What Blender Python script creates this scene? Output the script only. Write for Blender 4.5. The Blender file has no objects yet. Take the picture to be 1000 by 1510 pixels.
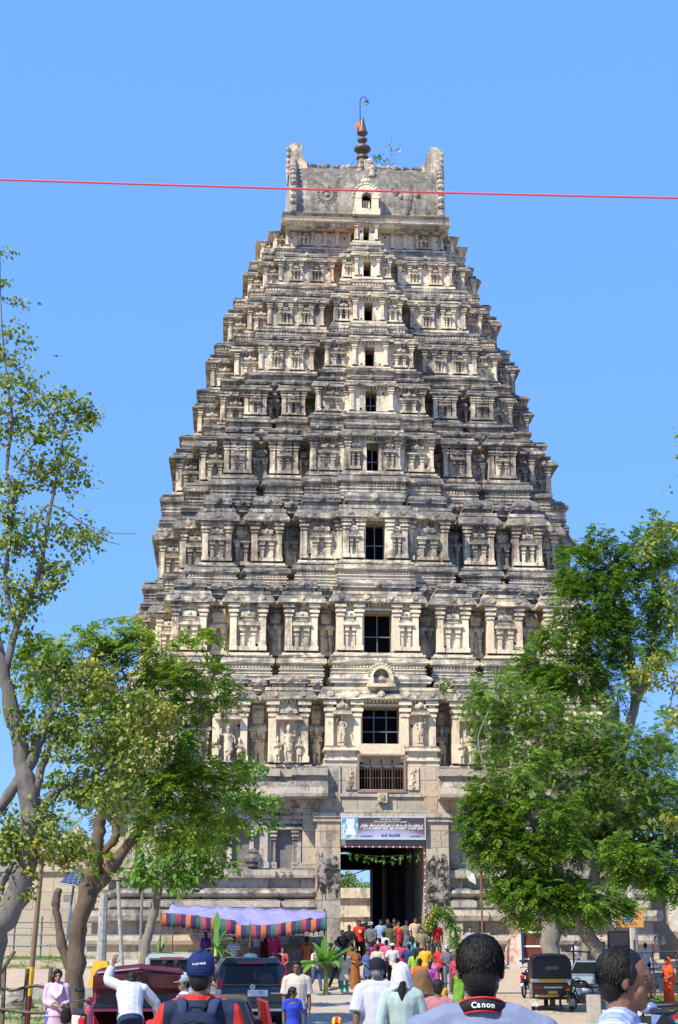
import bpy, bmesh, math, random
import numpy as np
from mathutils import Vector, Matrix, noise as mnoise
R = math.radians
scene = bpy.context.scene
COL = scene.collection
rng = random.Random(7)
# ---------------------------------------------------------------- camera numbers (35 mm lens, eye 2 m above the square)
FPX, PITCH, EYE = 2240.0, math.atan((1385-755)/2240.0), 2.0
CA, SA = math.cos(PITCH), math.sin(PITCH)
def at(px, py, Y):
    """point of the place seen at photo pixel (px, py) at forward distance Y (used only to take measurements)"""
    x = (px-500)/FPX; y = (755-py)/FPX
    t = Y/(CA-y*SA)
    return Vector((x*t, Y, EYE+(SA+y*CA)*t))
GY = [(-5, .26), (9, .26), (24, -.02), (36, -.25), (50, -.2), (60, .12), (62.2, .3), (65.2, 1.18), (120, 1.25), (900, 1.3)]
def gz(y):
    for (a, za), (b, zb) in zip(GY, GY[1:]):
        if y <= b:
            t = max(0, (y-a)/(b-a)); t = t*t*(3-2*t)
            return za+(zb-za)*t
    return GY[-1][1]
# ---------------------------------------------------------------- object helpers
def tag(o, label=None, cat=None, group=None, kind=None):
    if label: o['label'] = label
    if cat: o['category'] = cat
    if group: o['group'] = group
    if kind: o['kind'] = kind
    return o
def empty(name, loc=(0, 0, 0), rz=0.0):
    o = bpy.data.objects.new(name, None); COL.objects.link(o)
    o.empty_display_size = .2
    o.location = loc; o.rotation_euler = (0, 0, rz)
    return o
class MB:
    def __init__(self): self.v = []; self.f = []; self.m = []; self.mi = 0
    def vert(self, *p): self.v.append(tuple(p)); return len(self.v)-1
    def face(self, idx): self.f.append(tuple(idx)); self.m.append(self.mi)
    def quad(self, a, b, c, d):
        n = len(self.v); self.v += [tuple(a), tuple(b), tuple(c), tuple(d)]; self.face((n, n+1, n+2, n+3))
    def box(self, x0, x1, y0, y1, z0, z1, M=None):
        n = len(self.v)
        P = [(x0, y0, z0), (x1, y0, z0), (x1, y1, z0), (x0, y1, z0), (x0, y0, z1), (x1, y0, z1), (x1, y1, z1), (x0, y1, z1)]
        if M is not None: P = [tuple(M @ Vector(p)) for p in P]
        self.v += P
        for q in ((0, 3, 2, 1), (4, 5, 6, 7), (0, 1, 5, 4), (1, 2, 6, 5), (2, 3, 7, 6), (3, 0, 4, 7)):
            self.face([n+i for i in q])
    def loft(self, rings, cap=True, closed=True):
        base = []
        for r in rings:
            base.append(len(self.v)); self.v += [tuple(p) for p in r]
        N = len(rings[0])
        for a, b in zip(base, base[1:]):
            for i in range(N if closed else N-1):
                j = (i+1) % N
                self.face((a+i, a+j, b+j, b+i))
        if cap and closed:
            self.face([base[0]+i for i in range(N)][::-1]); self.face([base[-1]+i for i in range(N)])
    def lathe(self, prof, c=(0, 0, 0), n=12, axis='z', sx=1., sy=1.):
        rings = []
        for r, z in prof:
            rg = []
            for i in range(n):
                a = 2*math.pi*i/n; p = (r*math.cos(a)*sx, r*math.sin(a)*sy, z)
                if axis == 'x': p = (p[2], p[0], p[1])
                if axis == 'y': p = (p[1], p[2], p[0])
                rg.append((c[0]+p[0], c[1]+p[1], c[2]+p[2]))
            rings.append(rg)
        self.loft(rings)
    def tube(self, pts, rad, n=7, flat=1.0):
        pts = [Vector(p) for p in pts]
        if not hasattr(rad, '__len__'): rad = [rad]*len(pts)
        rings = []; ref = None
        for i, p in enumerate(pts):
            d = (pts[min(i+1, len(pts)-1)]-pts[max(i-1, 0)])
            if d.length < 1e-9: d = Vector((0, 0, 1))
            d.normalize()
            if ref is None: ref = Vector((1, 0, 0)) if abs(d.x) < .8 else Vector((0, 1, 0))
            a = (ref-d*ref.dot(d)).normalized(); ref = a; b = d.cross(a)
            rings.append([p+a*(rad[i]*math.cos(2*math.pi*k/n))+b*(rad[i]*flat*math.sin(2*math.pi*k/n)) for k in range(n)])
        self.loft(rings)
    def ell(self, c, r, nu=10, nv=7, M=None):
        prof = []
        for i in range(nv+1):
            t = -math.pi/2+math.pi*i/nv; prof.append((max(.02, math.cos(t)), math.sin(t)))
        rings = []
        for rr, z in prof:
            rg = []
            for i in range(nu):
                a = 2*math.pi*i/nu; p = Vector((rr*math.cos(a)*r[0], rr*math.sin(a)*r[1], z*r[2]))
                if M is not None: p = M @ p
                rg.append((c[0]+p[0], c[1]+p[1], c[2]+p[2]))
            rings.append(rg)
        self.loft(rings)
    def mesh(self, name):
        me = bpy.data.meshes.new(name); me.from_pydata(self.v, [], self.f)
        return me
    def build(self, name, mats, parent=None, smooth=False, bevel=0, loc=None, rz=0):
        me = self.mesh(name)
        if not isinstance(mats, (list, tuple)): mats = [mats]
        for m in mats: me.materials.append(m)
        if len(mats) > 1: me.polygons.foreach_set('material_index', self.m)
        if smooth: me.polygons.foreach_set('use_smooth', [True]*len(me.polygons))
        o = bpy.data.objects.new(name, me); COL.objects.link(o); o.parent = parent
        if loc is not None: o.location = loc
        if rz: o.rotation_euler = (0, 0, rz)
        if bevel:
            b = o.modifiers.new('bevel', 'BEVEL'); b.width = bevel; b.segments = 2; b.limit_method = 'ANGLE'
        return o
TMP = bpy.data.scenes.new('workbench')      # scratch scene for evaluating modifiers and text, removed at the end
def remeshed(mb, voxel, name, smooth=2, keep=True):
    """fuse overlapping lofts into one continuous surface"""
    me = mb.mesh(name)
    o = bpy.data.objects.new('fuse', me); TMP.collection.objects.link(o)
    r = o.modifiers.new('r', 'REMESH'); r.mode = 'VOXEL'; r.voxel_size = voxel
    if smooth:
        s = o.modifiers.new('s', 'SMOOTH'); s.iterations = smooth; s.factor = .5
    vl = TMP.view_layers[0]; vl.update(); dg = vl.depsgraph
    m2 = bpy.data.meshes.new_from_object(o.evaluated_get(dg)); m2.name = name
    bpy.data.objects.remove(o); bpy.data.meshes.remove(me)
    m2.polygons.foreach_set('use_smooth', [True]*len(m2.polygons))
    return m2
def link(name, me, mat=None, parent=None):
    o = bpy.data.objects.new(name, me); COL.objects.link(o); o.parent = parent
    if mat is not None:
        if not me.materials: me.materials.append(None)
        o.material_slots[0].link = 'OBJECT'; o.material_slots[0].material = mat
    return o
def copy_tree(o, parent=None):
    c = o.copy(); COL.objects.link(c); c.parent = parent
    for ch in list(o.children): copy_tree(ch, c)
    return c
# ---------------------------------------------------------------- materials
def lin(r, g, b): return tuple(((c/255.)/12.92 if c <= 10 else ((c/255.+.055)/1.055)**2.4) for c in (r, g, b))+(1.,)
class N:
    def __init__(self, name):
        self.m = bpy.data.materials.new(name); self.m.use_nodes = True
        self.t = self.m.node_tree; self.b = self.t.nodes['Principled BSDF']
        self.b.inputs['Roughness'].default_value = .9
        self.b.inputs['Specular IOR Level'].default_value = .2
    def n(self, typ, **kw):
        nd = self.t.nodes.new('ShaderNode'+typ)
        for k, v in kw.items():
            if hasattr(nd, k): setattr(nd, k, v)
            else: nd.inputs[k].default_value = v
        return nd
    def l(self, a, b): self.t.links.new(a, b)
    def coord(self, scale=(1, 1, 1), kind='Object', loc=(0, 0, 0)):
        tc = self.n('TexCoord'); mp = self.n('Mapping'); mp.inputs['Scale'].default_value = scale; mp.inputs['Location'].default_value = loc
        self.l(tc.outputs[kind], mp.inputs['Vector']); return mp.outputs['Vector']
    def noise(self, vec, scale, detail=4, rough=.6, dist=0.):
        nd = self.n('TexNoise'); nd.inputs['Scale'].default_value = scale; nd.inputs['Detail'].default_value = detail
        nd.inputs['Roughness'].default_value = rough; nd.inputs['Distortion'].default_value = dist
        if vec is not None: self.l(vec, nd.inputs['Vector'])
        return nd.outputs['Fac']
    def ramp(self, fac, stops, interp='LINEAR'):
        nd = self.n('ValToRGB'); cr = nd.color_ramp; cr.interpolation = interp
        while len(cr.elements) < len(stops): cr.elements.new(.5)
        for e, (p, c) in zip(cr.elements, stops):
            e.position = p; e.color = c if hasattr(c, '__len__') else (c, c, c, 1)
        self.l(fac, nd.inputs['Fac']); return nd.outputs['Color']
    def mix(self, fac, a, b, blend='MIX'):
        nd = self.n('Mix', data_type='RGBA', blend_type=blend)
        for i, x in ((0, fac), (6, a), (7, b)):
            if hasattr(x, 'is_linked'): self.l(x, nd.inputs[i])
            else: nd.inputs[i].default_value = x
        return nd.outputs[2]
    def math(self, op, a, b=0., clamp=False):
        nd = self.n('Math', operation=op); nd.use_clamp = clamp
        for i, x in enumerate((a, b)):
            if hasattr(x, 'is_linked'): self.l(x, nd.inputs[i])
            else: nd.inputs[i].default_value = x
        return nd.outputs[0]
    def color(self, c):
        if hasattr(c, 'is_linked'): self.l(c, self.b.inputs['Base Color'])
        else: self.b.inputs['Base Color'].default_value = c
    def bump(self, h, strength=.4, dist=.02):
        nd = self.n('Bump'); nd.inputs['Strength'].default_value = strength; nd.inputs['Distance'].default_value = dist
        self.l(h, nd.inputs['Height']); self.l(nd.outputs['Normal'], self.b.inputs['Normal'])
    def set(self, **kw):
        for k, v in kw.items(): self.b.inputs[k.replace('_', ' ')].default_value = v
        return self
_simple = {}
def flat(name, c, rough=.6, spec=.3, metal=0., var=.12, scale=6.):
    """plain coloured surface with a little wear"""
    key = (name, tuple(c), rough, metal)
    if key in _simple: return _simple[key]
    k = N(name); co = k.coord()
    d = tuple(x*(1-var*1.6) for x in c[:3])+(1,); u = tuple(min(1, x*(1+var)) for x in c[:3])+(1,)
    k.color(k.ramp(k.noise(co, scale, 5), [(.3, d), (.7, u)]))
    k.set(Roughness=rough, Metallic=metal); k.b.inputs['Specular IOR Level'].default_value = spec
    _simple[key] = k.m; return k.m
def masonry(name, ca, cb, cc, stain=.5, top=.35, streak=.3, dark=(.034, .03, .026, 1), bw=0, bump=.5, lich=.0, sscale=.55, zone=None):
    """weathered plaster / stone: two base tints, black growth on ledges and in streaks, optional stone joints"""
    k = N(name); co = k.coord(); cs = k.coord((1., 1., .12))
    base = k.mix(k.ramp(k.noise(co, .8, 5, .6), [(.42, 0), (.6, 1)]), ca, cb)
    base = k.mix(k.ramp(k.noise(co, .33, 4, .6, .4), [(.5, 0), (.66, 1)]), base, cc)
    base = k.mix(.6, base, k.ramp(k.noise(co, 7, 7, .8), [(.3, (.5, .47, .44, 1)), (.5, (1, 1, 1, 1)), (.75, (1.2, 1.2, 1.2, 1))]), 'MULTIPLY')
    oi = k.n('ObjectInfo'); base = k.mix(1., base, k.ramp(oi.outputs['Random'], [(0, (.86, .85, .84, 1)), (1, (1.08, 1.07, 1.04, 1))]), 'MULTIPLY')
    hgt = k.noise(co, 7, 6, .7)
    if bw:
        br = k.n('TexBrick'); br.offset = .5
        mp = k.n('Mapping'); tc = k.n('TexCoord')
        # u along the wall, z up
        sx = k.n('SeparateXYZ'); cx = k.n('CombineXYZ'); k.l(tc.outputs['Object'], sx.inputs[0])
        ad = k.math('ADD', sx.outputs['X'], k.math('MULTIPLY', sx.outputs['Y'], .73))
        k.l(ad, cx.inputs['X']); k.l(sx.outputs['Z'], cx.inputs['Y'])
        wob = k.n('VectorMath', operation='ADD'); wn = k.n('TexNoise'); wn.inputs['Scale'].default_value = .6
        k.l(tc.outputs['Object'], wn.inputs['Vector'])
        sc = k.n('VectorMath', operation='SCALE'); sc.inputs['Scale'].default_value = .35; k.l(wn.outputs['Color'], sc.inputs[0])
        k.l(cx.outputs[0], wob.inputs[0]); k.l(sc.outputs[0], wob.inputs[1]); k.l(wob.outputs[0], br.inputs['Vector'])
        br.inputs['Scale'].default_value = 1.0; br.inputs['Brick Width'].default_value = bw; br.inputs['Row Height'].default_value = bw*.42
        br.inputs['Mortar Size'].default_value = .014; br.inputs['Mortar Smooth'].default_value = .3
        br.inputs['Color1'].default_value = (.82, .8, .78, 1); br.inputs['Color2'].default_value = (1.12, 1.08, 1.02, 1); br.inputs['Mortar'].default_value = (.35, .33, .3, 1)
        base = k.mix(.85, base, br.outputs['Color'], 'MULTIPLY')
        hgt = k.math('SUBTRACT', hgt, k.math('MULTIPLY', br.outputs['Fac'], .8))
    geo = k.n('NewGeometry'); sp = k.n('SeparateXYZ'); k.l(geo.outputs['True Normal'], sp.inputs[0])
    up = k.ramp(sp.outputs['Z'], [(.15, 0), (.7, 1)])
    s = k.math('ADD', k.math('MULTIPLY', k.noise(co, sscale, 8, .72, .3), .65), k.math('MULTIPLY', k.noise(cs, 2.6, 5, .7), .35+streak*.3))
    s = k.math('ADD', s, k.math('MULTIPLY', up, top))
    s = k.math('ADD', s, stain-.5)
    s = k.math('ADD', s, k.math('MULTIPLY', k.math('SUBTRACT', k.noise(co, 4.5, 6, .85), .5), .38))
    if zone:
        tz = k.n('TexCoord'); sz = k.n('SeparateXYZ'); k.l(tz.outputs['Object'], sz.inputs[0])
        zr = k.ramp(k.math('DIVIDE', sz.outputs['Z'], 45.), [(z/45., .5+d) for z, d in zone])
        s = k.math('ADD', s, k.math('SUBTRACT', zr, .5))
        s = k.math('SUBTRACT', s, k.math('MULTIPLY', k.math('LESS_THAN', k.math('ABSOLUTE', sz.outputs['X']), 1.5), .06))   # less stain over the middle bay
    f = k.ramp(s, [(.53, 0), (.6, .5), (.72, .95)])
    dk = k.ramp(k.noise(co, 3.2, 6, .75), [(.34, dark), (.7, tuple(x*5.5 for x in dark[:3])+(1,))])
    col = k.mix(f, base, dk)
    if lich:
        col = k.mix(k.math('MULTIPLY', k.ramp(k.noise(co, 2.1, 6, .8), [(.58, 0), (.66, 1)]), lich), col, (.47, .43, .35, 1))
    k.color(col); k.bump(hgt, bump, .05); k.set(Roughness=.95)
    return k.m
# ================================================================= THE GATE TOWER
PHI = R(4.0)
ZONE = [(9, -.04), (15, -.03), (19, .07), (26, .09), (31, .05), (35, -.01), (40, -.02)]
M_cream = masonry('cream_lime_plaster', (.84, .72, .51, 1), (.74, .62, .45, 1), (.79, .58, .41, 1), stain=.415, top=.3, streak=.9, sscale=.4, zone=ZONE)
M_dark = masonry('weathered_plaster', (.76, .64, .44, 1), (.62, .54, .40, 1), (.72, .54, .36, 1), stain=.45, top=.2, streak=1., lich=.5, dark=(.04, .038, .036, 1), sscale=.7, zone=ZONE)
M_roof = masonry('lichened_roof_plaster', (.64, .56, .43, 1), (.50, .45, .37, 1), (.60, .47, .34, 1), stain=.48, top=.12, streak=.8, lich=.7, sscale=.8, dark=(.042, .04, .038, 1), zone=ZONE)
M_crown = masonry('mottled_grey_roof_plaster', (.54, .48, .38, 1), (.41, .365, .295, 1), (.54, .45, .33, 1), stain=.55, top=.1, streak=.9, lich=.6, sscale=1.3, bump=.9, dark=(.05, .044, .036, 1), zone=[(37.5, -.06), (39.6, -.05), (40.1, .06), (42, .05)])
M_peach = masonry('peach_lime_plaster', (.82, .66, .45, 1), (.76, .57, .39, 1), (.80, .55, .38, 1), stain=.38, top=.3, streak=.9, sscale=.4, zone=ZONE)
M_stat = masonry('carved_stucco', (.76, .63, .45, 1), (.62, .51, .38, 1), (.72, .52, .36, 1), stain=.46, top=.2, streak=.5)
M_gran = masonry('granite_blocks', (.52, .46, .37, 1), (.43, .39, .33, 1), (.55, .43, .31, 1), stain=.40, top=.3, streak=.7, bw=1.7)
M_gran2 = masonry('granite_mouldings', (.56, .49, .39, 1), (.45, .41, .35, 1), (.57, .45, .33, 1), stain=.42, top=.2, streak=.7)
M_void = flat('shade_black_opening', (.012, .012, .014, 1), .95, .05)  # near-black colour stands in for the shade inside windows and holes
M_iron = flat('rusty_iron', (.075, .045, .035, 1), .7, .3)
M_greyiron = flat('grey_painted_iron', (.16, .17, .19, 1), .5, .4)

tower = empty('temple_tower', (1.86, 66.0, .2), PHI)
tag(tower, 'tall cream and grey weathered gateway tower with stacked storeys over a dark doorway', 'temple tower')
def tw(u, v, z):
    """tower-local to world"""
    c, s = math.cos(PHI), math.sin(PHI)
    return Vector((1.86+u*c-v*s, 66.0+u*s+v*c, .2+z))

VC = 11.0
def dedupe(P):
    out = []
    for p in P:
        if not out or abs(out[-1][0]-p[0])+abs(out[-1][1]-p[1]) > 1e-6: out.append(p)
    if abs(out[0][0]-out[-1][0])+abs(out[0][1]-out[-1][1]) < 1e-6: out.pop()
    # drop collinear
    res = []
    for i, p in enumerate(out):
        a, c = out[i-1], out[(i+1) % len(out)]
        if (abs(a[0]-p[0]) < 1e-6 and abs(p[0]-c[0]) < 1e-6) or (abs(a[1]-p[1]) < 1e-6 and abs(p[1]-c[1]) < 1e-6): continue
        res.append(p)
    return res
def plan(front, side, vc=VC):
    Q = []; pu = None
    for ue, d in front:
        Q += [(pu if pu is not None else 0., d), (ue, d)]; pu = ue
    Q = Q[1:]; pv = Q[-1][1]
    for ve, u in side:
        Q += [(u, pv), (u, ve)]; pv = ve
    Q = Q[:-1]
    full = Q+[(x, 2*vc-y) for x, y in Q[::-1]]+[(-x, 2*vc-y) for x, y in Q]+[(-x, y) for x, y in Q[::-1]]
    return dedupe(full)
def ring(P, o, z, mult=None):
    n = len(P); out = []
    for i in range(n):
        a, b, c = P[i-1], P[i], P[(i+1) % n]
        x, y = b
        for (p, q, m) in ((a, b, mult[i-1] if mult else 1), (b, c, mult[i] if mult else 1)):
            dx, dy = q[0]-p[0], q[1]-p[1]
            if abs(dx) > abs(dy): y = b[1]-math.copysign(o*m, dx)
            else: x = b[0]+math.copysign(o*m, dy)
        out.append((x, y, z))
    return out
def extr(mb, P, prof, mult=None, rough=0., step=.45):
    rings = [ring(P, o, z, mult) for o, z in prof]
    if rough:        # worn, uneven edges
        n = len(P); cnt = [max(1, int(math.hypot(P[(i+1) % n][0]-P[i][0], P[(i+1) % n][1]-P[i][1])/step)) if min(P[i][1], P[(i+1) % n][1]) < VC else 1 for i in range(n)]
        out = []
        for ri, r in enumerate(rings):
            q = []
            for i in range(n):
                a, b = r[i], r[(i+1) % n]
                for j in range(cnt[i]):
                    t = j/cnt[i]; am = rough if 0 < ri < len(rings)-1 else 0
                    q.append((a[0]+(b[0]-a[0])*t+rng.uniform(-am, am)*.7, a[1]+(b[1]-a[1])*t+rng.uniform(-am, am), a[2]+rng.uniform(-am, am)*.8))
            out.append(q)
        rings = out
    mb.loft(rings)
def kapota(z0, z1, o):
    h = z1-z0
    return [(-.08, z0), (o*.55, z0), (o*.6, z0+.02), (o*.97, z0+.06*h), (o, z0+.2*h), (o*.93, z0+.45*h), (o*.72, z0+.72*h), (o*.42, z0+.93*h), (o*.3, z1), (-.08, z1)]
def pilaster(mb, u, v, z0, z1, w, d=.15):
    h = z1-z0; b = .1*h
    mb.box(u-w*.68, u+w*.68, v-d*1.25, v+.04, z0, z0+b)
    mb.box(u-w/2, u+w/2, v-d, v+.04, z0+b, z0+h*.74)
    mb.box(u-w*.66, u+w*.66, v-d*1.3, v+.04, z0+h*.74, z0+h*.785)
    mb.box(u-w*.45, u+w*.45, v-d*.95, v+.04, z0+h*.785, z0+h*.82)
    mb.box(u-w*.85, u+w*.85, v-d*1.6, v+.04, z0+h*.82, z0+h*.875)
    mb.box(u-w*.5, u+w*.5, v-d*1.1, v+.04, z0+h*.875, z0+h*.93)
    mb.box(u-w*.95, u+w*.95, v-d*1.7, v+.04, z0+h*.93, z1)
def eave(mb, u0, u1, v0, v1, z0, z1, o):
    """small curved stone eave round a box footprint (v0 = front, v1 = buried in wall)"""
    rr = []
    for f, t in ((.35, 0), (1, .1), (1, .3), (.8, .62), (.45, .9), (.25, 1)):
        k = o*f; z = z0+(z1-z0)*t
        rr.append([(u0-k, v0-k, z), (u1+k, v0-k, z), (u1+k, v1, z), (u0-k, v1, z)])
    mb.loft(rr)
def kudu(mb, u, v, z, r, d=.1):
    """horseshoe dormer disc with a recessed eye"""
    n = 12
    for rr, dd, k in ((r, d, 0), (r*.62, d*1.5, 1)):
        A = [(u+rr*math.cos(2*math.pi*i/n), v+.05, z+rr*math.sin(2*math.pi*i/n)) for i in range(n)]
        B = [(u+rr*.86*math.cos(2*math.pi*i/n), v-dd, z+rr*.86*math.sin(2*math.pi*i/n)) for i in range(n)]
        mb.loft([B, A][::-1] if 0 else [A, B][::-1])
    mb.box(u-r*.12, u+r*.12, v-d, v+.04, z+r*.8, z+r*1.35)
def vault(mb, u0, u1, v0, v1, z0, z1, hip=.35):
    """barrel roof along u with rounded ends"""
    h = z1-z0; w = u1-u0; d = v1-v0
    rr = []
    for t, k in ((0, .04), (.08, .04), (.12, -.02), (.35, -.06), (.6, .0), (.8, .12), (.94, .3), (1, .48)):
        eu = w*k*hip*2 if k > 0 else w*k*.6
        ev = d*k if k > 0 else d*k
        if t < .1: eu = -.04; ev = -.04
        rr.append([(u0+eu, v0+ev, z0+h*t), (u1-eu, v0+ev, z0+h*t), (u1-eu, v1-ev, z0+h*t), (u0+eu, v1-ev, z0+h*t)])
    mb.loft(rr)
def niche_shrine(mb, u, v, z0, z1, w, slot=None):
    """little pavilion in relief: two pillars, an eave, a domed crest"""
    h = z1-z0
    mb.box(u-w*.62, u+w*.62, v-.16, v+.03, z0, z0+.09*h)
    for s in (-1, 1):
        x = u+s*w*.36
        mb.box(x-w*.12, x+w*.12, v-.13, v+.03, z0+.09*h, z0+.5*h)
        mb.box(x-w*.2, x+w*.2, v-.19, v+.03, z0+.44*h, z0+.5*h)
        mb.box(x-w*.17, x+w*.17, v-.16, v+.03, z0+.34*h, z0+.38*h)
        mb.box(x-w*.24, x+w*.24, v-.2, v+.03, z0+.5*h, z0+.55*h)
    eave(mb, u-w*.5, u+w*.5, v-.14, v+.03, z0+.55*h, z0+.68*h, .13)
    mb.box(u-w*.4, u+w*.4, v-.12, v+.03, z0+.68*h, z0+.76*h)
    vault(mb, u-w*.44, u+w*.44, v-.15, v+.03, z0+.76*h, z0+.93*h)
    kudu(mb, u, v-.14, z0+.84*h, w*.16, .05)

TIERS = [  # wall base, wall top, front plane, corner half width, side half width, centre bay, inner bay (start, end)
    (8.98, 11.87, .42, 9.8, 11.5, 2.42, 3.15, 4.9),
    (14.08, 16.42, 1.48, 9.28, 11.0, 1.86, 2.7, 4.18),
    (18.61, 20.68, 2.45, 8.05, 10.25, 1.52, 1.52, 3.45),
    (23.22, 25.02, 3.44, 7.12, 9.55, 1.33, 1.33, 2.98),
    (26.45, 27.86, 4.10, 6.2, 8.55, 1.07, 1.07, 2.68),
    (29.03, 30.42, 4.67, 5.5, 7.95, .88, .88, 2.2),
    (31.70, 33.05, 5.25, 5.08, 7.1, .78, .78, 1.72),
    (34.38, 35.61, 5.83, 4.52, 6.1, .64, .64, 1.25),
    (36.64, 37.72, 6.31, 4.17, 5.45, .6, .6, .6)]
WIN = [(.83, 9.97, 11.62), (.64, 14.17, 16.12), (.46, 18.71, 20.61), (.31, 23.33, 24.76), (.28, 26.56, 27.71), (.24, 29.15, 30.25), (.22, 31.82, 32.89), (.2, 34.51, 35.44), (.15, 36.77, 37.59)]
def tier_bays(k):
    zb, zt, v, Wf, Ws, c, i0, i1 = TIERS[k]
    rec = v+(1.35 if k < 2 else 1.8 if k < 5 else 1.5)
    F = [(c, v)]; bays = [(-c, c, v, 'c')]; niches = []
    if i0 > c: F.append((i0, rec)); niches.append(((c+i0)/2, rec, i0-c))
    if i1 > c: F.append((i1, v+.28)); bays.append((i0, i1, v+.28, 'i'))
    g = {0: .9, 1: .85, 2: .85, 3: .55, 4: .5, 5: .55, 6: .5, 7: .42, 8: .12}[k]
    m0 = i1+g
    F.append((m0, rec))
    if k < 4: niches.append((i1+g/2, rec, g))
    m = Wf-m0
    if k < 5:
        a1 = m0+m*.385; b0 = Wf-m*.37
        dm = .36 if k < 2 else 1.0; F += [(a1, v+dm), (b0, rec-.1), (Wf, v+dm+.06)]
        bays += [(m0, a1, v+dm, 'a'), (b0, Wf, v+dm+.06, 'b')]; niches.append(((a1+b0)/2, rec-.1, b0-a1))
    else:
        F.append((Wf, v+.95)); bays.append((m0, Wf, v+.95, 'm'))
    D = VC-v
    w1 = Wf+.5*(Ws-Wf)
    S = [(v+min(2.3, .24*D), Wf), (v+min(3.0, .3*D), Wf-.35), (v+min(4.4, .5*D), w1), (v+min(5.0, .56*D), w1-.3), (VC, Ws)]
    return F, S, bays, niches
storeys = []
for k, (zb, zt, v, Wf, Ws, c, i0, i1) in enumerate(TIERS):
    F, S, bays, niches = tier_bays(k)
    P = plan(F, S)
    wo, w0, w1 = WIN[k]
    Pw = plan([(wo, v+2.2)]+F, S)
    # wall with the window well left open
    mb = MB()
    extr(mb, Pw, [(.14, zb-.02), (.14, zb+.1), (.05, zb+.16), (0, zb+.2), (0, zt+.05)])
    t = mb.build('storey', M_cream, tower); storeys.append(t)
    mb = MB()
    mb.box(-wo-.05, wo+.05, v+.04, v+2.3, w1, zt+.03)
    mb.box(-wo-.05, wo+.05, v+.04, v+2.3, zb-.02, w0)
    mb.box(-wo-.12, wo+.12, v-.06, v+.3, w0-.09, w0+.02)
    if k < 4:
        for s in (-1, 1): mb.box(s*(wo+.06)-.07, s*(wo+.06)+.07, v-.05, v+.2, w0+.02, w1)
        mb.box(-wo-.16, wo+.16, v-.07, v+.2, w1, w1+.1)
    mb.build('window_surround', M_cream, t)
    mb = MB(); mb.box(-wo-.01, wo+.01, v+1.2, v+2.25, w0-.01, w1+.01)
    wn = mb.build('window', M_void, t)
    if k < 5:
        mb = MB(); nb = {0: 3, 1: 2, 2: 2, 3: 1, 4: 1}[k]; q = .022
        for i in range(1, nb+(1 if k else 1)):
            x = -wo+2*wo*i/(nb+0 if nb > 1 else 2); mb.box(x-q, x+q, v+.42, v+.46, w0, w1)
        for f in ((.42,) if k else (.36, .74)): mb.box(-wo, wo, v+.4, v+.44, w0+(w1-w0)*f-q, w0+(w1-w0)*f+q)
        mb.build('grille', M_greyiron, wn)
    # bay pilasters and relief shrines
    mp = MB(); ms = MB()
    for (a, b, d, ty) in bays:
        for sg in (1,) if ty == 'c' else (1, -1):
            w = {0: .3, 1: .27, 2: .25, 3: .22, 4: .19, 5: .16, 6: .16, 7: .13, 8: .13}[k]
            if ty == 'm':
                n = {5: 6, 6: 6, 7: 6, 8: 6}[k]; xs = [a+w*.6+(b-a-1.2*w)*i/(n-1) for i in range(n)]
            elif ty == 'c' and k < 3: xs = [a+w*.6, b-w*.6, -wo-.22, wo+.22]
            elif k >= 3 and ty in 'ab': xs = [a+w*.6, (a*2+b)/3, (a+2*b)/3, b-w*.6]
            else: xs = [a+w*.6, b-w*.6]
            for x in xs:
                if k < 3:
                    o = MB(); pilaster(o, sg*x, d, zb+.2, zt-.02, w, .16); o.build('pilaster', M_cream, t)
                else: pilaster(mp, sg*x, d, zb+.2, zt-.02, w, .12)
            if k > 0:
                if ty == 'c': ns = [(x, (c-wo)*.36) for x in ((wo+c)/2, -(wo+c)/2)]if k < 4 else []
                elif ty == 'm': ns = [((xs[i]+xs[i+1])/2, (xs[1]-xs[0])*.5) for i in ((1, 3) if k < 8 else (3,))]
                elif k >= 3 and ty in 'ab': ns = [((a+b)/2, (b-a)*.34)]
                else: ns = [((a+b)/2, (b-a)*.42)]
                for x, nw in ns:
                    if k < 3:
                        o = MB(); niche_shrine(o, sg*x, d, zb+.2, zt-.12, nw); o.build('niche_shrine', M_cream, t)
                    else: niche_shrine(ms, sg*x, d, zb+.2, zt-.1, nw)
            # putlog holes: near-black boxes, the shade inside them put into the colour
    for (x, d, g) in niches:
        for sg in (1, -1):
            if k < 3:
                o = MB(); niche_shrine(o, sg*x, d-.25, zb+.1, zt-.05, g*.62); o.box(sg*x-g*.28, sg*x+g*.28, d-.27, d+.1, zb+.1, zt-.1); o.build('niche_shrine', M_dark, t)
            else: niche_shrine(ms, sg*x, d-.1, zb+.1, zt-.05, g*.7)
    for sgu in (1, -1):      # flank pilasters on the stepped corners
        for (ve, u), (vs, us) in zip(S[2::2], (S[0], S[2])):
            if us >= u: continue
            w = .2 if k < 4 else .14
            front_v = S[1][0] if u < Ws-.01 else S[3][0]
            lo = S[1][1] if u < Ws-.01 else S[3][1]
            for x in (lo+w, u-w): pilaster(mp, sgu*x, front_v, zb+.2, zt-.02, w, .12)
            niche_shrine(ms, sgu*(lo+u)/2, front_v, zb+.2, zt-.1, (u-lo)*.42)
    if mp.v: tag(mp.build('pilaster', M_cream, t), kind='stuff')
    if ms.v: tag(ms.build('niche_shrine', M_cream, t), kind='stuff')
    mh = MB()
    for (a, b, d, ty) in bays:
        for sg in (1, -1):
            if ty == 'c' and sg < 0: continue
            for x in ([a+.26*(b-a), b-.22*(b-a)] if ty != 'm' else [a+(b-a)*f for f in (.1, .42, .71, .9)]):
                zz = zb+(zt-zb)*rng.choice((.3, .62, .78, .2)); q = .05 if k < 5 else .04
                mh.box(sg*x-q, sg*x+q, d-.012, d+.05, zz-q, zz+q)
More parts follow.
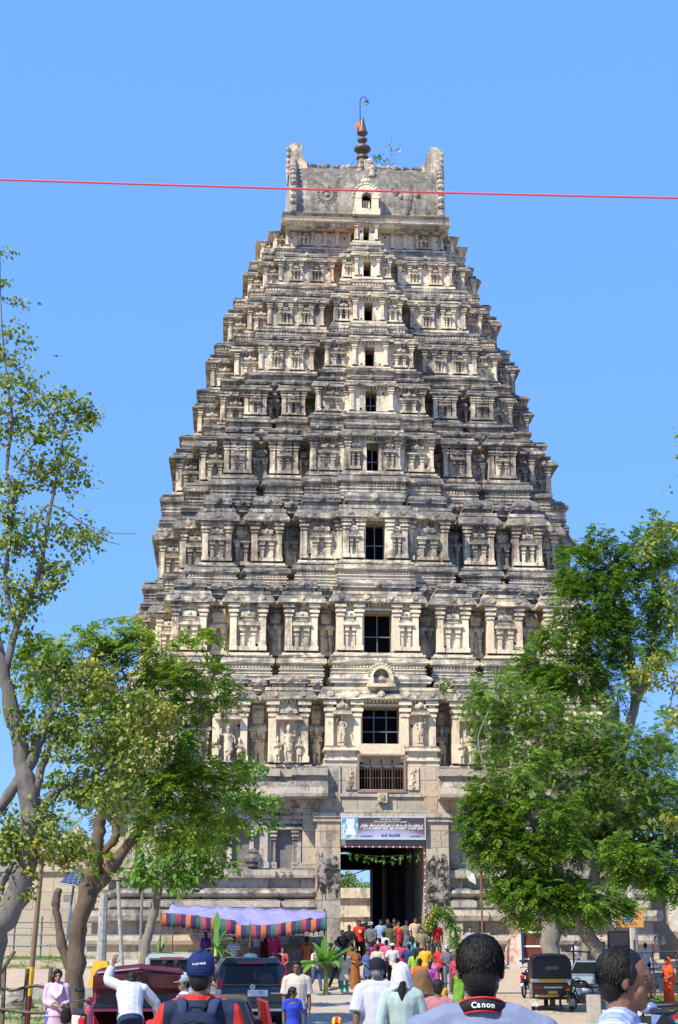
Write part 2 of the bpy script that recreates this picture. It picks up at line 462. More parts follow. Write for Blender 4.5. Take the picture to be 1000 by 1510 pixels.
    tag(mh.build('painted_putlog_hole', M_void, t), kind='stuff')
    # cornice, parapet of toy roofs, base mouldings of the storey above
    nz = TIERS[k+1][0] if k < 8 else 38.0
    g = nz-zt
    mb = MB(); extr(mb, P, kapota(zt, zt+.2*g, .36 if k < 4 else .27), rough=.03); extr(mb, P, [(-.1, zt+.2*g-.01), (.16, zt+.2*g), (.16, zt+.26*g), (-.1, zt+.26*g)])
    for i in range(len(P)):        # small horseshoe dormers along the eave
        ra = ring(P, .36 if k < 4 else .27, 0); a, b = ra[i], ra[(i+1) % len(P)]
        if min(a[1], b[1]) > VC or b[0]-a[0] < .5: continue
        m_ = max(1, int((b[0]-a[0])/1.1))
        for j in range(m_): kudu(mb, a[0]+(j+.5)*(b[0]-a[0])/m_, a[1]+.05, zt+.11*g, .07*g+.02, .06)
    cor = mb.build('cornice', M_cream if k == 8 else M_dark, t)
    md = MB()          # small teeth under the eave
    if k < 8:
        F2, S2, B2, N2 = tier_bays(k+1); P2 = plan(F2, S2); v2 = TIERS[k+1][2]
    else:
        F2, S2 = [(4.12, 6.45)], [(VC, 4.12)]; P2 = plan(F2, S2); B2 = []; v2 = 6.45
    mb = MB(); rec = -.55 if k < 4 else -.3
    # core behind the parapet
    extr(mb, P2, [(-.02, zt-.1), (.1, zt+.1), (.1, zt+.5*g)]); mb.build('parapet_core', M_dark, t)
    mb = MB()
    pz0, pz1 = zt+.26*g, zt+.55*g
    allb = [(a, b, d, ty, 1) for a, b, d, ty in bays if ty != 'm']+[(-b, -a, d, ty, 1) for a, b, d, ty in bays if ty not in 'cm']
    for a, b, d, ty in bays:
        if ty == 'm':
            n = 1 if k > 6 else 2
            for sg in (1, -1):
                for i in range(n):
                    x0 = a+(b-a)*(i+.08)/n; x1 = a+(b-a)*(i+.92)/n
                    allb.append((min(sg*x0, sg*x1), max(sg*x0, sg*x1), d, 'a' if i == 1 else 'b', 1))
    for a, b, d, ty, _ in allb:
        dd = max(.3, v2-d+.15)
        ins = .05*(b-a)
        mb.box(a+ins*1.6, b-ins*1.6, d+.0, d+dd, pz0-.02, pz0+.3*(pz1-pz0))
        vault(mb, a+ins, b-ins, d-.1, d+min(1.3, dd+.4), pz0+.3*(pz1-pz0), pz1+(.05 if ty in 'bc' else 0), .42 if ty == 'b' else .2)
        kudu(mb, (a+b)/2, d-.1, pz0+.6*(pz1-pz0), min(.26, .2*(pz1-pz0)+.06), .1)
        if ty in 'ai' and b-a > 1.2:
            for q in (.22, .78): kudu(mb, a+(b-a)*q, d-.08, pz0+.5*(pz1-pz0), .1, .06)
        if k < 3: mb.build('miniature_roof', M_roof, t); mb = MB()
    for (x, d, gg) in niches:
        for sg in (1, -1):
            mb.box(sg*x-gg*.3, sg*x+gg*.3, d-.35, d+.6, pz0-.02, pz0+.35*(pz1-pz0))
            vault(mb, sg*x-gg*.36, sg*x+gg*.36, d-.42, d+.5, pz0+.35*(pz1-pz0), pz0+.85*(pz1-pz0)); kudu(mb, sg*x, d-.42, pz0+.6*(pz1-pz0), .15, .08)
            if k < 3: mb.build('miniature_roof', M_roof, t); mb = MB()
    # flanks: continuous little vaults
    for sg in (1, -1):
        for (u0, u1, fv) in ((S[1][1], S[2][1], S[1][0]), (S[3][1], S[4][1], S[3][0])):
            mb.box(min(sg*u0, sg*u1)+.05, max(sg*u0, sg*u1)-.05, fv+.05, fv+1., pz0-.02, pz0+.35*(pz1-pz0))
            vault(mb, min(sg*u0, sg*u1)+.02, max(sg*u0, sg*u1)-.02, fv-.06, fv+1.2, pz0+.35*(pz1-pz0), pz1-.05, .3)
        L = VC-S[3][0]
        for i in range(6):
            f0 = S[3][0]+.4+i*2*L/6; x0 = sg*(Ws-.9); x1 = sg*(Ws+.06)
            vault(mb, min(x0, x1), max(x0, x1), f0, f0+2*L/6-.3, pz0, pz1, .3)
    tag(mb.build('parapet', M_roof, t), kind='stuff')
    mb = MB(); o1 = .3 if k < 5 else .2
    mb2 = MB()
    S2m = [(ve, u+.5*(Ws-TIERS[k+1][4]) if k < 8 else u) for ve, u in S2]; P2f = plan(F2, S2m)
    extr(mb2, P2f, [(-.1, zt+.49*g), (o1*.75, zt+.49*g), (o1*.75, zt+.8*g), (-.1, zt+.8*g)])
    for q0 in (.615, .69): extr(mb2, P2f, [(-.1, zt+q0*g), (o1*.95, zt+q0*g), (o1*.95, zt+(q0+.02)*g), (-.1, zt+(q0+.02)*g)])
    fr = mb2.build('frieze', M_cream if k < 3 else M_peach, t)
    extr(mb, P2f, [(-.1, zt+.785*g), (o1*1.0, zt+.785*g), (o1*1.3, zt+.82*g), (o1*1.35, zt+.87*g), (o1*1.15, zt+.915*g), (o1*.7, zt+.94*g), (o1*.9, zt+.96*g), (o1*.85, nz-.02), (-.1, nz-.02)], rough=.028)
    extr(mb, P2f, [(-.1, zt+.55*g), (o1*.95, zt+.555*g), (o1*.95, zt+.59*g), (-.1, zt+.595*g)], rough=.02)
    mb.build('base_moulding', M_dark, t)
    # dentils: little teeth along the front and flank steps
    Rg = ring(P2f, o1*.75, 0); n = len(Rg); st = .145
    zd0, zd1 = zt+.785*g-.13, zt+.775*g
    for i in range(n):
        a, b = Rg[i], Rg[(i+1) % n]
        if min(a[1], b[1]) > VC or b[0]-a[0] < .15: continue
        m = int((b[0]-a[0])/st)
        for j in range(m):
            x = a[0]+(j+.5)*(b[0]-a[0])/m; md.box(x-st*.3, x+st*.3, a[1]-.06, a[1]+.02, zd0, zd1)
    for i in range(len(P)):
        a, b = ring(P, .0, 0)[i], ring(P, .0, 0)[(i+1) % len(P)]
        if min(a[1], b[1]) > VC or b[0]-a[0] < .3: continue
        m = int((b[0]-a[0])/(st*1.15))
        for j in range(m):
            x = a[0]+(j+.5)*(b[0]-a[0])/m; md.box(x-st*.25, x+st*.25, a[1]-.16, a[1]+.02, zt-.1, zt+.02)
    tag(md.build('dentil', M_cream, fr), kind='stuff')
# eave shrine over the lowest window: a horseshoe arch with a little pot in its recess
mb = MB(); z0 = 12.85
for i in range(12):
    t0, t1 = math.pi*i/12, math.pi*(i+1)/12
    q = [(r*math.cos(t), r*1.08*math.sin(t)) for t, r in ((t0, .52), (t0, .36), (t1, .36), (t1, .52))]
    mb.loft([[(x, .02, z0+z) for x, z in q], [(x, .9, z0+z) for x, z in q]])
    mb.ell((.56*math.cos((t0+t1)/2), .06, z0+.6*math.sin((t0+t1)/2)), (.075, .09, .075), 6, 4)
for q in (-1, 1): mb.box(q*.44-.1, q*.44+.1, .02, .9, z0-.3, z0)
mb.box(-.62, .62, -.04, .9, z0-.42, z0-.28); mb.lathe([(.12, 0), (.16, .1), (.06, .2), (.1, .24), (.02, .4)], (0, .3, z0+.52), 8)
es = mb.build('eave_shrine', M_dark, tower)
mb = MB(); mb.box(-.37, .37, .5, .6, z0-.3, z0+.4); mb.build('recess_back', M_stat, es)
mb = MB(); mb.lathe([(.2, 0), (.2, .06), (.08, .1), (.08, .18), (.16, .22), (.16, .28), (.08, .36), (.02, .46)], (0, .3, z0-.3), 10); mb.build('pot', M_stat, es)

# ---------------------------------------------------------------- barrel roof that crowns the tower
def roof_section(s=1., dz=0.):
    half = [(6.5, 38.0), (6.42, 38.3), (6.5, 38.5), (6.46, 39.2), (6.5, 39.9), (6.66, 40.5), (6.95, 41.05), (7.35, 41.5), (7.9, 41.8), (9.2, 42.0), (11, 42.05)]
    full = half+[(22-y, z) for y, z in half[-2::-1]]
    return [(11+(y-11)*s, 38+(z-38)*s+dz) for y, z in full]
mb = MB(); sec = roof_section()
us = [-3.95+i*(8.05/24) for i in range(25)]
rings = []
for i, u in enumerate(us):
    rings.append([(u, y+(rng.uniform(-.03, .03) if 2 < j < 18 else 0), z+(rng.uniform(-.05, .05) if 5 < j < 16 else 0)) for j, (y, z) in enumerate(sec)])
mb.loft(rings)
crown = mb.build('crowning_roof', M_crown, tower)
for s in (-1, 1):       # end plates with a row of knobs
    mb = MB()
    u = 3.88*s+.07; sc = roof_section(1.035)
    mb.loft([[(u-.2, y, z) for y, z in sc], [(u+.2, y, z) for y, z in sc]])
    sc = roof_section(1.06)
    for j in range(1, len(sc)-1):
        for f in (0, .5):
            a, b = sc[j], sc[min(j+1, len(sc)-1)]
            mb.ell((u, a[0]+(b[0]-a[0])*f, a[1]+(b[1]-a[1])*f), (.2, .16, .16), 7, 5)
    mb.build('gable_plate', M_roof, crown)
for s in (-1, 1):       # upturned horns at both ends
    mb = MB()
    out = [(-.02, 41.0), (.0, 42.0), (-.02, 42.4), (-.12, 42.7), (-.3, 42.85), (-.7, 42.95), (-.84, 42.7), (-.84, 42.4), (-.95, 42.1), (-1.15, 41.9), (-1.15, 41.0)]
    jit = [(x*.95+rng.uniform(-.04, .04), z+rng.uniform(-.05, .05)-.05) for x, z in out]
    P0 = [(s*(4.2+x)+.06, 7.2, z) for x, z in jit]; P1 = [(s*(4.2+x)+.06, 8.5, z) for x, z in jit]
    if s > 0: mb.loft([P0[::-1], P1[::-1]])
    else: mb.loft([P0, P1])
    for i in range(5): mb.ell((s*4.14+.06, 7.2, 41.1+i*.34), (.12, .12, .14), 7, 5)
    mb.build('horn', M_dark, crown)
# bands, frieze under the roof
mb = MB(); P9 = plan([(4.1, 6.45)], [(VC, 4.1)])
extr(mb, P9, [(-.3, 37.8), (.3, 37.82), (.34, 37.9), (.24, 37.92), (.3, 38.02), (.12, 38.14), (.1, 38.22), (-.3, 38.24)]); mb.build('roof_band', M_cream, crown)
# central horseshoe dormer
mb = MB(); pr = [(.62*math.cos(a), .75*math.sin(a)) for a in [math.pi*i/14 for i in range(15)]]
inn = [(.26*math.cos(a), .34*math.sin(a)) for a in [math.pi*i/14 for i in range(15)]]
zc = 39.05
for i in range(14):
    o0, o1, i0_, i1_ = pr[i], pr[i+1], inn[i], inn[i+1]
    mb.loft([[(o0[0], 5.9, zc+o0[1]), (i0_[0], 5.9, zc+i0_[1]), (i1_[0], 5.9, zc+i1_[1]), (o1[0], 5.9, zc+o1[1])], [(o0[0], 6.7, zc+o0[1]), (i0_[0], 6.7, zc+i0_[1]), (i1_[0], 6.7, zc+i1_[1]), (o1[0], 6.7, zc+o1[1])]])
    a = math.pi*(i+.5)/14
    mb.ell((.7*math.cos(a), 5.98, zc+.84*math.sin(a)), (.11, .12, .11), 7, 5)
for s in (-1, 1): mb.box(s*.44-.18, s*.44+.18, 5.92, 6.7, zc-.75, zc)
mb.box(-.7, .7, 5.88, 6.7, zc-.95, zc-.6)
mb.ell((0, 6.05, zc+1.05), (.3, .16, .2), 8, 5)
mb.build('dormer', M_dark, crown)
mb = MB(); mb.box(-.27, .27, 6.36, 6.4, zc-.6, zc+.36); mb.build('dormer_opening', M_void, crown)
mb = MB()
for i in range(3): mb.lathe([(.05, 0), (.06, .5), (.07, .55)], (-.14+i*.14, 6.2, zc-.6), 7)
mb.build('dormer_baluster', M_cream, crown)
# stucco medallion and weathered relief figure on the roof front
mb = MB(); c0 = (-2.05, 6.47, 39.45)
for i in range(12):
    a = 2*math.pi*i/12; mb.ell((c0[0]+.3*math.cos(a), c0[1], c0[2]+.3*math.sin(a)), (.12, .08, .12), 7, 5)
for i in range(18):
    a = 2*math.pi*i/18; mb.ell((c0[0]+.46*math.cos(a), c0[1], c0[2]+.46*math.sin(a)), (.06, .06, .06), 6, 4)
mb.ell(c0, (.16, .12, .16), 8, 5); mb.build('medallion', M_crown, crown)
mb = MB()
for (x, z, r) in ((2.3, 39.9, .2), (2.25, 39.45, .3), (2.2, 39.0, .26), (1.85, 39.5, .14), (2.7, 39.6, .16), (1.6, 39.75, .18), (1.35, 39.9, .14), (2.1, 38.6, .2)):
    mb.ell((x, 6.5, z), (r, .12, r*1.3), 8, 5)
mb.build('relief_figure', M_crown, crown)
mb = MB()
for i in range(16): mb.ell((.05+rng.uniform(-.35, .35), 7.2+rng.uniform(-.1, .5), 41.45+rng.uniform(-.1, .5)), (rng.uniform(.1, .24),)*3, 6, 4)
for i in range(7): mb.ell((.1+rng.uniform(-.16, .22)+.02*i, 6.7+.02*i, 40.2+i*.17), (rng.uniform(.14, .26), .12, .14), 6, 4)
mb.build('plaster_repair', M_cream, crown)
mb = MB()
for i in range(30): mb.ell((-3.6+i*.25+rng.uniform(-.08, .08), 7.8, 41.8+rng.uniform(-.05, .06)), (rng.uniform(.1, .2), .2, rng.uniform(.08, .16)), 6, 4)
mb.build('ridge_rubble', M_dark, crown)
# finial
M_copper = flat('old_copper', (.13, .095, .07, 1), .5, .5, .35)
fin = MB()
prof = [(.54, 0), (.56, .06), (.5, .2), (.38, .4), (.3, .5), (.3, .56), (.15, .6), (.14, .66), (.26, .7), (.33, .82), (.33, .9), (.24, .99), (.14, 1.03), (.13, 1.14), (.3, 1.18), (.45, 1.3), (.47, 1.4), (.4, 1.5), (.2, 1.62), (.13, 1.68), (.12, 1.76), (.2, 1.8), (.28, 1.9), (.27, 1.98), (.16, 2.06), (.12, 2.1), (.12, 2.2), (.27, 2.28), (.31, 2.36), (.28, 2.42), (.24, 2.5), (.16, 2.85), (.1, 3.2), (.08, 3.26), (.02, 3.28)]
fin.lathe(prof, (.02, 8.6, 42.0), 20)
fo = fin.build('finial', M_copper, tower, smooth=True)
mb = MB()
for a in (-1, 1): mb.tube([(.02+a*.1, 8.5, 43.1), (.02+a*.9, 8.2, 41.85)], .014, 5)
mb.build('stay_wire', M_iron, fo)
# ================================================================= STONE BASE WITH THE GATEWAY
base = MB()
BW = 10.9
def half_plan(sg, vplus=0.0):
    """half of the base, gateway side flat; steps of the front from the gate outwards"""
    F = [(1.8, .0), (2.86, .0), (2.86, .45), (3.4, .45), (3.4, .8), (4.9, .8), (4.9, .6), (7.2, .6), (7.2, 1.0), (8.1, 1.0), (8.1, .7), (10.9, .7), (10.9, 3.2), (11.7, 3.2), (11.7, 18.8), (10.9, 18.8), (10.9, 22), (1.8, 22)]
    P = dedupe(F)
    if sg < 0: P = [(-x, y) for x, y in P][::-1]
    return P
def mults(P):
    return [0 if abs(abs(P[i][0])-1.8) < 1e-6 and abs(abs(P[(i+1) % len(P)][0])-1.8) < 1e-6 else 1 for i in range(len(P))]
stone = MB(); mould = MB(); ledge = MB()
for sg in (1, -1):
    P = half_plan(sg)
    # body: everything but the pier strip follows the stepped wall
    extr(stone, P, [(0, -1.), (0, 9.0)], mults(P))
    # mouldings start outside the piers
    Q = [(2.6, 1.2)]+[p for p in half_plan(1) if p[0] > 3.0]
    Q = [(2.6, .45+.0)]+[(3.4, .45)]+[p for p in half_plan(1)[4:] if p[0] > 3.0][0:]
    Q = dedupe([(2.6, .45), (3.4, .45), (3.4, .8), (4.9, .8), (4.9, .6), (7.2, .6), (7.2, 1.0), (8.1, 1.0), (8.1, .7), (10.9, .7), (10.9, 3.2), (11.7, 3.2), (11.7, 18.8), (10.9, 18.8), (10.9, 21.5), (2.6, 21.5)])
    if sg < 0: Q = [(-x, y) for x, y in Q][::-1]
    mq = [0 if abs(abs(Q[i][0])-2.6) < 1e-6 and abs(abs(Q[(i+1) % len(Q)][0])-2.6) < 1e-6 else 1 for i in range(len(Q))]
    extr(mould, Q, [(-.1, -1.), (.95, -1.), (.95, .35), (.88, .42), (.8, .5), (.8, 1.55), (.98, 1.6), (1.02, 1.75), (.98, 1.95), (.62, 2.0), (.62, 2.5), (.95, 2.55), (1., 2.75), (.95, 2.98), (-.1, 3.0)], mq)
    extr(mould, Q, [(-.1, 2.99), (.5, 3.0), (.56, 3.1), (.56, 3.35), (.4, 3.42), (-.1, 3.43)], mq)
    extr(mould, Q, [(-.1, 3.45), (.3, 3.46), (.48, 3.55), (.54, 3.66), (.48, 3.78), (.3, 3.87), (-.1, 3.88)], mq)
    extr(mould, Q, [(-.1, 3.86), (.05, 3.87), (.05, 4.28), (.34, 4.3), (.36, 4.4), (.36, 4.62), (.16, 4.7), (-.1, 4.71)], mq)
    extr(mould, Q, [(-.1, 7.2), (.1, 7.2), (.16, 7.4), (.3, 7.55), (-.1, 7.56)], mq)
    Q = dedupe([(2.38, .1), (3.4, .1), (3.4, .8), (4.9, .8), (4.9, .6), (7.2, .6), (7.2, 1.0), (8.1, 1.0), (8.1, .7), (10.9, .7), (10.9, 3.2), (11.7, 3.2), (11.7, 18.8), (10.9, 18.8), (10.9, 21.5), (2.38, 21.5)])
    if sg < 0: Q = [(-x, y) for x, y in Q][::-1]
    mq = [0 if abs(abs(Q[i][0])-2.38) < 1e-6 and abs(abs(Q[(i+1) % len(Q)][0])-2.38) < 1e-6 else 1 for i in range(len(Q))]
    extr(ledge, Q, [(-.1, 7.56), (.75, 7.57), (.86, 7.62), (.88, 7.75), (.84, 8.0), (.7, 8.25), (.55, 8.3), (-.1, 8.31)], mq)
    extr(ledge, Q, [(-.1, 8.3), (.3, 8.31), (.3, 8.52), (.5, 8.54), (.52, 8.84), (.3, 8.9), (-.1, 8.96)], mq)
    # piers' wide footing
    u0, u1 = sorted((sg*1.84, sg*3.3)); mould.box(u0, u1, -.42, .3, -1, 2.62)
    u0, u1 = sorted((sg*1.82, sg*2.8)); stone.box(u0, u1, -.16, .2, 2.62, 6.62)
    u0, u1 = sorted((sg*1.76, sg*2.98)); mould.box(u0, u1, -.24, .2, 6.62, 6.8)
# wall over the door, lintel beams
stone.box(-2.4, 2.4, .06, 1.0, 6.98, 8.0); stone.box(-2.4, -1.0, .06, 1.0, 8.0, 9.0); stone.box(.95, 2.4, .06, 1.0, 8.0, 9.0)
mould.box(-3.0, 3.0, -.3, .4, 6.8, 6.98); mould.box(-2.1, 2.1, -.02, .3, 7.02, 7.12); mould.box(-1.85, 1.85, -.03, .3, 7.68, 7.8)
stone.box(-1.84, 1.84, .1, 1.2, 5.62, 6.79)
stone.box(-1.84, 1.84, 1.2, 20.9, 7.1, 8.9)
sb = stone.build('stone_base', M_gran, tower)
mould.build('plinth_moulding', M_gran2, sb)
ledge.build('ledge', M_gran2, sb)
mb = MB(); P = plan([(2.42, .25), (9.9, .75)], [(VC, 11.5)]); extr(mb, P, [(0, 8.9), (0, 9.0)]); mb.build('terrace', M_gran2, sb)
# grilled window above the door
mb = MB(); mb.box(-1.0, .95, .9, 1.3, 7.9, 9.0); wn = mb.build('window', M_void, sb)
mb = MB()
for i in range(17):
    x = -.98+i*1.91/16; mb.box(x-.014, x+.014, .2, .23, 7.98, 8.98)
for z in (7.99, 8.5, 8.95): mb.box(-.99, .94, .19, .24, z-.02, z+.02)
for x in (-.5, -.02, .46): mb.box(x-.035, x+.035, .16, .22, 8.0, 9.3)
mb.build('grille', M_iron, wn)
mb = MB(); mb.box(-1.08, 1.03, .0, .12, 7.86, 7.97); mb.box(-1.08, -.99, -.01, .13, 7.97, 9.42); mb.box(.94, 1.03, -.01, .13, 7.97, 9.42); mb.box(-1.1, 1.05, .0, .14, 9.42, 9.5); mb.build('frame', flat('rust_stained_stone', (.3, .2, .15, 1), .9, .1), wn)
mb = MB()     # T1 centre-bay base, below its window
for s in (-1, 1):
    a, b = sorted((s*1.06, s*2.5))
    mb.box(a, b, .1, .8, 9.0, 9.2); eave(mb, a+.1, b-.1, .14, .9, 9.2, 9.42, .12); mb.box(a+.08, b-.08, .1, .9, 9.42, 9.62); eave(mb, a+.1, b-.1, .1, .9, 9.62, 9.86, .14)
mb.box(-1.0, 1.0, .16, .8, 9.5, 9.96)
mb.build('bay_plinth', M_cream, sb)
# carved panels and relief between lintel and window
for s in (-1, 1):
    mb = MB(); mb.box(s*1.35-.24, s*1.35+.24, .0, .08, 7.98, 8.95)
    for i in range(9): mb.ell((s*1.35+rng.uniform(-.1, .1), .0, 8.1+i*.09), (rng.uniform(.05, .12), .06, .08), 7, 5)
    mb.build('carved_panel', M_stat, sb)
mb = MB(); mb.box(-.2, .2, -.16, .1, 7.42, 7.84)
for i in range(6): mb.ell((rng.uniform(-.14, .14), -.17, 7.5+i*.05), (.08, .06, .07), 7, 5)
mb.build('lintel_boss', M_stat, sb)
# pilasters and niches of the stone wall
for sg in (1, -1):
    for x, v in ((3.62, .8), (4.72, .8), (5.05, .6), (7.0, .6), (8.3, .7), (9.5, .7), (10.65, .7)):
        o = MB(); pilaster(o, sg*x, v, 4.7, 7.22, .34, .2); o.build('stone_pilaster', M_gran2, sb)
    for x, v in ((4.17, .8), (6.02, .6), (8.9, .7)):
        o = MB(); w = .28; z0 = 4.75
        for q in (-.46, .46): pilaster(o, sg*x+q, v, z0, 6.3, .17, .2)
        eave(o, sg*x-.62, sg*x+.62, v-.2, v+.02, 6.3, 6.55, .18); o.box(sg*x-.5, sg*x+.5, v-.18, v+.02, 6.55, 6.72); o.box(sg*x-.36, sg*x+.36, v-.14, v+.02, 6.72, 6.9)
        o.build('stone_niche', M_gran2, sb)
        o = MB(); o.box(sg*x-.34, sg*x+.34, v-.012, v+.02, 4.76, 6.28); o.build('niche_back', flat('shade_toned_granite_slab', (.2, .185, .17, 1), .95, .1, .0, .2, 2.), sb)  # recess shade put into a darker slab laid flat on the wall
    o = MB(); o.lathe([(.05, 0), (.26, .02), (.3, .1), (.2, .16), (.34, .22), (.42, .36), (.34, .5), (.2, .56), (.26, .62), (.12, .76), (.02, .9)], (sg*5.5, .5, 4.75), 14); o.build('stone_pot', M_gran2, sb)
    for i in range(34):
        x = 3.5+i*.22
        mould_v = .6
    o = MB()
    for i in range(24):
        x = sg*(3.6+i*.31); o.ell((x, .42, 4.46), (.1, .12, .12), 7, 5)
    tag(o.build('carved_boss', M_gran2, sb), kind='stuff')
# black mould on the lower piers: stain patches with an outline of their own (thin crust on the stone)
M_mould = None
k = N('black_mould_crust'); co = k.coord()
fac = k.ramp(k.noise(co, 2.6, 8, .75), [(.42, 0), (.54, 1)])
k.color(k.mix(fac, (.36, .31, .25, 1), (.028, .027, .026, 1))); k.bump(k.noise(co, 12, 5), .6, .03); M_mould = k.m
for sg in (1, -1):
    mb = MB(); P = []
    x0, x1 = sorted((sg*1.83, sg*2.79)); n = 14
    for i in range(n+1): P.append((x0+(x1-x0)*i/n, -.165, 5.15+rng.uniform(-.22, .2)-(.5 if i in (0, n) else 0)))
    L = [(x1-.02, -.165, 3.9), (x1-.04, -.165, 3.2)] if sg > 0 else [(x1, -.165, 3.3)]
    bot = []
    for i in range(n+1): bot.append((x1-(x1-x0)*i/n, -.165, (2.9 if sg > 0 else 3.5)+rng.uniform(-.25, .5)))
    ring0 = P+bot
    mb.loft([[(x, y+.03, z) for x, y, z in ring0][::-1], [(x, -.168, z) for x, y, z in ring0][::-1]])
    mb.build('mould_stain', M_mould, sb)
# inside of the gateway, granite darker than the outer base
M_passage = flat('dark_granite', (.1, .095, .09, 1), .9, .2, 0, .3, 1.5)
mb = MB(); mb.box(-1.79, -1.3, 19.2, 20.9, -1, 7.15); mb.build('passage_jamb', M_passage, sb)
mb = MB(); mb.box(1.32, 1.79, 19.2, 20.9, -1, 7.15); mb.build('passage_jamb', M_passage, sb)
mb = MB(); mb.box(-1.3, 1.32, 19.2, 20.9, 5.5, 6.3); mb.box(.2, 1.31, 19.25, 20.9, 6.29, 7.12); mb.box(-1.3, .21, 19.22, 20.9, 6.46, 7.11); mb.build('passage_lintel', M_passage, sb)
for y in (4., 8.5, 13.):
    mb = MB(); mb.box(1.45, 1.795, y, y+1.2, -1, 6.8); mb.build('passage_jamb', M_passage, sb)
    mb = MB(); mb.box(-1.795, -1.62, y, y+1.2, -1, 6.8); mb.build('passage_jamb', M_passage, sb)
    mb = MB(); mb.box(-1.788, 1.788, y, y+1.2, 6.8, 7.11); mb.build('passage_lintel', M_passage, sb)
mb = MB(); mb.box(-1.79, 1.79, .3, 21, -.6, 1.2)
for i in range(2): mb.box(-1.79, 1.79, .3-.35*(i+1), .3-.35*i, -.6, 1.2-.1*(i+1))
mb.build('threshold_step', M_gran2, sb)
# wooden shutter board above the door, red bulb chain down the right jamb
mb = MB(); mb.box(-1.78, 1.78, -.12, .1, 5.62, 5.86); mb.build('shutter_box', flat('grey_sheet_steel', (.2, .21, .23, 1), .5, .4), sb)
lights = MB()
pts = [(-1.76, -.2, 5.56), (1.74, -.2, 5.56), (1.76, -.2, 2.2)]
lights.tube([(-1.76, -.2, 5.56), (1.74, -.2, 5.55)], .03, 6); lights.tube([(1.74, -.2, 5.55), (1.76, -.2, 2.2)], .03, 6)
li = lights.build('light_chain', flat('red_ribbon', (.3, .07, .05, 1), .6), None); li.location = (1.86, 66, .2); li.rotation_euler = (0, 0, PHI)
tag(li, 'red ribbon of little bulbs framing the top and right edge of the gateway', 'light chain')
mb = MB()
for i in range(12): mb.ell((-1.6+i*.29, -.22, 5.56), (.035, .035, .035), 6, 4)
for i in range(11): mb.ell((1.75, -.22, 5.3-i*.28), (.035, .035, .035), 6, 4)
mb.build('bulb', flat('white_bulb', (.8, .78, .7, 1), .3), li)
def place(o):
    o.location = (1.86, 66, .2); o.rotation_euler = (0, 0, PHI); return o
# sign board over the gate
sign = place(empty('sign_board')); tag(sign, 'long printed banner with white script hung over the dark gateway', 'sign')
k = N('printed_banner'); tc = k.n('TexCoord'); sp = k.n('SeparateXYZ'); k.l(tc.outputs['Object'], sp.inputs[0])
wv = k.noise(k.coord((.5, 1, 1)), 1.3, 3)
g = k.math('ADD', sp.outputs['Z'], k.math('MULTIPLY', wv, .35))
g = k.math('ADD', g, k.math('MULTIPLY', k.math('MULTIPLY', sp.outputs['X'], sp.outputs['X']), .12))
k.color(k.ramp(k.math('SUBTRACT', g, 5.9), [(.2, (.45, .5, .63, 1)), (.5, (.36, .35, .5, 1)), (.7, (.17, .12, .14, 1)), (1., (.075, .06, .08, 1))])); k.set(Roughness=.5)
mb = MB(); mb.box(-1.76, 1.76, -.36, -.31, 5.9, 6.78); mb.build('board', k.m, sign)
mb = MB(); mb.box(-1.8, 1.8, -.37, -.3, 5.86, 5.91); mb.box(-1.8, 1.8, -.37, -.3, 6.77, 6.82); mb.box(-1.8, -1.76, -.37, -.3, 5.91, 6.77); mb.box(1.76, 1.8, -.37, -.3, 5.91, 6.77); mb.build('frame', flat('pale_alloy', (.55, .56, .58, 1), .4, .5), sign)
k = N('printed_shrine_picture'); co = k.coord(); k.color(k.ramp(k.noise(co, 5, 5, .7), [(.3, (.03, .12, .3, 1)), (.48, (.12, .4, .45, 1)), (.6, (.6, .65, .65, 1)), (.75, (.8, .78, .7, 1))])); k.set(Roughness=.5)
mb = MB(); mb.box(-1.75, -1.08, -.366, -.34, 5.92, 6.76); mb.build('printed_picture', k.m, sign)
mb = MB()
for (x, w, z0, z1) in ((-1.4, .2, 6.05, 6.3), (-1.4, .13, 6.3, 6.5), (-1.52, .04, 6.5, 6.7), (-1.4, .04, 6.5, 6.72), (-1.28, .04, 6.5, 6.7)): mb.box(x-w, x+w, -.37, -.35, z0, z1)
mb.build('printed_emblem', flat('pale_print', (.75, .74, .72, 1), .5), sign)
M_print = flat('white_lettering', (.8, .78, .72, 1), .5); M_print2 = flat('blue_lettering', (.03, .05, .3, 1), .5)
def text(s, loc, size, mat, parent, name='lettering', rot=(math.pi/2, 0, 0), ext=.002, align='CENTER', maxw=None, bold=0.):
    cu = bpy.data.curves.new(name, 'FONT'); cu.body = s; cu.size = size; cu.align_x = align; cu.align_y = 'CENTER'; cu.extrude = ext; cu.offset = bold
    o = bpy.data.objects.new(name, cu); TMP.collection.objects.link(o)
    TMP.view_layers[0].update(); dg = TMP.view_layers[0].depsgraph; me = bpy.data.meshes.new_from_object(o.evaluated_get(dg)); bpy.data.objects.remove(o)
    if maxw and me.vertices:
        xs = [v.co.x for v in me.vertices]; w = max(xs)-min(xs)
        if w > 0:
            me.transform(Matrix.Diagonal((maxw/w, 1, 1, 1)))
    me.materials.clear(); me.materials.append(mat)
    o = bpy.data.objects.new(name, me); COL.objects.link(o); o.parent = parent; o.location = loc; o.rotation_euler = rot
    return o
text('ಶ್ರೀ ವಿರೂಪಾಕ್ಷೇಶ್ವರ ಸ್ವಾಮಿ ದೇವಸ್ಥಾನ', (.36, -.368, 6.38), .3, M_print, sign, maxw=2.66, bold=.004)
text('ಕರ್ನಾಟಕ ಸರ್ಕಾರ', (.3, -.368, 6.70), .1, M_print, sign, maxw=.85)
text('ಹಿಂದೂ ಧಾರ್ಮಿಕ ದತ್ತಿ ಇಲಾಖೆ', (.3, -.368, 6.6), .1, M_print, sign, maxw=1.4)
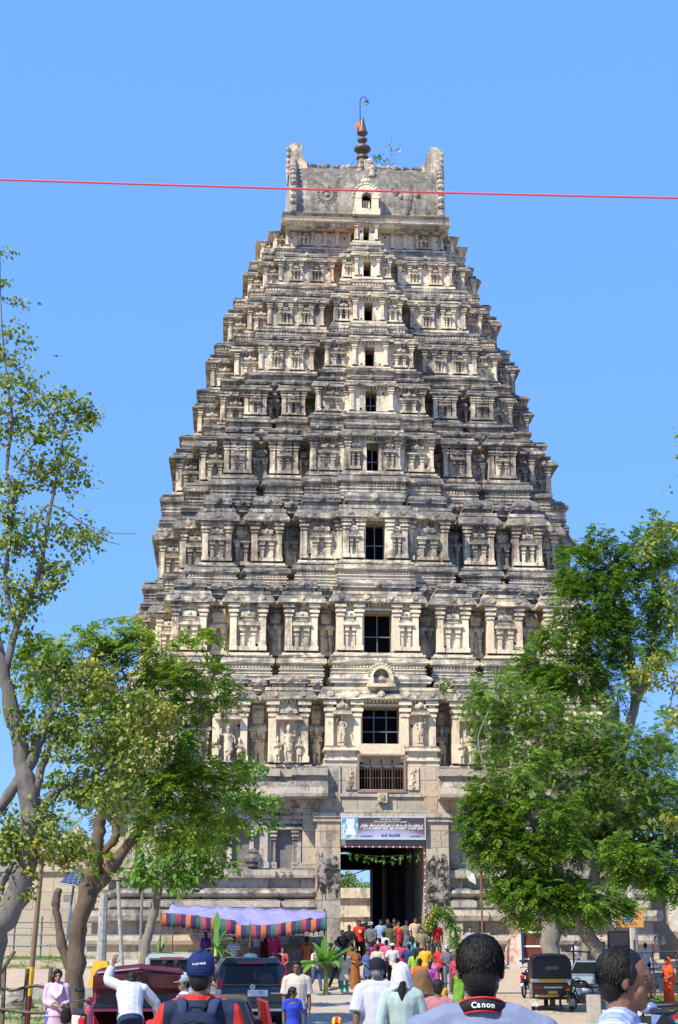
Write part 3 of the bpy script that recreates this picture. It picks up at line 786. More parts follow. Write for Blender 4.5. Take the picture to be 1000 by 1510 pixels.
text('ಹಂಪಿ, ಹೊಸಪೇಟೆ', (.3, -.368, 6.03), .17, M_print2, sign, maxw=.8)
text('ದೂರವಾಣಿ', (-.72, -.368, 6.0), .1, M_print2, sign, maxw=.5)
text('ಬಳ್ಳಾರಿ', (1.35, -.368, 6.0), .1, M_print2, sign, maxw=.45)
# ================================================================= GROUND
def sheet(name, x0, x1, y0, y1, dz, mat, nx=24, kind='structure', edge=0., ys=None):
    mb = MB(); ys = ys or sorted(set([y0+(y1-y0)*i/30 for i in range(31)]+[y for y, _ in GY if y0 < y < y1]))
    ids = []
    for j, y in enumerate(ys):
        row = []
        for i in range(nx+1):
            x = x0+(x1-x0)*i/nx
            if edge and (i in (0, nx)): x += edge*mnoise.noise((y*.35, i*3.1, 0))
            yy = y+(edge*mnoise.noise((x*.35, 7.7, j)) if edge and j in (0, len(ys)-1) else 0)
            row.append(mb.vert(x, yy, gz(yy)+dz))
        ids.append(row)
    for a, b in zip(ids, ids[1:]):
        for i in range(nx): mb.face((a[i], a[i+1], b[i+1], b[i]))
    return tag(mb.build(name, mat, smooth=True), kind=kind)
k = N('dusty_earth'); co = k.coord()
c = k.ramp(k.noise(co, .22, 7, .65), [(.3, (.36, .265, .19, 1)), (.5, (.44, .34, .25, 1)), (.7, (.37, .3, .23, 1))])
c = k.mix(.6, c, k.ramp(k.noise(co, 6, 6, .8), [(.3, (.6, .58, .55, 1)), (.7, (1.2, 1.2, 1.2, 1))]), 'MULTIPLY')
k.color(c); k.bump(k.noise(co, 9, 8, .7), .5, .04); M_earth = k.m
k = N('pale_worn_paving'); co = k.coord()
c = k.ramp(k.noise(co, .35, 7, .65), [(.3, (.34, .30, .25, 1)), (.52, (.40, .36, .305, 1)), (.7, (.32, .295, .26, 1))])
c = k.mix(.5, c, k.ramp(k.noise(co, 5, 7, .8), [(.3, (.65, .64, .62, 1)), (.7, (1.15, 1.15, 1.15, 1))]), 'MULTIPLY')
k.color(c); k.bump(k.noise(co, 14, 8, .7), .4, .02); M_road = k.m
k = N('grassy_soil'); co = k.coord()
k.color(k.ramp(k.noise(co, .5, 7, .7), [(.3, (.05, .085, .02, 1)), (.47, (.10, .14, .035, 1)), (.56, (.33, .27, .17, 1)), (.75, (.4, .32, .22, 1))])); k.bump(k.noise(co, 8, 8, .8), .6, .06); M_grassy = k.m
far = [-40, -15]+list(range(0, 70, 4))+[66, 75, 90, 120, 200, 400, 900, 3000]
sheet('ground', -1800, 1800, -40, 3000, 0, M_earth, 60, ys=sorted(set(far)))
sheet('road', -5.2, 4.2, 4, 63, .006, M_road, 10, edge=.8)
sheet('forecourt', -11, 13, 58.5, 68.2, .012, M_road, 12, edge=.5)
sheet('grass_verge', -42, -7.6, 18, 76, .008, M_grassy, 24, edge=1.2)
sheet('grass_patch', 9.5, 26, 40, 58, .008, M_grassy, 16, edge=1.2)
def kites(name, P, T, Nn, L, Wd, mat, parent=None, kind=None, fold=0.):
    """many leaf blades: base P, direction T, normal Nn, length L, width Wd (numpy arrays)"""
    n = len(P); S = np.cross(T, Nn); S /= np.linalg.norm(S, axis=1)[:, None]+1e-9
    L = L[:, None]; Wd = Wd[:, None]
    V = np.empty((n, 6, 3))
    V[:, 0] = P; V[:, 1] = P+T*L*.28+S*Wd*.42; V[:, 2] = P+T*L*.62+S*Wd*.42; V[:, 3] = P+T*L-Nn*L*.12
    V[:, 4] = P+T*L*.62-S*Wd*.42; V[:, 5] = P+T*L*.28-S*Wd*.42
    me = bpy.data.meshes.new(name); me.vertices.add(n*6); me.vertices.foreach_set('co', V.reshape(-1).astype(np.float32))
    me.loops.add(n*6); me.loops.foreach_set('vertex_index', np.arange(n*6, dtype=np.int32))
    me.polygons.add(n); me.polygons.foreach_set('loop_start', np.arange(0, n*6, 6, dtype=np.int32)); me.polygons.foreach_set('loop_total', np.full(n, 6, dtype=np.int32))
    me.update(calc_edges=True); me.materials.append(mat)
    o = bpy.data.objects.new(name, me); COL.objects.link(o); o.parent = parent
    if kind: o['kind'] = kind
    return o
def leafmat(name, ca, cb, cc, trans=.35, gloss=.35):
    k = N(name); t = k.t
    geo = k.n('NewGeometry'); rp = geo.outputs['Random Per Island']
    co = k.coord(); big = k.noise(co, .55, 3, .5)
    f = k.math('ADD', k.math('MULTIPLY', rp, .55), k.math('MULTIPLY', big, .6))
    c = k.ramp(f, [(.28, ca), (.55, cb), (.85, cc)])
    k.color(c); k.set(Roughness=.5); k.b.inputs['Specular IOR Level'].default_value = gloss
    tr = k.n('BsdfTranslucent'); k.l(k.mix(.6, c, (1.4, 1.5, .5, 1), 'MULTIPLY'), tr.inputs['Color'])
    mx = k.n('MixShader'); mx.inputs[0].default_value = trans
    k.l(k.b.outputs[0], mx.inputs[1]); k.l(tr.outputs[0], mx.inputs[2])
    k.l(mx.outputs[0], t.nodes['Material Output'].inputs['Surface'])
    return k.m
M_peepal = leafmat('heart_leaf', (0.070, 0.122, 0.022, 1), (0.154, 0.223, 0.039, 1), (0.333, 0.359, 0.055, 1))
M_gul = leafmat('feathery_leaf', (0.069, 0.156, 0.022, 1), (0.153, 0.278, 0.027, 1), (0.333, 0.424, 0.036, 1))
M_broad = leafmat('bright_broad_leaf', (.055, .13, .02, 1), (.12, .24, .03, 1), (.2, .34, .045, 1), .4)
M_yell = leafmat('yellowing_leaf', (0.122, 0.154, 0.030, 1), (0.224, 0.242, 0.040, 1), (0.428, 0.374, 0.060, 1))
M_neem = leafmat('fine_neem_leaf', (0.069, 0.149, 0.023, 1), (0.138, 0.253, 0.037, 1), (0.234, 0.356, 0.049, 1))
M_pod = leafmat('dark_feathery_leaf', (0.043, 0.108, 0.015, 1), (0.095, 0.206, 0.021, 1), (0.217, 0.315, 0.030, 1))
M_petal = leafmat('yellow_blossom', (.55, .3, .02, 1), (.7, .42, .03, 1), (.75, .5, .05, 1))
def bark(name, a, b, s=5):
    k = N(name); co = k.coord((1, 1, .35)); k.color(k.ramp(k.noise(co, s, 7, .7, .5), [(.3, a), (.55, b), (.8, tuple(x*.6 for x in a[:3])+(1,))]))
    k.bump(k.noise(co, s*3, 8, .8), 1., .09); return k.m
M_bark1 = bark('pale_grey_bark', (.12, .105, .092, 1), (.22, .2, .175, 1), 2.5)
M_bark2 = bark('brown_bark', (.10, .072, .05, 1), (.19, .14, .1, 1), 3.5)
M_bark3 = bark('grey_brown_bark', (.2, .17, .14, 1), (.31, .27, .22, 1), 4)
def unit(a): return a/(np.linalg.norm(a, axis=1)[:, None]+1e-9)
def smooth_poly(pts, n=5):
    """Catmull-Rom through (x,y,z,r) points"""
    P = [Vector(p) for p in pts]; out = []
    for i in range(len(P)-1):
        a, b, c, d = P[max(i-1, 0)], P[i], P[i+1], P[min(i+2, len(P)-1)]
        for j in range(n):
            t = j/n
            out.append(.5*((2*b)+(c-a)*t+(2*a-5*b+4*c-d)*t*t+(3*b-a-3*c+d)*t**3))
    out.append(P[-1]); return out
def tree(name, label, limbs, blobs, mbark, Y, seed, group=None, blossoms=0, thin=1.):
    """limbs: lists of (px,py,radius m[,dY]); blobs: (px,py,rx px,rz px,n,kind,material[,dY])"""
    rs = np.random.RandomState(seed); rr = random.Random(seed)
    b0 = limbs[0][0]; base = at(b0[0], b0[1], Y+(b0[3] if len(b0) > 3 else 0))
    root = empty(name, (base.x, base.y, gz(base.y)))
    tag(root, label, 'tree', group)
    inv = -Vector(root.location)
    tk = MB(); nodes = []
    for L in limbs:
        pts = []
        for q in L:
            w = at(q[0], q[1], Y+(q[3] if len(q) > 3 else 0)); pts.append((w.x, w.y, w.z, q[2]))
        if L is limbs[0]: pts[0] = pts[0][:2]+(min(pts[0][2], gz(pts[0][1])-.1),)+(pts[0][3],)
        P = [Vector(p) for p in pts]
        def v4(p): return (p[0], p[1], p[2], p[3])
        sm = []
        for i in range(len(pts)-1):
            a, b, c, d = (np.array(pts[j]) for j in (max(i-1, 0), i, i+1, min(i+2, len(pts)-1)))
            for j in range(5):
                t = j/5; sm.append(.5*((2*b)+(c-a)*t+(2*a-5*b+4*c-d)*t*t+(3*b-a-3*c+d)*t**3))
        sm.append(np.array(pts[-1]))
        V = []
        for i, s in enumerate(sm):
            wob = s[3]*.16
            V.append((Vector((s[0]+rr.uniform(-wob, wob), s[1]+rr.uniform(-wob, wob), s[2]))+inv, max(.012, s[3]*rr.uniform(.9, 1.12))))
        tk.tube([v for v, _ in V], [r*thin for _, r in V], 10)
        nodes += V[2:]
    sets = {}
    for B in blobs:
        px, py, rx, rz, n, kind, mat = B[:7]; dY = B[7] if len(B) > 7 else 0
        n = int(n*{'frond': 2.9 if mat is not M_gul else 1.5, 'neem': 4.2, 'leaf': 1.35, 'big': 1.5}[kind]); c = at(px, py, Y+dY); sc = (Y+dY)*1.0/FPX/max(.85, CA-(755-py)/FPX*SA)*1.0
        r = np.array([rx*sc, max(rx, rz)*sc*.85, rz*sc]); c0 = c+inv
        # limb to the blob
        near = min(nodes, key=lambda q: (q[0]-c0).length-3*q[1])
        mid = near[0].lerp(c0, .5)+Vector((rr.uniform(-.15, .15), rr.uniform(-.15, .15), -.08*(near[0]-c0).length))
        rad = min(near[1]*.6, .03+.012*(near[0]-c0).length)
        path = smooth_poly([near[0], mid, c0], 4); tk.tube(path, [rad*(1-.7*i/(len(path)-1)) for i in range(len(path))], 6)
        m = max(4, int(n/ (26 if kind == 'leaf' else 11)))
        d = unit(rs.normal(size=(m, 3))); cl = d*r*(rs.uniform(.25, 1, (m, 1))**.5)*rs.uniform(.8, 1.15, (m, 1))+np.array(c0)
        for q in cl[::3 if kind in ('leaf', 'big') else 9]:
            q = Vector(q); j = rr.randint(4, len(path)-1); s0 = path[j]
            h = s0.lerp(q, .5)+Vector((rr.uniform(-.1, .1), rr.uniform(-.1, .1), rr.uniform(-.05, .12)))
            tk.tube([s0, h, q], [rad*.35, rad*.24, .006], 4)
        idx = rs.randint(0, m, n)
        spread = np.mean(r)*(.17 if kind == 'leaf' else .17)+.05
        P = cl[idx]+rs.normal(size=(n, 3))*spread*np.array([1, 1, .7])
        out = unit(P-np.array(c0)+rs.normal(size=(n, 3))*.25*np.mean(r))
        sets.setdefault((kind, mat.name), [mat, [], []]); sets[(kind, mat.name)][1].append(P); sets[(kind, mat.name)][2].append(out)
    t = tk.build('trunk', mbark, root, smooth=True)
    for (kind, mn), (mat, Ps, Os) in sets.items():
        P = np.concatenate(Ps); O = np.concatenate(Os); n = len(P)
        if kind == 'leaf' or kind == 'big':
            s = .105 if kind == 'leaf' else .2
            T = unit(O*.5+rs.normal(size=(n, 3))*.7+np.array([0, 0, -.45])); Nn = unit(rs.normal(size=(n, 3))*.7+np.array([-.1, -.25, .8])+O*.3); Nn = unit(Nn-T*np.sum(T*Nn, 1)[:, None])
            L = s*rs.uniform(.5, 1.5, n); kites('crown', P, T, Nn, L, L*(.8 if kind == 'leaf' else .55), mat, root)
        else:
            big = {'frond': .5, 'neem': .3}[kind]; pr = {'frond': 9, 'neem': 6}[kind]; pw = {'frond': .046, 'neem': .037}[kind]; pl = {'frond': .165, 'neem': .1}[kind]
            D = unit(O*np.array([1, 1, .55])+rs.normal(size=(n, 3))*.35+np.array([0, 0, .08])); Ln = big*rs.uniform(.65, 1.25, n)
            up = unit(np.array([0, 0, 1.])+rs.normal(size=(n, 3))*.35); S = unit(np.cross(D, up)); up = np.cross(S, D)
            PP = []; TT = []; NN = []; LL = []
            for j in range(pr):
                f = (j+.6)/pr; b = P+D*(Ln*f)[:, None]-np.array([0, 0, 1])*(Ln*f*f*.45)[:, None]
                taper = math.sin(math.pi*(.16+.8*f))
                for sg in (1, -1):
                    T = unit(S*sg*.9+D*.55+rs.normal(size=(n, 3))*.14-np.array([0, 0, .22])); PP.append(b); TT.append(T); NN.append(unit(up+rs.normal(size=(n, 3))*.18)); LL.append(np.full(n, pl*taper)*rs.uniform(.8, 1.2, n))
            PP, TT, NN, LL = np.concatenate(PP), np.concatenate(TT), np.concatenate(NN), np.concatenate(LL)
            kites('crown', PP, TT, NN, LL, np.full(len(LL), pw)*rs.uniform(.8, 1.3, len(LL)), mat, root)
            if blossoms and kind == 'frond':
                ii = rs.randint(0, n, blossoms); kites('blossom', P[ii]+O[ii]*.12, unit(rs.normal(size=(blossoms, 3))), unit(rs.normal(size=(blossoms, 3))), np.full(blossoms, .1), np.full(blossoms, .08), M_petal, root)
    return root
l, f, b, nm = 'leaf', 'frond', 'big', 'neem'
p, g_, y_ = M_peepal, M_gul, M_yell
tree('peepal_tree', 'tall pale grey trunked tree with sparse heart shaped leaves, beside the slanting brown trunk',
  [[(-26, 1475, .42), (-12, 1400, .4), (12, 1345, .36), (36, 1285, .32), (44, 1225, .28), (46, 1180, .26), (37, 1142, .25), (26, 1090, .24), (8, 1000, .2), (-10, 930, .16)],
   [(44, 1200, .2), (30, 1150, .18), (44, 1125, .18), (56, 1095, .17), (72, 1055, .14), (98, 1020, .1), (130, 1000, .06)], [(-30, 1215, .18), (0, 1190, .17), (32, 1145, .16)],
   [(10, 985, .13), (24, 925, .11), (43, 884, .1), (60, 835, .08), (72, 760, .06), (86, 690, .045), (96, 620, .02)],
   [(24, 925, .08), (8, 860, .08), (14, 800, .07), (20, 740, .06), (10, 690, .055), (18, 620, .05), (8, 540, .035), (2, 460, .02), (0, 370, .012)],
   [(60, 835, .05), (50, 800, .04), (70, 745, .03), (120, 770, .02), (150, 795, .012), (178, 803, .006)], [(120, 770, .012), (160, 785, .008), (200, 787, .005)],
   [(20, 690, .04), (45, 660, .03), (75, 625, .02), (85, 585, .01)], [(60, 1210, .14), (52, 1180, .15), (62, 1130, .12), (80, 1090, .08), (120, 1060, .05)],
   [(44, 1225, .12), (62, 1190, .1), (85, 1165, .08), (140, 1140, .05)], [(-20, 1330, .1), (5, 1300, .12), (20, 1270, .06)]],
  [(4, 370, 16, 22, 60, l, p), (2, 425, 14, 22, 60, l, p), (26, 447, 14, 10, 30, l, p), (10, 500, 34, 28, 190, l, p), (14, 560, 40, 45, 420, l, p), (6, 625, 34, 40, 360, l, p), (66, 585, 26, 18, 120, l, p), (110, 598, 34, 30, 330, l, p), (86, 632, 40, 28, 330, l, p), (128, 622, 18, 24, 110, l, p),
   (96, 690, 40, 36, 430, l, p), (44, 700, 34, 34, 260, l, y_), (14, 740, 34, 36, 300, l, p), (60, 780, 44, 32, 330, l, p), (118, 800, 36, 34, 330, l, p), (28, 815, 40, 34, 360, l, p), (70, 842, 34, 26, 250, l, p), (20, 870, 28, 40, 280, l, p), (62, 886, 36, 24, 250, l, p), (22, 935, 24, 24, 140, l, p),
   (80, 990, 50, 34, 480, l, p), (135, 1000, 44, 36, 480, l, y_), (120, 1060, 60, 50, 820, l, p), (185, 1050, 40, 46, 420, l, p), (70, 1080, 40, 40, 340, l, p), (175, 1120, 60, 48, 800, l, p), (110, 1140, 46, 40, 420, l, p), (228, 1060, 40, 34, 420, l, y_), (165, 1170, 56, 26, 430, l, p),(30, 1040, 26, 40, 160, l, p),
   (40, 1215, 48, 38, 680, l, p), (10, 1245, 30, 34, 300, l, p), (92, 1240, 38, 22, 300, l, p), (70, 1265, 44, 20, 260, l, y_), (25, 1290, 26, 12, 120, l, y_), (118, 1262, 20, 12, 70, l, p), (45, 1322, 16, 12, 50, l, p), (4, 1320, 14, 14, 60, l, y_)],
  M_bark1, 36., 11, thin=.8)
tree('flame_tree', 'leaning brown trunk with a pruned dead stub and a broad feathery green crown',
  [[(108, 1500, .34), (112, 1420, .29), (118, 1360, .28), (132, 1310, .3), (142, 1275, .24), (144, 1240, .2), (149, 1205, .19), (156, 1170, .14), (172, 1110, .1), (185, 1050, .07)],
   [(132, 1318, .22), (160, 1285, .2), (186, 1250, .17), (208, 1222, .14), (232, 1180, .1), (262, 1110, .07), (268, 1040, .045)],
   [(108, 1440, .17), (92, 1395, .14), (84, 1350, .12), (83, 1325, .13), (87, 1312, .1)], [(148, 1262, .12), (166, 1242, .13), (172, 1225, .11), (160, 1205, .08)], [(140, 1290, .13), (122, 1286, .11), (117, 1276, .07)],
   [(172, 1110, .08), (200, 1060, .06), (240, 1000, .04), (290, 1020, .02)], [(208, 1222, .08), (260, 1190, .06), (300, 1170, .03)], [(240, 1010, .03), (270, 1015, .025), (300, 1045, .02), (322, 1052, .01)], [(262, 1110, .05), (222, 1080, .04), (165, 960, .03), (120, 940, .015)]],
  [(110, 955, 50, 22, 110, f, g_), (60, 985, 44, 26, 90, f, g_), (100, 1000, 50, 34, 110, f, g_), (165, 935, 44, 18, 70, f, g_), (215, 955, 44, 24, 80, f, g_), (262, 965, 44, 26, 80, f, g_), (300, 1000, 36, 26, 66, f, g_), (322, 1040, 24, 24, 40, f, g_), (190, 995, 56, 34, 120, f, g_), (250, 1020, 46, 30, 80, f, g_),
   (70, 970, 36, 22, 40, f, g_), (300, 950, 20, 14, 22, f, g_), (200, 1060, 56, 40, 120, f, g_), (252, 1085, 36, 30, 70, f, g_), (225, 1130, 56, 40, 130, f, g_), (285, 1120, 44, 24, 60, f, g_), (322, 1150, 46, 22, 66, f, g_), (270, 1165, 56, 32, 120, f, g_), (205, 1180, 44, 34, 90, f, g_), (330, 1185, 40, 26, 60, f, g_), (240, 1215, 56, 24, 90, f, g_), (300, 1210, 46, 24, 60, f, g_),
   (150, 1080, 50, 50, 60, f, g_), (90, 1030, 60, 50, 60, f, g_, 1.5), (130, 1150, 50, 40, 60, f, g_), (150, 1195, 14, 10, 10, f, g_), (152, 1262, 12, 14, 14, f, g_), (138, 1283, 12, 8, 10, f, g_),
   (225, 1055, 42, 26, 380, l, y_, -1.5), (180, 1090, 60, 50, 300, l, y_, -1.5)],
  M_bark2, 42., 12, blossoms=60, thin=.86)
bb = M_broad
tree('almond_tree', 'small thin trunked tree with bright broad leaves behind the awning end',
  [[(210, 1424, .17), (214, 1400, .15), (222, 1365, .14), (232, 1325, .13), (238, 1298, .12), (262, 1262, .08), (300, 1225, .05), (345, 1185, .03)], [(236, 1305, .08), (212, 1280, .05), (196, 1268, .02)], [(262, 1262, .05), (320, 1255, .04), (340, 1240, .02)], [(300, 1225, .03), (360, 1210, .025), (400, 1190, .01)], [(318, 1205, .025), (350, 1150, .02), (376, 1128, .01)]],
  [(235, 1275, 44, 26, 330, b, bb), (200, 1285, 24, 16, 90, b, bb), (285, 1270, 42, 28, 330, b, bb), (255, 1300, 50, 12, 170, b, bb), (300, 1235, 44, 28, 260, b, bb), (340, 1225, 30, 20, 130, b, bb), (358, 1180, 30, 12, 90, b, bb), (392, 1186, 30, 12, 110, b, bb), (366, 1135, 24, 12, 80, b, bb), (350, 1160, 28, 16, 90, b, bb), (384, 1215, 20, 12, 40, b, bb), (330, 1280, 24, 14, 60, b, bb), (275, 1220, 30, 20, 120, b, bb)],
  M_bark3, 50., 13)
nn, pd = M_neem, M_pod
tree('rain_tree', 'tree whose thick trunk leans toward the moving heads, with low feathery branches over the rickshaw',
  [[(912, 1460, .34), (896, 1425, .32), (880, 1400, .3), (862, 1370, .28), (847, 1340, .26), (834, 1305, .2), (815, 1270, .16), (795, 1235, .12), (776, 1195, .09)], [(795, 1240, .1), (786, 1210, .09), (748, 1205, .085), (742, 1180, .08), (722, 1150, .075), (714, 1128, .06)], [(776, 1200, .08), (774, 1180, .08), (779, 1165, .08), (788, 1153, .075)], [(834, 1305, .12), (790, 1310, .06), (750, 1305, .03)], [(850, 1345, .1), (880, 1320, .05), (900, 1330, .02)], [(714, 1128, .04), (705, 1090, .03), (720, 1050, .02)]],
  [(790, 1315, 52, 24, 130, f, pd), (750, 1320, 34, 18, 60, f, pd), (830, 1320, 40, 26, 100, f, pd), (868, 1330, 40, 22, 80, f, nn), (895, 1335, 22, 14, 30, f, nn), (735, 1240, 36, 34, 110, f, pd), (708, 1215, 22, 28, 60, f, pd), (770, 1260, 46, 30, 110, f, pd), (740, 1190, 40, 26, 70, f, pd), (714, 1175, 22, 18, 30, f, pd), (800, 1200, 46, 36, 100, f, pd), (760, 1135, 46, 30, 80, f, pd), (820, 1250, 46, 36, 110, f, pd), (790, 1350, 40, 12, 50, f, pd), (715, 1265, 16, 16, 24, f, pd)],
  M_bark3, 49., 14, thin=.82)
tree('neem_tree', 'tree with thick upright trunk right behind the rickshaw and drooping light green crown',
  [[(812, 1425, .46), (812, 1390, .42), (813, 1340, .4), (818, 1290, .34), (826, 1220, .26), (838, 1160, .2), (850, 1110, .14), (860, 1060, .08)], [(826, 1220, .16), (780, 1130, .1), (740, 1060, .06), (735, 1010, .03)], [(838, 1160, .14), (890, 1130, .1), (940, 1120, .06)], [(830, 1210, .12), (900, 1190, .08), (960, 1180, .04)]],
  [(738, 1020, 38, 30, 120, nm, nn), (705, 1050, 24, 36, 90, nm, nn), (780, 1040, 44, 34, 150, nm, nn), (745, 1075, 44, 34, 120, nm, nn), (815, 1085, 50, 40, 200, nm, nn), (870, 1085, 44, 40, 180, nm, nn), (850, 1140, 56, 40, 240, nm, nn), (920, 1110, 50, 44, 240, nm, nn), (960, 1130, 40, 50, 200, nm, nn), (905, 1170, 60, 40, 220, nm, nn), (965, 1190, 40, 40, 160, nm, nn), (860, 1195, 50, 30, 150, nm, nn), (795, 1130, 40, 36, 110, nm, nn), (722, 1105, 26, 24, 50, nm, nn), (990, 1080, 20, 40, 90, nm, nn)],
  M_bark3, 56., 15, thin=.78)
tree('copper_pod_tree', 'tall dark feathery tree with yellow blossoms and a thin slanting trunk by the compound wall',
  [[(864, 1380, .26), (868, 1335, .22), (878, 1285, .2), (893, 1220, .19), (910, 1140, .18), (925, 1080, .2), (938, 1030, .19), (930, 970, .15), (920, 900, .1), (905, 840, .06), (890, 790, .02)], [(936, 1040, .14), (960, 980, .1), (965, 900, .07), (958, 820, .04)], [(926, 960, .1), (880, 930, .07), (850, 880, .05), (858, 830, .02)], [(925, 1080, .1), (870, 1030, .07), (810, 1000, .04), (765, 990, .015)], [(893, 1220, .1), (930, 1245, .07), (960, 1250, .03)]],
  [(880, 795, 26, 20, 40, f, pd), (858, 835, 34, 30, 90, f, pd), (905, 835, 36, 30, 100, f, pd), (945, 815, 40, 36, 120, f, pd), (985, 800, 28, 40, 90, f, pd), (840, 880, 26, 30, 70, f, pd), (885, 880, 44, 36, 130, f, pd), (940, 880, 46, 40, 140, f, pd), (985, 890, 26, 44, 100, f, pd), (832, 930, 36, 30, 90, f, pd), (880, 940, 46, 36, 140, f, pd), (935, 950, 46, 36, 120, f, pd), (810, 970, 40, 26, 90, f, pd), (770, 990, 28, 16, 44, f, pd), (850, 990, 50, 32, 130, f, pd), (905, 1010, 46, 34, 110, f, pd), (800, 1010, 34, 20, 60, f, pd), (905, 1230, 44, 30, 100, f, pd), (955, 1225, 44, 36, 130, f, pd), (985, 1260, 28, 30, 80, f, pd), (950, 1290, 30, 14, 50, f, pd), (990, 1300, 24, 18, 50, f, pd), (915, 1275, 34, 18, 60, f, pd), (930, 1265, 40, 24, 80, f, pd), (860, 1230, 40, 34, 100, f, pd), (980, 1180, 28, 40, 80, f, pd)],
  M_bark3, 58., 16, blossoms=170)
tree('fig_tree', 'tree at the far right edge with broad yellowing leaves hanging over the wall',
  [[(1115, 1500, .4), (1105, 1380, .36), (1090, 1300, .3), (1070, 1150, .25), (1060, 1000, .2), (1050, 850, .14), (1045, 700, .08), (1030, 620, .03)], [(1092, 1330, .14), (1040, 1330, .13), (1003, 1318, .12), (965, 1290, .1), (932, 1268, .07), (905, 1250, .04)], [(1060, 1000, .1), (1020, 1010, .07), (985, 1005, .03)], [(1050, 850, .08), (1015, 800, .04), (985, 770, .015)], [(1045, 700, .05), (1015, 660, .02), (998, 640, .01)]],
  [(940, 1268, 30, 16, 40, f, pd), (968, 1275, 30, 16, 40, f, pd), (995, 1296, 24, 18, 36, f, pd), (915, 1250, 24, 18, 34, f, pd), (950, 1300, 30, 8, 24, f, pd), (998, 640, 10, 10, 16, l, p), (1002, 665, 8, 8, 10, l, p), (985, 775, 30, 22, 150, l, p), (965, 790, 24, 18, 90, l, p), (950, 815, 22, 14, 70, l, p), (985, 870, 24, 20, 90, l, y_), (960, 985, 30, 20, 190, l, y_), (985, 1010, 26, 24, 190, l, y_), (975, 975, 28, 16, 120, l, p), (990, 1050, 16, 22, 80, l, y_), (985, 1215, 24, 10, 60, b, y_), (1040, 900, 60, 90, 700, l, p), (1060, 760, 60, 80, 500, l, p), (1060, 1050, 50, 60, 400, l, p)],
  M_bark2, 44., 17)
# trees far behind the walls
for i, (px, py, Y, rx, rz, nn_) in enumerate(((92, 1222, 120, 30, 22, 500), (58, 1232, 125, 34, 20, 400))):
    tree('distant_tree', ['hazy rounded tree above the left compound wall, between the slanting trunk and the brown pole', 'lower hazy tree half behind the grey fig limbs above the compound wall'][i], [[(px, 1420, .4), (px, 1300, .3), (px, py, .1)]], [(px, py, rx, rz, nn_, b, M_neem), (px-rx*.5, py+rz*.6, rx*.6, rz*.7, nn_//2, b, M_neem)], M_bark3, Y, 31+i, 'far trees')
for i, (px, py, Y, rx, rz, nn_) in enumerate(((510, 1300, 110, 16, 14, 420), (536, 1308, 118, 14, 10, 300), (556, 1312, 112, 12, 10, 300))):
    tree('courtyard_tree', ['leafy tree at the left of the far opening seen through the gateway', 'middle small tree seen through the gateway above the courtyard wall', 'small tree at the right of the far opening seen through the gateway'][i], [[(px, 1420, .3), (px, 1340, .2), (px, py, .1)]], [(px, py, rx, rz, nn_, b, M_neem), (px-6, py+8, rx*.8, rz*.7, nn_//2, b, M_neem)], M_bark3, Y, 41+i, 'courtyard trees')
# ---------------------------------------------------------------- grass tufts
rs = np.random.RandomState(5)
def grass(name, n, x0, x1, y0, y1):
    X = rs.uniform(x0, x1, n); Yv = rs.uniform(y0, y1, n)
    keep = np.array([mnoise.noise((a*.4, c*.4, 3.3)) > -.12 for a, c in zip(X, Yv)]); X, Yv = X[keep], Yv[keep]; n = len(X)
    P = np.stack([X, Yv, np.array([gz(v) for v in Yv])+.005], 1); T = unit(rs.normal(size=(n, 3))*.4+np.array([0, 0, 1.])); Nn = unit(rs.normal(size=(n, 3))*np.array([1, 1, .2])); Nn = unit(Nn-T*np.sum(T*Nn, 1)[:, None])
    return kites(name, P, T, Nn, rs.uniform(.06, .2, n), np.full(n, .025), M_broad, kind='stuff')
grass('grass', 26000, -26, -8.2, 34, 72); grass('grass', 6000, 10, 16, 46, 58)
# ================================================================= PEOPLE
def v3(*a): return Vector(a)
SK = dict(pel=(0, .0, .93), ch=(0, .0, 1.27), nk=(0, .015, 1.45), hd=(0, -.005, 1.585), look=(0, -1, 0),
  shl=(-.178, .01, 1.372), ell=(-.235, .03, 1.12), wrl=(-.245, -.03, .87), hdl=(-.245, -.06, .79),
  shr=(.178, .01, 1.372), elr=(.235, .03, 1.12), wrr=(.245, -.03, .87), hdr=(.245, -.06, .79),
  hpl=(-.09, .0, .9), knl=(-.1, -.015, .49), anl=(-.1, .02, .085), hpr=(.09, .0, .9), knr=(.1, -.015, .49), anr=(.1, .02, .085))
def skel(**kw):
    d = {k: Vector(v) for k, v in SK.items()}
    for k, v in kw.items(): d[k] = Vector(v)
    return d
def oval(c, ax, right, rx, ry, n=14, p=1.0):
    ax = ax.normalized(); r = (right-ax*right.dot(ax)).normalized(); f = ax.cross(r)
    return [c+r*(rx*math.cos(2*math.pi*i/n))+f*(ry*math.sin(2*math.pi*i/n)) for i in range(n)]
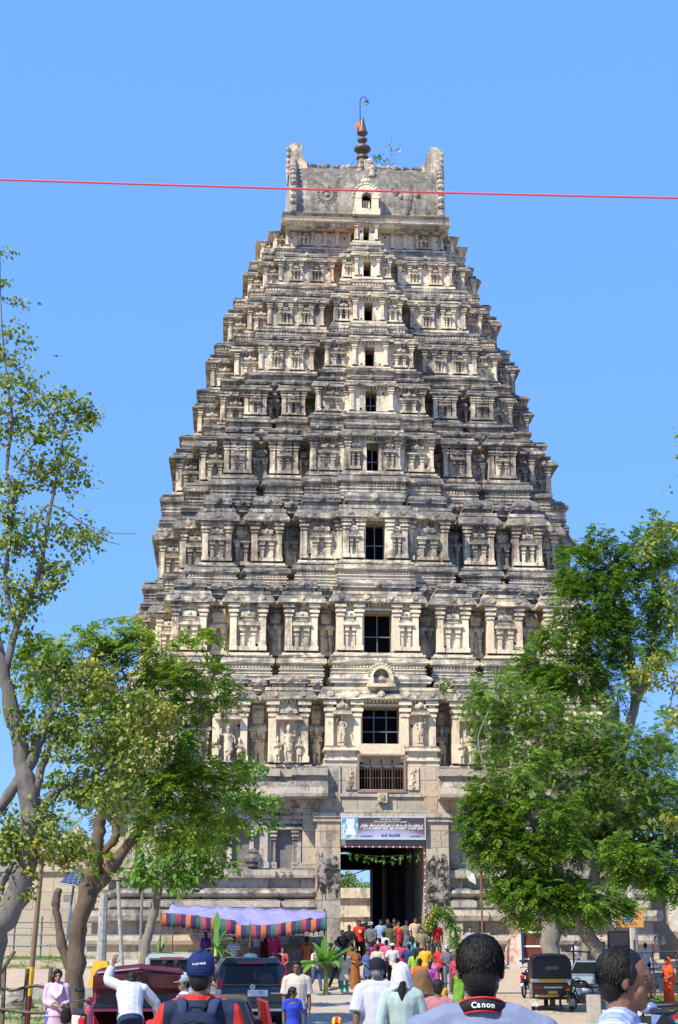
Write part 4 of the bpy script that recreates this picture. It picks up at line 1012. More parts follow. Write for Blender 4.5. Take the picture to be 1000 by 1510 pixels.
def torso(mb, s, inf=0., z0=-.08, z1=1.0, belly=0., fem=False):
    a, b, c = s['pel'], s['ch'], s['nk']; right = (s['shr']-s['shl'])
    tab = [(-.22, .15, .11), (-.1, .165, .12), (0, .155, .112), (.18, .138+belly*.3, .1+belly), (.45, .155, .112+belly*.6), (.7, .178, .118), (.86, .172, .1), (.95, .11, .075), (1.0, .068, .062)]
    if fem: tab = [(-.22, .16, .115), (-.1, .175, .125), (0, .16, .112), (.2, .122, .09), (.45, .14, .105), (.62, .158, .128), (.8, .155, .1), (.95, .1, .07), (1., .058, .055)]
    rings = []
    for t, rx, ry in tab:
        if t < z0 or t > z1: continue
        p = a.lerp(b, t/.63) if t < .63 else b.lerp(c, (t-.63)/.37)
        ax = (b-a) if t < .5 else ((c-a) if t < .75 else (c-b))
        rings.append(oval(p, ax, right, rx+inf, ry+inf))
    mb.loft(rings)
    if z1 > .9: mb.tube([s['shl'], s['shl'].lerp(s['nk'], .45)+v3(0, 0, .0), s['nk']-(c-b).normalized()*.035, s['shr'].lerp(s['nk'], .45), s['shr']], [.046+inf, .05+inf, .054+inf, .05+inf, .046+inf], 10)
def arm(mb, s, sd, inf=0., to=1.0, r=1.0):
    S, E, W = s['sh'+sd], s['el'+sd], s['wr'+sd]; mb.ell(S, ((.05+inf)*r,)*3, 10, 8)
    if to <= .5:
        e = S.lerp(E, to*2); mb.tube([S, S.lerp(e, .5), e], [(.048+inf)*r, (.049+inf*1.1)*r, (.046+inf*1.25)*r], 10)
    else:
        w = E.lerp(W, (to-.5)*2)
        mb.tube([S, S.lerp(E, .5), E.lerp(S, .08), E.lerp(w, .12), E.lerp(w, .4), w], [(.048+inf)*r, (.047+inf)*r, (.041+inf)*r, (.041+inf)*r, (.04+inf)*r, (.028+inf*.9)*r], 10)
def hand(mb, W, Hd, side, curl=.35, fwd=v3(0, -1, 0), r=1.0, spread=1.):
    """palm, four unequal bent fingers and a thumb from the side of the palm"""
    d = (Hd-W).normalized(); f = (fwd-d*fwd.dot(d)); f = f.normalized() if f.length > 1e-3 else d.orthogonal().normalized()
    n = d.cross(f).normalized()*side
    mb.tube([W, W+d*.02, W+d*.05, W+d*.088], [.024*r, .028*r, .036*r, .033*r], 10, .5) if 0 else None
    rings = []
    for t, w, h in ((0, .024, .021), (.03, .03, .018), (.06, .038, .016), (.09, .04, .014), (.1, .036, .01)):
        rings.append([W+d*t+f*(w*r*math.cos(2*math.pi*i/10))+n*(h*r*math.sin(2*math.pi*i/10)) for i in range(10)])
    mb.loft(rings)
    for i, (o, L) in enumerate(((.029, .068), (.0105, .078), (-.009, .072), (-.028, .055))):
        p = W+d*.088+f*o; dd = d+f*(o*3*spread); pts = [p-d*.02, p]; ang = 0
        for j, ln in enumerate((.42, .32, .26)):
            ang += curl*(.7+.18*i+.25*j); q = dd*math.cos(ang)+n*math.sin(ang); pts.append(pts[-1]+q.normalized()*L*ln)
        mb.tube(pts, [.0095*r, .0098*r, .0088*r, .008*r, .0062*r], 7)
    p = W+d*.035+f*.026
    t1 = p+(d*.55+f*.8+n*.25).normalized()*.034; t2 = t1+(d*.85+f*.42+n*.4).normalized()*.03; t3 = t2+(d*.95+f*.15+n*.5).normalized()*.024
    mb.tube([p-f*.012, p, t1, t2, t3], [.013*r, .014*r, .0115*r, .0105*r, .007*r], 7)
def headbasis(s):
    up = (s['hd']-s['nk']).normalized(); up = (up+v3(0, 0, 1.2)).normalized(); fr = s['look'].normalized(); fr = (fr-up*fr.dot(up)).normalized(); rt = fr.cross(up).normalized()
    return Matrix((rt, -fr, up)).transposed()   # columns: local x, local y (back), local z
def head(mb, s, fine=False):
    M = headbasis(s); c = s['hd']
    def P(x, y, z): return c+M @ v3(x, y, z)
    ell = lambda x, y, z, rx, ry, rz, a=12, b=9: mb.ell(P(x, y, z), (rx, ry, rz), a, b, M)
    ell(0, .008, .03, .076, .095, .088, 16, 12); ell(0, -.012, -.035, .06, .072, .078, 14, 10); ell(0, -.055, -.082, .032, .03, .026); ell(0, -.03, -.05, .056, .05, .05)
    ell(0, -.06, .03, .052, .032, .03)
    mb.tube([P(0, -.082, .015), P(0, -.1, -.012), P(0, -.106, -.026), P(0, -.088, -.034)], [.009, .012, .015, .01], 8)
    ell(0, -.086, -.058, .022, .011, .006, 8, 6); ell(0, -.085, -.067, .018, .011, .007, 8, 6)
    for q in (-1, 1):
        ell(q*.076, .012, -.005, .01, .018, .03, 8, 7); ell(q*.031, -.046, -.034, .03, .026, .03, 10, 8); ell(q*.03, -.078, .024, .02, .009, .006, 8, 5)
    mb.tube([s['nk']-v3(0, 0, .06), s['nk'], P(0, .015, -.09), P(0, .01, -.04)], [.066, .056, .053, .055], 12)
def hair_short(mb, s, k=1.0, bald=False, low=-.07):
    M = headbasis(s); c = s['hd']
    P = lambda x, y, z: c+M @ v3(x, y, z)
    mb.ell(P(0, .022+(.011 if bald else 0), .04-(.003 if bald else 0)), (.083*k, (.094-(.003 if bald else 0))*k, .09*k), 16, 12, M); mb.ell(P(0, .05, -.02), (.073*k, .06, .07), 12, 9, M)
    if not bald: mb.ell(P(0, -.03, .092), (.062, .058, .036), 12, 8, M); mb.ell(P(.02, -.05, .085), (.04, .04, .026), 10, 7, M)
    for q in (-1, 1): mb.ell(P(q*.07, -.012, .014), (.01, .016, .034), 8, 6, M)
def hair_long(mb, s, ln=.3, bun=False):
    M = headbasis(s); c = s['hd']; P = lambda x, y, z: c+M @ v3(x, y, z)
    mb.ell(P(0, .02, .035), (.084, .094, .09), 16, 12, M); mb.ell(P(0, -.03, .085), (.062, .06, .04), 12, 8, M)
    for q in (-1, 1): mb.ell(P(q*.035, -.058, .07), (.034, .03, .03), 10, 7, M)
    for q in (-1, 1): mb.ell(P(q*.062, -.03, .03), (.026, .045, .06), 8, 7, M)
    if bun: mb.ell(P(0, .11, -.03), (.05, .045, .05), 10, 8, M); mb.ell(P(0, .06, -.02), (.07, .05, .06), 10, 8, M)
    else: mb.tube([P(0, .05, 0), P(0, .085, -.08), P(0, .1, -.18), P(0, .1, -.08-ln)], [.07, .06, .045, .02], 10)
def leg(mb, s, sd, inf=0., to=1., flare=0.):
    H_, K, A_ = s['hp'+sd], s['kn'+sd], s['an'+sd]
    if to <= .5:
        e = H_.lerp(K, to*2); mb.tube([H_+v3(0, 0, .06), H_.lerp(e, .4), e], [.085+inf, .078+inf, .062+inf*1.5], 12)
    else:
        a = K.lerp(A_, (to-.5)*2)
        mb.tube([H_+v3(0, 0, .06), H_.lerp(K, .35), K, K.lerp(a, .35), a], [.088+inf, .078+inf, .056+inf, .055+inf*1.2, .036+inf*1.3+flare], 12)
def foot(mb, s, sd, yaw=0, r=1.):
    A_ = s['an'+sd]; mb.tube([A_+v3(0, .055, -.05), A_+v3(0, .03, -.045), A_+v3(0, -.05, -.05), A_+v3(0, -.13, -.06), A_+v3(0, -.165, -.065)], [.022*r, .036*r, .036*r, .034*r, .014*r], 9)
    mb.tube([A_+v3(0, 0, .03), A_+v3(0, .0, -.04)], [.035*r, .034*r], 9)
def skirt(mb, s, top, bot, rt, rb, n=18, folds=0., seed=1, ry=.75):
    r_ = random.Random(seed); ph = r_.random()*6; rings = []
    for i in range(9):
        t = i/8; z = top+(bot-top)*t; rx = rt+(rb-rt)*t
        rings.append([v3(s['pel'].x*(1-t)+rx*(1+folds*t*math.sin(7*2*math.pi*j/n*1.0+ph+t))*math.cos(2*math.pi*j/n), s['pel'].y+rx*ry*(1+folds*t*math.sin(5*2*math.pi*j/n+ph))*math.sin(2*math.pi*j/n), z) for j in range(n)])
    mb.loft(rings)
def wrinkle(me, amp=.006, sc=9., seed=0):
    n = len(me.vertices); co = np.empty(n*3, np.float32); me.vertices.foreach_get('co', co); P = co.reshape(-1, 3).astype(float)
    nr = np.empty(n*3, np.float32); me.vertices.foreach_get('normal', nr); nr = nr.reshape(-1, 3); rs = np.random.RandomState(seed+17); d = np.zeros(n)
    for j in range(9):
        w = rs.normal(size=3)*np.array([1, 1, .6])*sc*(.7+.25*j); d += np.sin(P @ w+rs.uniform(0, 6.3)+1.5*np.sin(P @ (rs.normal(size=3)*sc*.5)))/(1+.35*j)
    P = P+nr*(d*amp*.45)[:, None]; me.vertices.foreach_set('co', P.astype(np.float32).reshape(-1)); me.update()
    return me
CACHE = {}
def variant(key, s, spec, vox=.014, fine=False):
    """one posed figure: body skin mesh and the garments over it; spec lists garment builders"""
    if key in CACHE: return CACHE[key]
    b = MB(); fem = spec.get('fem', False)
    torso(b, s, 0, fem=fem); head(b, s)
    for sd, q in (('l', -1), ('r', 1)):
        arm(b, s, sd); leg(b, s, sd); foot(b, s, sd)
        hand(b, s['wr'+sd], s['hd'+sd], q, spec.get('curl', .35), Vector(spec.get('fw'+sd, (0, -1, 0))), 1.)
    out = {'body': remeshed(b, spec.get('bvox', vox), 'body_'+key, 2)}
    for name, fn in spec['wear'].items():
        m = MB(); fn(m); me = remeshed(m, vox, name+'_'+key, 2)
        if name not in ('hair', 'cap'): wrinkle(me, .007 if not fine else .006, 10, len(name))
        out[name] = me
    CACHE[key] = out; return out
def shirt(s, sleeve=.42, inf=.022, z0=-.14, fem=False, belly=0.):
    def f(m):
        torso(m, s, inf, z0=z0, z1=.96, fem=fem, belly=belly)
        for sd in 'lr': arm(m, s, sd, inf*.8+.004, sleeve)
    return f
def trousers(s, to=.97, inf=.018):
    def f(m):
        torso(m, s, inf*.5, z0=-.25, z1=.1)
        for sd in 'lr': leg(m, s, sd, inf, to)
    return f
def shoes(s): return {'shoe~'+sd: (lambda m, sd=sd: foot(m, s, sd, r=1.18)) for sd in 'lr'}
still = skel(); walk = skel(anl=(-.09, .25, .12), knl=(-.1, .03, .5), anr=(.09, -.22, .085), knr=(.1, -.16, .5), wrl=(-.25, -.2, .93), hdl=(-.24, -.26, .87), ell=(-.24, -.02, 1.13), wrr=(.25, .14, .89), hdr=(.25, .16, .81), elr=(.24, .1, 1.14))
bent = skel(wrl=(-.1, -.24, 1.05), ell=(-.25, -.02, 1.13), hdl=(-.04, -.27, 1.08), wrr=(.12, -.22, 1.0), elr=(.25, 0, 1.13), hdr=(.05, -.25, 1.02), look=(.25, -1, -.15))
reach = skel(wrr=(.3, -.36, 1.32), elr=(.3, -.12, 1.2), hdr=(.3, -.43, 1.35), look=(.3, -1, 0), anl=(-.12, .06, .085), anr=(.13, -.05, .085))
def hs(s): return lambda m: hair_short(m, s)
def hl(s, bun=False, ln=.3): return lambda m: hair_long(m, s, ln, bun)
def mk_variants():
    for nm, s in (('still', still), ('walk', walk), ('bent', bent), ('reach', reach)):
        variant('man_'+nm, s, dict(wear=dict(shirt=shirt(s, .42 if nm != 'reach' else .98), trousers=trousers(s), **shoes(s), hair=hs(s))))
    def sari(s):
        def f(m):
            skirt(m, s, 1.06, .05, .165, .24, folds=.05); torso(m, s, .012, z0=-.1, z1=.9, fem=True)
            m.tube([v3(.15, -.1, 1.0), v3(.02, -.14, 1.2), v3(-.14, -.07, 1.42), v3(-.17, .07, 1.38), v3(-.14, .14, 1.0), v3(-.12, .17, .7)], [.06, .075, .07, .07, .075, .06], 8, .4)
        return f
    for nm, s in (('still', still), ('bent', bent)):
        s2 = {k: Vector((v.x*.9, v.y, v.z)) if k[0] in 'sew' or k in ('hdl', 'hdr') else v for k, v in s.items()}
        variant('sari_'+nm, s2, dict(fem=True, wear=dict(sari=sari(s2), blouse=lambda m, s2=s2: [arm(m, s2, q, .016, .36) for q in 'lr'] and torso(m, s2, .008, z0=.5, z1=.93, fem=True), hair=hl(s2, True))))
        def kurta(m, s2=s2):
            torso(m, s2, .02, z0=-.1, z1=.95, fem=True); skirt(m, s2, 1.0, .55, .16, .22, folds=.04)
            for q in 'lr': arm(m, s2, q, .018, .75)
        variant('kurta_'+nm, s2, dict(fem=True, wear=dict(kurta=kurta, trousers=trousers(s2), scarf=lambda m, s2=s2: m.tube([v3(-.13, .12, 1.05), v3(-.12, .08, 1.38), v3(-.05, -.09, 1.36), v3(.05, -.1, 1.36), v3(.12, .08, 1.38), v3(.13, .12, 1.05)], [.035, .05, .05, .05, .05, .035], 8, .4), hair=hl(s2))))
    # child: bigger head, short limbs
    c = skel(); kid = {}
    for k2, v in c.items(): kid[k2] = v.copy() if k2 == 'look' else Vector((v.x*.92, v.y, v.z*.98))
    kid['hd'] = v3(0, -.005, 1.6); kid['nk'] = v3(0, .01, 1.42)
    def bighair(m):
        hair_short(m, kid, 1.25)
    variant('child', kid, dict(wear=dict(shirt=shirt(kid, .36), shorts=trousers(kid, .45, .03), hair=bighair)))
    def frock(m):
        torso(m, kid, .02, z0=0, z1=.94, fem=True); skirt(m, kid, 1.05, .5, .15, .27, folds=.06)
        for q in 'lr': arm(m, kid, q, .02, .3)
    variant('girl', kid, dict(wear=dict(frock=frock, hair=hl(kid, False, .12))))
mk_variants()
def cloth(c, name='cotton_cloth'):
    key = (name, tuple(round(x, 3) for x in c))
    if key in _simple: return _simple[key]
    k = N(name); co = k.coord(); a = tuple(c)+(1,); d = tuple(x*.72 for x in c)+(1,)
    k.color(k.ramp(k.noise(co, 5, 5, .6), [(.35, d), (.65, a)])); k.bump(k.noise(co, 26, 4), .25, .01); k.set(Roughness=.85)
    _simple[key] = k.m; return k.m
def skin(c=(.2, .105, .06)):
    key = ('skin', c)
    if key in _simple: return _simple[key]
    k = N('brown_skin'); co = k.coord(); k.color(k.ramp(k.noise(co, 9, 4), [(.3, tuple(x*.85 for x in c)+(1,)), (.7, tuple(x*1.1 for x in c)+(1,))])); k.set(Roughness=.5); k.b.inputs['Specular IOR Level'].default_value = .35
    k.b.inputs['Subsurface Weight'].default_value = .06; k.b.inputs['Subsurface Radius'].default_value = (.01, .004, .002)
    _simple[key] = k.m; return k.m
k = N('black_hair'); co = k.coord((1, 1, .3)); k.color(k.ramp(k.noise(co, 60, 3), [(.35, (.005, .0045, .0045, 1)), (.7, (.014, .012, .012, 1))])); k.set(Roughness=.55); k.b.inputs['Specular IOR Level'].default_value = .25; k.bump(k.noise(co, 90, 3), .7, .01); M_hair = k.m
M_shoe = flat('dark_leather', (.03, .025, .022, 1), .5)
SKINS = [(.2, .105, .06), (.15, .078, .045), (.26, .145, .088), (.115, .06, .036)]
ppl = random.Random(3)
def eyes(root, s, sc=1.):
    """eyes and brows as small parts of the face"""
    M = headbasis(s); c = s['hd']
    for q in (-1, 1):
        m = MB(); m.ell(c+M @ v3(q*.031, -.067, .004), (.0135, .008, .0075), 8, 6, M); m.build('eye', flat('eye_white', (.26, .23, .2, 1), .4), root, smooth=True)
        m = MB(); m.ell(c+M @ v3(q*.031, -.0738, .004), (.006, .003, .0065), 8, 6, M); m.build('iris', M_hair, root, smooth=True)
        m = MB(); m.tube([c+M @ v3(q*.012, -.084, .026), c+M @ v3(q*.032, -.081, .032), c+M @ v3(q*.052, -.068, .026)], [.003, .0045, .002], 6); m.build('eyebrow', M_hair, root, smooth=True)
    m = MB(); m.ell(c+M @ v3(0, -.0955, -.0625), (.021, .005, .007), 10, 6, M); m.build('mouth', flat('lip', (.17, .06, .045, 1), .45), root, smooth=True)
def person(key, label, px, Y, h, yaw, colours, sk=None, group=None, cap=None, hairmat=None, z=None, face=None, dx=0.):
    parts = CACHE[key]; sc = h/1.7
    w = at(px, 1400, Y); root = link('person', parts['body'], skin(sk or ppl.choice(SKINS)))
    root.location = (w.x+dx, Y, gz(Y) if z is None else z); root.rotation_euler = (0, 0, R(yaw)); root.scale = (sc,)*3
    tag(root, label, 'person', group)
    for n, me in parts.items():
        if n == 'body': continue
        if n == 'hair': link('hair', me, hairmat or M_hair, root); continue
        c = colours.get(n)
        if n[:4] == 'shoe': link('shoe', me, M_shoe, root); continue
        if c is None and n == 'scarf': continue
        m = c if isinstance(c, bpy.types.Material) else cloth(c or (.3, .3, .3))
        link(n, me, m, root)
    s = {'man_still': still, 'man_walk': walk, 'man_bent': bent, 'man_reach': reach}.get(key)
    if cap:
        m = MB(); M = headbasis(still); c = still['hd'] if 'child' not in key else v3(0, 0, 1.62)
        m.lathe([(.09, 0), (.097, .03), (.088, .075), (.055, .105), (.01, .118)], (c.x, c.y+.015, c.z+.03), 14)
        m.loft([[v3(c.x+.085*math.cos(t), c.y-.075-.09*math.sin(t), c.z+.03-.012*math.sin(t)+dz) for t in [math.pi*i/8 for i in range(9)]] for dz in (0, .008)])
        link('cap', m.mesh('cap'), cloth(cap), root)
    return root
RED, BLK, WHT, NAVY, JEAN, PINK, ORG, YEL, GRY, LBL, CRM, PUR, GRN, BRN, MAG, TEAL, MAR = (.55, .03, .025), (.014, .014, .017), (.58, .58, .58), (.025, .04, .15), (.07, .11, .2), (.65, .12, .2), (.62, .12, .03), (.7, .4, .03), (.13, .14, .16), (.28, .38, .62), (.56, .49, .38), (.15, .05, .3), (.05, .3, .1), (.24, .12, .06), (.6, .04, .22), (.02, .28, .24), (.25, .03, .05)
G1 = 'visitors crowding at the gateway'
def sh(a, b): return dict(shirt=a, trousers=b)
C = [  # key, label, px, Y, h, yaw, colours, extra
 ('man_still', 'man in a red T-shirt with a yellow sun emblem facing out at the gate', 530, 64.4, 1.72, 8, sh(RED, BLK), {}),
 ('man_still', 'man in black standing just behind the red T-shirt with the emblem', 540, 65.2, 1.7, 20, sh(BLK, BLK), {}),
 ('man_bent', 'man in a dark grey shirt and white cap beside the emblem T-shirt', 547, 64.2, 1.7, -30, sh(GRY, JEAN), dict(cap=WHT)),
 ('man_still', 'man in a sky blue shirt at the dark doorway, facing out', 562, 64.8, 1.64, 10, sh(LBL, BLK), {}),
 ('man_walk', 'man in a black shirt deep in the doorway crowd, next to the sky blue shirt', 572, 66.4, 1.66, 15, sh(BLK, GRY), {}),
 ('man_still', 'man in a dark checked shirt deepest in the doorway, right of the sky blue shirt', 582, 67.2, 1.68, -10, sh((.05, .05, .08), BLK), {}),
 ('kurta_still', 'woman in a grey and red kurta by the right jamb in the doorway', 600, 66.6, 1.6, 0, dict(kurta=GRY, trousers=BLK, scarf=RED), {}),
 ('man_walk', 'man in a pink shirt with his back turned, climbing to the gate', 570, 62.0, 1.68, 175, sh(PINK, BLK), {}),
 ('man_walk', 'man in a white shirt and pale green cap, back turned, in mid crowd', 579, 60.6, 1.68, 182, sh(WHT, BLK), dict(cap=(.4, .6, .45))),
 ('man_still', 'man in a cream shirt, back turned, left of the white shirt and green cap', 557, 60.2, 1.66, 178, sh(CRM, (.5, .42, .2)), {}),
 ('man_still', 'man in a rose red shirt, back turned, right of the white shirt and green cap', 591, 61.4, 1.68, 190, sh((.6, .06, .12), BLK), {}),
 ('man_reach', 'man in a navy long sleeved shirt and red trousers reaching toward his neighbour', 603, 60.4, 1.7, 165, sh(NAVY, RED), {}),
 ('man_still', 'man in charcoal between the navy shirt and the yellow shirt', 616, 61.5, 1.64, 200, sh((.03, .035, .05), BLK), {}),
 ('man_walk', 'man in a bright yellow T-shirt facing out at the right of the crowd', 627, 60.6, 1.64, -15, sh(YEL, GRY), {}),
 ('man_still', 'man in a red shirt, back turned, up at the leafy arch', 644, 64.4, 1.68, 175, sh(RED, GRY), {}),
 ('man_still', 'man in a red T-shirt and black trousers facing out below the leafy arch', 649, 59.2, 1.66, 5, sh(RED, BLK), {}),
 ('man_bent', 'man in a slate T-shirt, white cap and patterned shorts right of the crowd', 660, 59.0, 1.66, 0, sh(GRY, (.12, .15, .2)), dict(cap=WHT)),
 ('girl', 'girl in a pink striped frock in front of the slate T-shirt', 641, 57.5, 1.3, 10, dict(frock=(.7, .15, .3)), {}),
 ('girl', 'girl in a purple frock left of the boy in the yellow vest', 634, 54, 1.35, 160, dict(frock=(.3, .05, .4)), {}),
 ('man_walk', 'man in an orange shirt with his back turned, above the brown head scarf', 619, 49, 1.62, 170, sh(ORG, BRN), {}),
 ('sari_bent', 'woman in a rust brown patterned sari at the left of the door crowd', 524, 60.5, 1.6, 20, dict(sari=(.32, .11, .03), blouse=BRN), {}),
 ('sari_still', 'woman in an ochre sari behind the rust brown sari', 516, 61.6, 1.58, 30, dict(sari=(.4, .16, .03), blouse=MAR), {}),
 ('kurta_still', 'woman with a white shawl, red kurta and green trousers with her back turned', 508, 57.4, 1.58, 185, dict(kurta=(.55, .5, .42), trousers=TEAL, scarf=WHT), {}),
 ('kurta_bent', 'woman in a blue print dress sitting low by the gate steps', 542, 60.6, 1.48, 5, dict(kurta=(.07, .12, .3), trousers=JEAN, scarf=(.3, .05, .1)), {}),
 ('man_still', 'man in black at the left jamb of the gateway, half behind the banana leaves', 505, 63.6, 1.66, 30, sh(BLK, BLK), {}),
 ('man_bent', 'man in a dark jacket at the left jamb, beside the emblem T-shirt', 515, 64, 1.68, -20, sh((.02, .02, .03), BLK), {}),
 ('man_walk', 'man in a dark shirt walking left of the white shawl, behind the banana stem', 494, 60.5, 1.66, 40, sh((.03, .06, .06), BLK), {}),
 ('child', 'small boy in a yellow vest and green shorts standing alone on the paving', 653, 48.5, .92, 10, dict(shirt=YEL, shorts=(.0, .3, .14)), {}),
 ('sari_still', 'woman in a green blouse and maroon skirt beside the photographer head', 675, 46, 1.5, 170, dict(sari=(.15, .35, .04), blouse=MAR), {}),
 ('kurta_still', 'girl in a maroon kurta below the slate T-shirt and white cap', 671, 57, 1.4, 0, dict(kurta=(.4, .06, .1), trousers=MAR), {}),
 ('kurta_still', 'woman in purple standing by the wall under the left half of the awning', 303, 63.8, 1.5, 200, dict(kurta=(.12, .05, .32), trousers=NAVY), {}),
 ('man_still', 'man in a blue and white striped shirt with his back turned under the awning', 345, 63, 1.64, 178, dict(shirt='stripe', trousers=GRY), {}),
 ('man_bent', 'man in a pale blue shirt in the shade of the awning', 379, 64, 1.6, 150, sh((.4, .5, .55), GRY), {}),
 ('sari_bent', 'woman in a dark maroon sari in the shade under the middle of the awning', 389, 64.6, 1.6, 20, dict(sari=(.16, .02, .02), blouse=MAR), {}),
 ('man_bent', 'man in an orange shirt sitting low under the awning, back turned', 412, 62, 1.36, 160, sh(ORG, (.35, .25, .2)), {}),
 ('kurta_still', 'woman in a magenta kurta under the right half of the awning', 405, 63.6, 1.62, 10, dict(kurta=MAG, trousers=MAG, scarf=PINK), {}),
 ('sari_bent', 'woman in a crimson sari in front of the magenta kurta', 417, 60, 1.6, -10, dict(sari=(.5, .05, .08), blouse=(.3, .12, .1)), {}),
 ('sari_still', 'woman in a salmon orange sari between the awning end and the banana plant', 453, 63, 1.62, 150, dict(sari=(.6, .17, .08), blouse=ORG), {}),
 ('man_walk', 'man in a cream shirt and blue jeans by the left of the big banana plant', 465, 59.6, 1.6, 60, sh(CRM, JEAN), {}),
 ('man_still', 'man in a blue shirt half hidden right of the banana plant', 496, 62.6, 1.62, 20, sh((.12, .2, .45), GRY), {}),
 ('man_still', 'dark haired man in a teal shirt looking over the black car roof', 370, 56, 1.74, 170, sh((.05, .14, .25), BLK), {}),
 ('man_bent', 'man in a navy shirt close by the right side of the black car', 411, 46, 1.78, -60, sh(NAVY, BLK), {}),
 ('kurta_still', 'woman in a pale scarf left of the black car', 318, 50, 1.68, 10, dict(kurta=(.5, .4, .38), trousers=GRY, scarf=NAVY), {}),
 ('man_bent', 'man in grey sitting by the railings left of the leaning trunk', 850, 63.2, 1.4, 20, sh((.4, .42, .45), GRY), {}),
 ('man_still', 'man in a red shirt behind the leaning trunk', 872, 64, 1.56, 0, sh((.7, .06, .04), GRY), {}),
 ('man_still', 'man in a lilac shirt by the railings right of the leaning trunk', 890, 62.6, 1.56, 170, sh((.55, .48, .6), GRY), {}),
 ('man_walk', 'man in a white shirt and dark trousers by the railings under the orange sign', 952, 61.5, 1.6, 160, sh(WHT, BLK), {}),
 ('sari_bent', 'woman in a bright orange sari with a veiled head walking at the far right', 983, 51, 1.62, -60, dict(sari=(.8, .09, .02), blouse=(.8, .09, .02)), {}),
]
C += [('man_walk', 'man in white climbing toward the doorway behind the pink shirt', 566, 63.4, 1.68, 176, sh(WHT, GRY), {}),
 ('kurta_still', 'woman in a turquoise kurta climbing behind the navy shirt', 608, 63.2, 1.58, 176, dict(kurta=(.05, .35, .4), trousers=WHT, scarf=WHT), {}),
 ('man_still', 'bald looking man in a maroon shirt in front of the sky blue shirt', 560, 63.0, 1.6, 185, sh(MAR, BLK), {}),
 ('sari_still', 'woman in a crimson and gold sari just inside the doorway crowd', 588, 65.0, 1.56, 10, dict(sari=(.5, .04, .05), blouse=YEL), {}),
 ('man_still', 'man in a khaki shirt at the right jamb, behind the yellow T-shirt', 622, 63.8, 1.66, 0, sh((.25, .2, .12), BLK), {}),
 ('man_walk', 'man in a beige shirt close by the right jamb, arms swinging', 613, 65.2, 1.68, 15, sh((.55, .42, .28), GRY), {}),
 ('girl', 'girl in a lemon frock between the white shirt and the rose red shirt', 585, 59.2, 1.2, 178, dict(frock=(.7, .6, .1)), {}),
 ('man_bent', 'man in a plum shirt left of the cream shirt, back turned', 549, 61.8, 1.64, 170, sh((.2, .03, .1), BLK), {}),
 ('man_still', 'man in an olive shirt half hidden behind the pink shirt', 575, 64.2, 1.7, 178, sh((.1, .11, .04), BLK), {}),
 ('kurta_bent', 'woman in a lime kurta in front of the charcoal man', 611, 58.6, 1.5, 170, dict(kurta=(.3, .45, .05), trousers=GRN), {}),
 ('man_still', 'man in a grey shirt standing far right of the leafy arch by the wall', 694, 64, 1.62, 0, sh((.3, .3, .33), GRY), {})]
k = N('striped_cotton'); wv = k.n('TexWave', wave_type='BANDS', bands_direction='Z'); wv.inputs['Scale'].default_value = 5.; k.l(k.coord(), wv.inputs['Vector']); k.color(k.ramp(wv.outputs['Color'], [(.45, (.7, .72, .75, 1)), (.55, (.08, .2, .45, 1))])); M_stripe = k.m
for key, label, px, Y, h, yaw, col, ex in C:
    col = {a: (M_stripe if b == 'stripe' else b) for a, b in col.items()}
    pr_ = person(key, label, px, Y, h, yaw, col, group=G1 if 500 < px < 672 and Y > 57 else None, **ex)
    if 'sun emblem' in label:
        m = MB(); m.lathe([(.005, -.004), (.075, -.003), (.075, .003), (.005, .004)], (0, -.168, 1.27), 14, 'y'); m.build('emblem', cloth((.85, .5, .05)), pr_)
    if 'veiled' in label:
        m = MB(); s = bent; M = headbasis(s); m.ell(s['hd']+v3(0, .03, .01), (.105, .11, .14), 14, 10); m.tube([s['hd']+v3(0, .06, 0), s['nk']+v3(0, .07, -.05), s['ch']+v3(0, .12, -.1), s['pel']+v3(0, .16, -.1)], [.11, .15, .17, .15], 10, .6)
        link('veil', remeshed(m, .016, 'veil'), cloth((.8, .09, .02)), pr_)
# ================================================================= PEOPLE CLOSE TO THE CAMERA
def near_person(label, px, Y, h, yaw, s, wear, colours, sk, vox=.008, curl=.35, fem=False, fwl=(0, -1, 0), fwr=(0, -1, 0), group=None, fine_eyes=False):
    key = 'near'+label[:60]
    variant(key, s, dict(fem=fem, wear=wear, curl=curl, fwl=fwl, fwr=fwr, bvox=vox*.8), vox, True)
    parts = CACHE[key]; w = at(px, 1400, Y)
    root = link('person', parts['body'], skin(sk)); root.location = (w.x, Y, gz(Y)); root.rotation_euler = (0, 0, R(yaw)); root.scale = (h/1.7,)*3
    tag(root, label, 'person', group)
    for n, me in parts.items():
        if n == 'body': continue
        n = n.split('~')[0]; c = colours.get(n, M_hair if n == 'hair' else (M_shoe if n == 'shoe' else (.3, .3, .3)))
        link(n, me, c if isinstance(c, bpy.types.Material) else cloth(c), root)
    if fine_eyes: eyes(root, s)
    return root
def strands(root, s, n, seed, region, ln=.035, mat=None, k=1.0, frizz=.35):
    """short hair locks lying over the scalp"""
    rs = np.random.RandomState(seed); M = np.array(headbasis(s)); c = np.array(s['hd'])
    d = unit(rs.normal(size=(n*3, 3))); keep = np.array([region(q) for q in d]); d = d[keep][:n]; n = len(d)
    P = d*np.array([.084, .096, .092])*k+np.array([0, .022, .036]); P = P*rs.uniform(.97, 1.03, (n, 1))
    flow = np.stack([d[:, 0]*.8, d[:, 1]*.6+.1, -np.ones(n)*.8+d[:, 2]*.2], 1)+rs.normal(size=(n, 3))*frizz
    T = flow-d*np.sum(flow*d, 1)[:, None]*.8; T = unit(T+d*.03); Nn = unit(d-T*np.sum(d*T, 1)[:, None])
    W = P @ M.T+c
    return kites('hair_lock', W, T @ M.T, Nn @ M.T, rs.uniform(.6, 1.4, n)*ln, np.full(n, .0026)*rs.uniform(.7, 1.6, n), mat or M_hair, root, 'stuff')
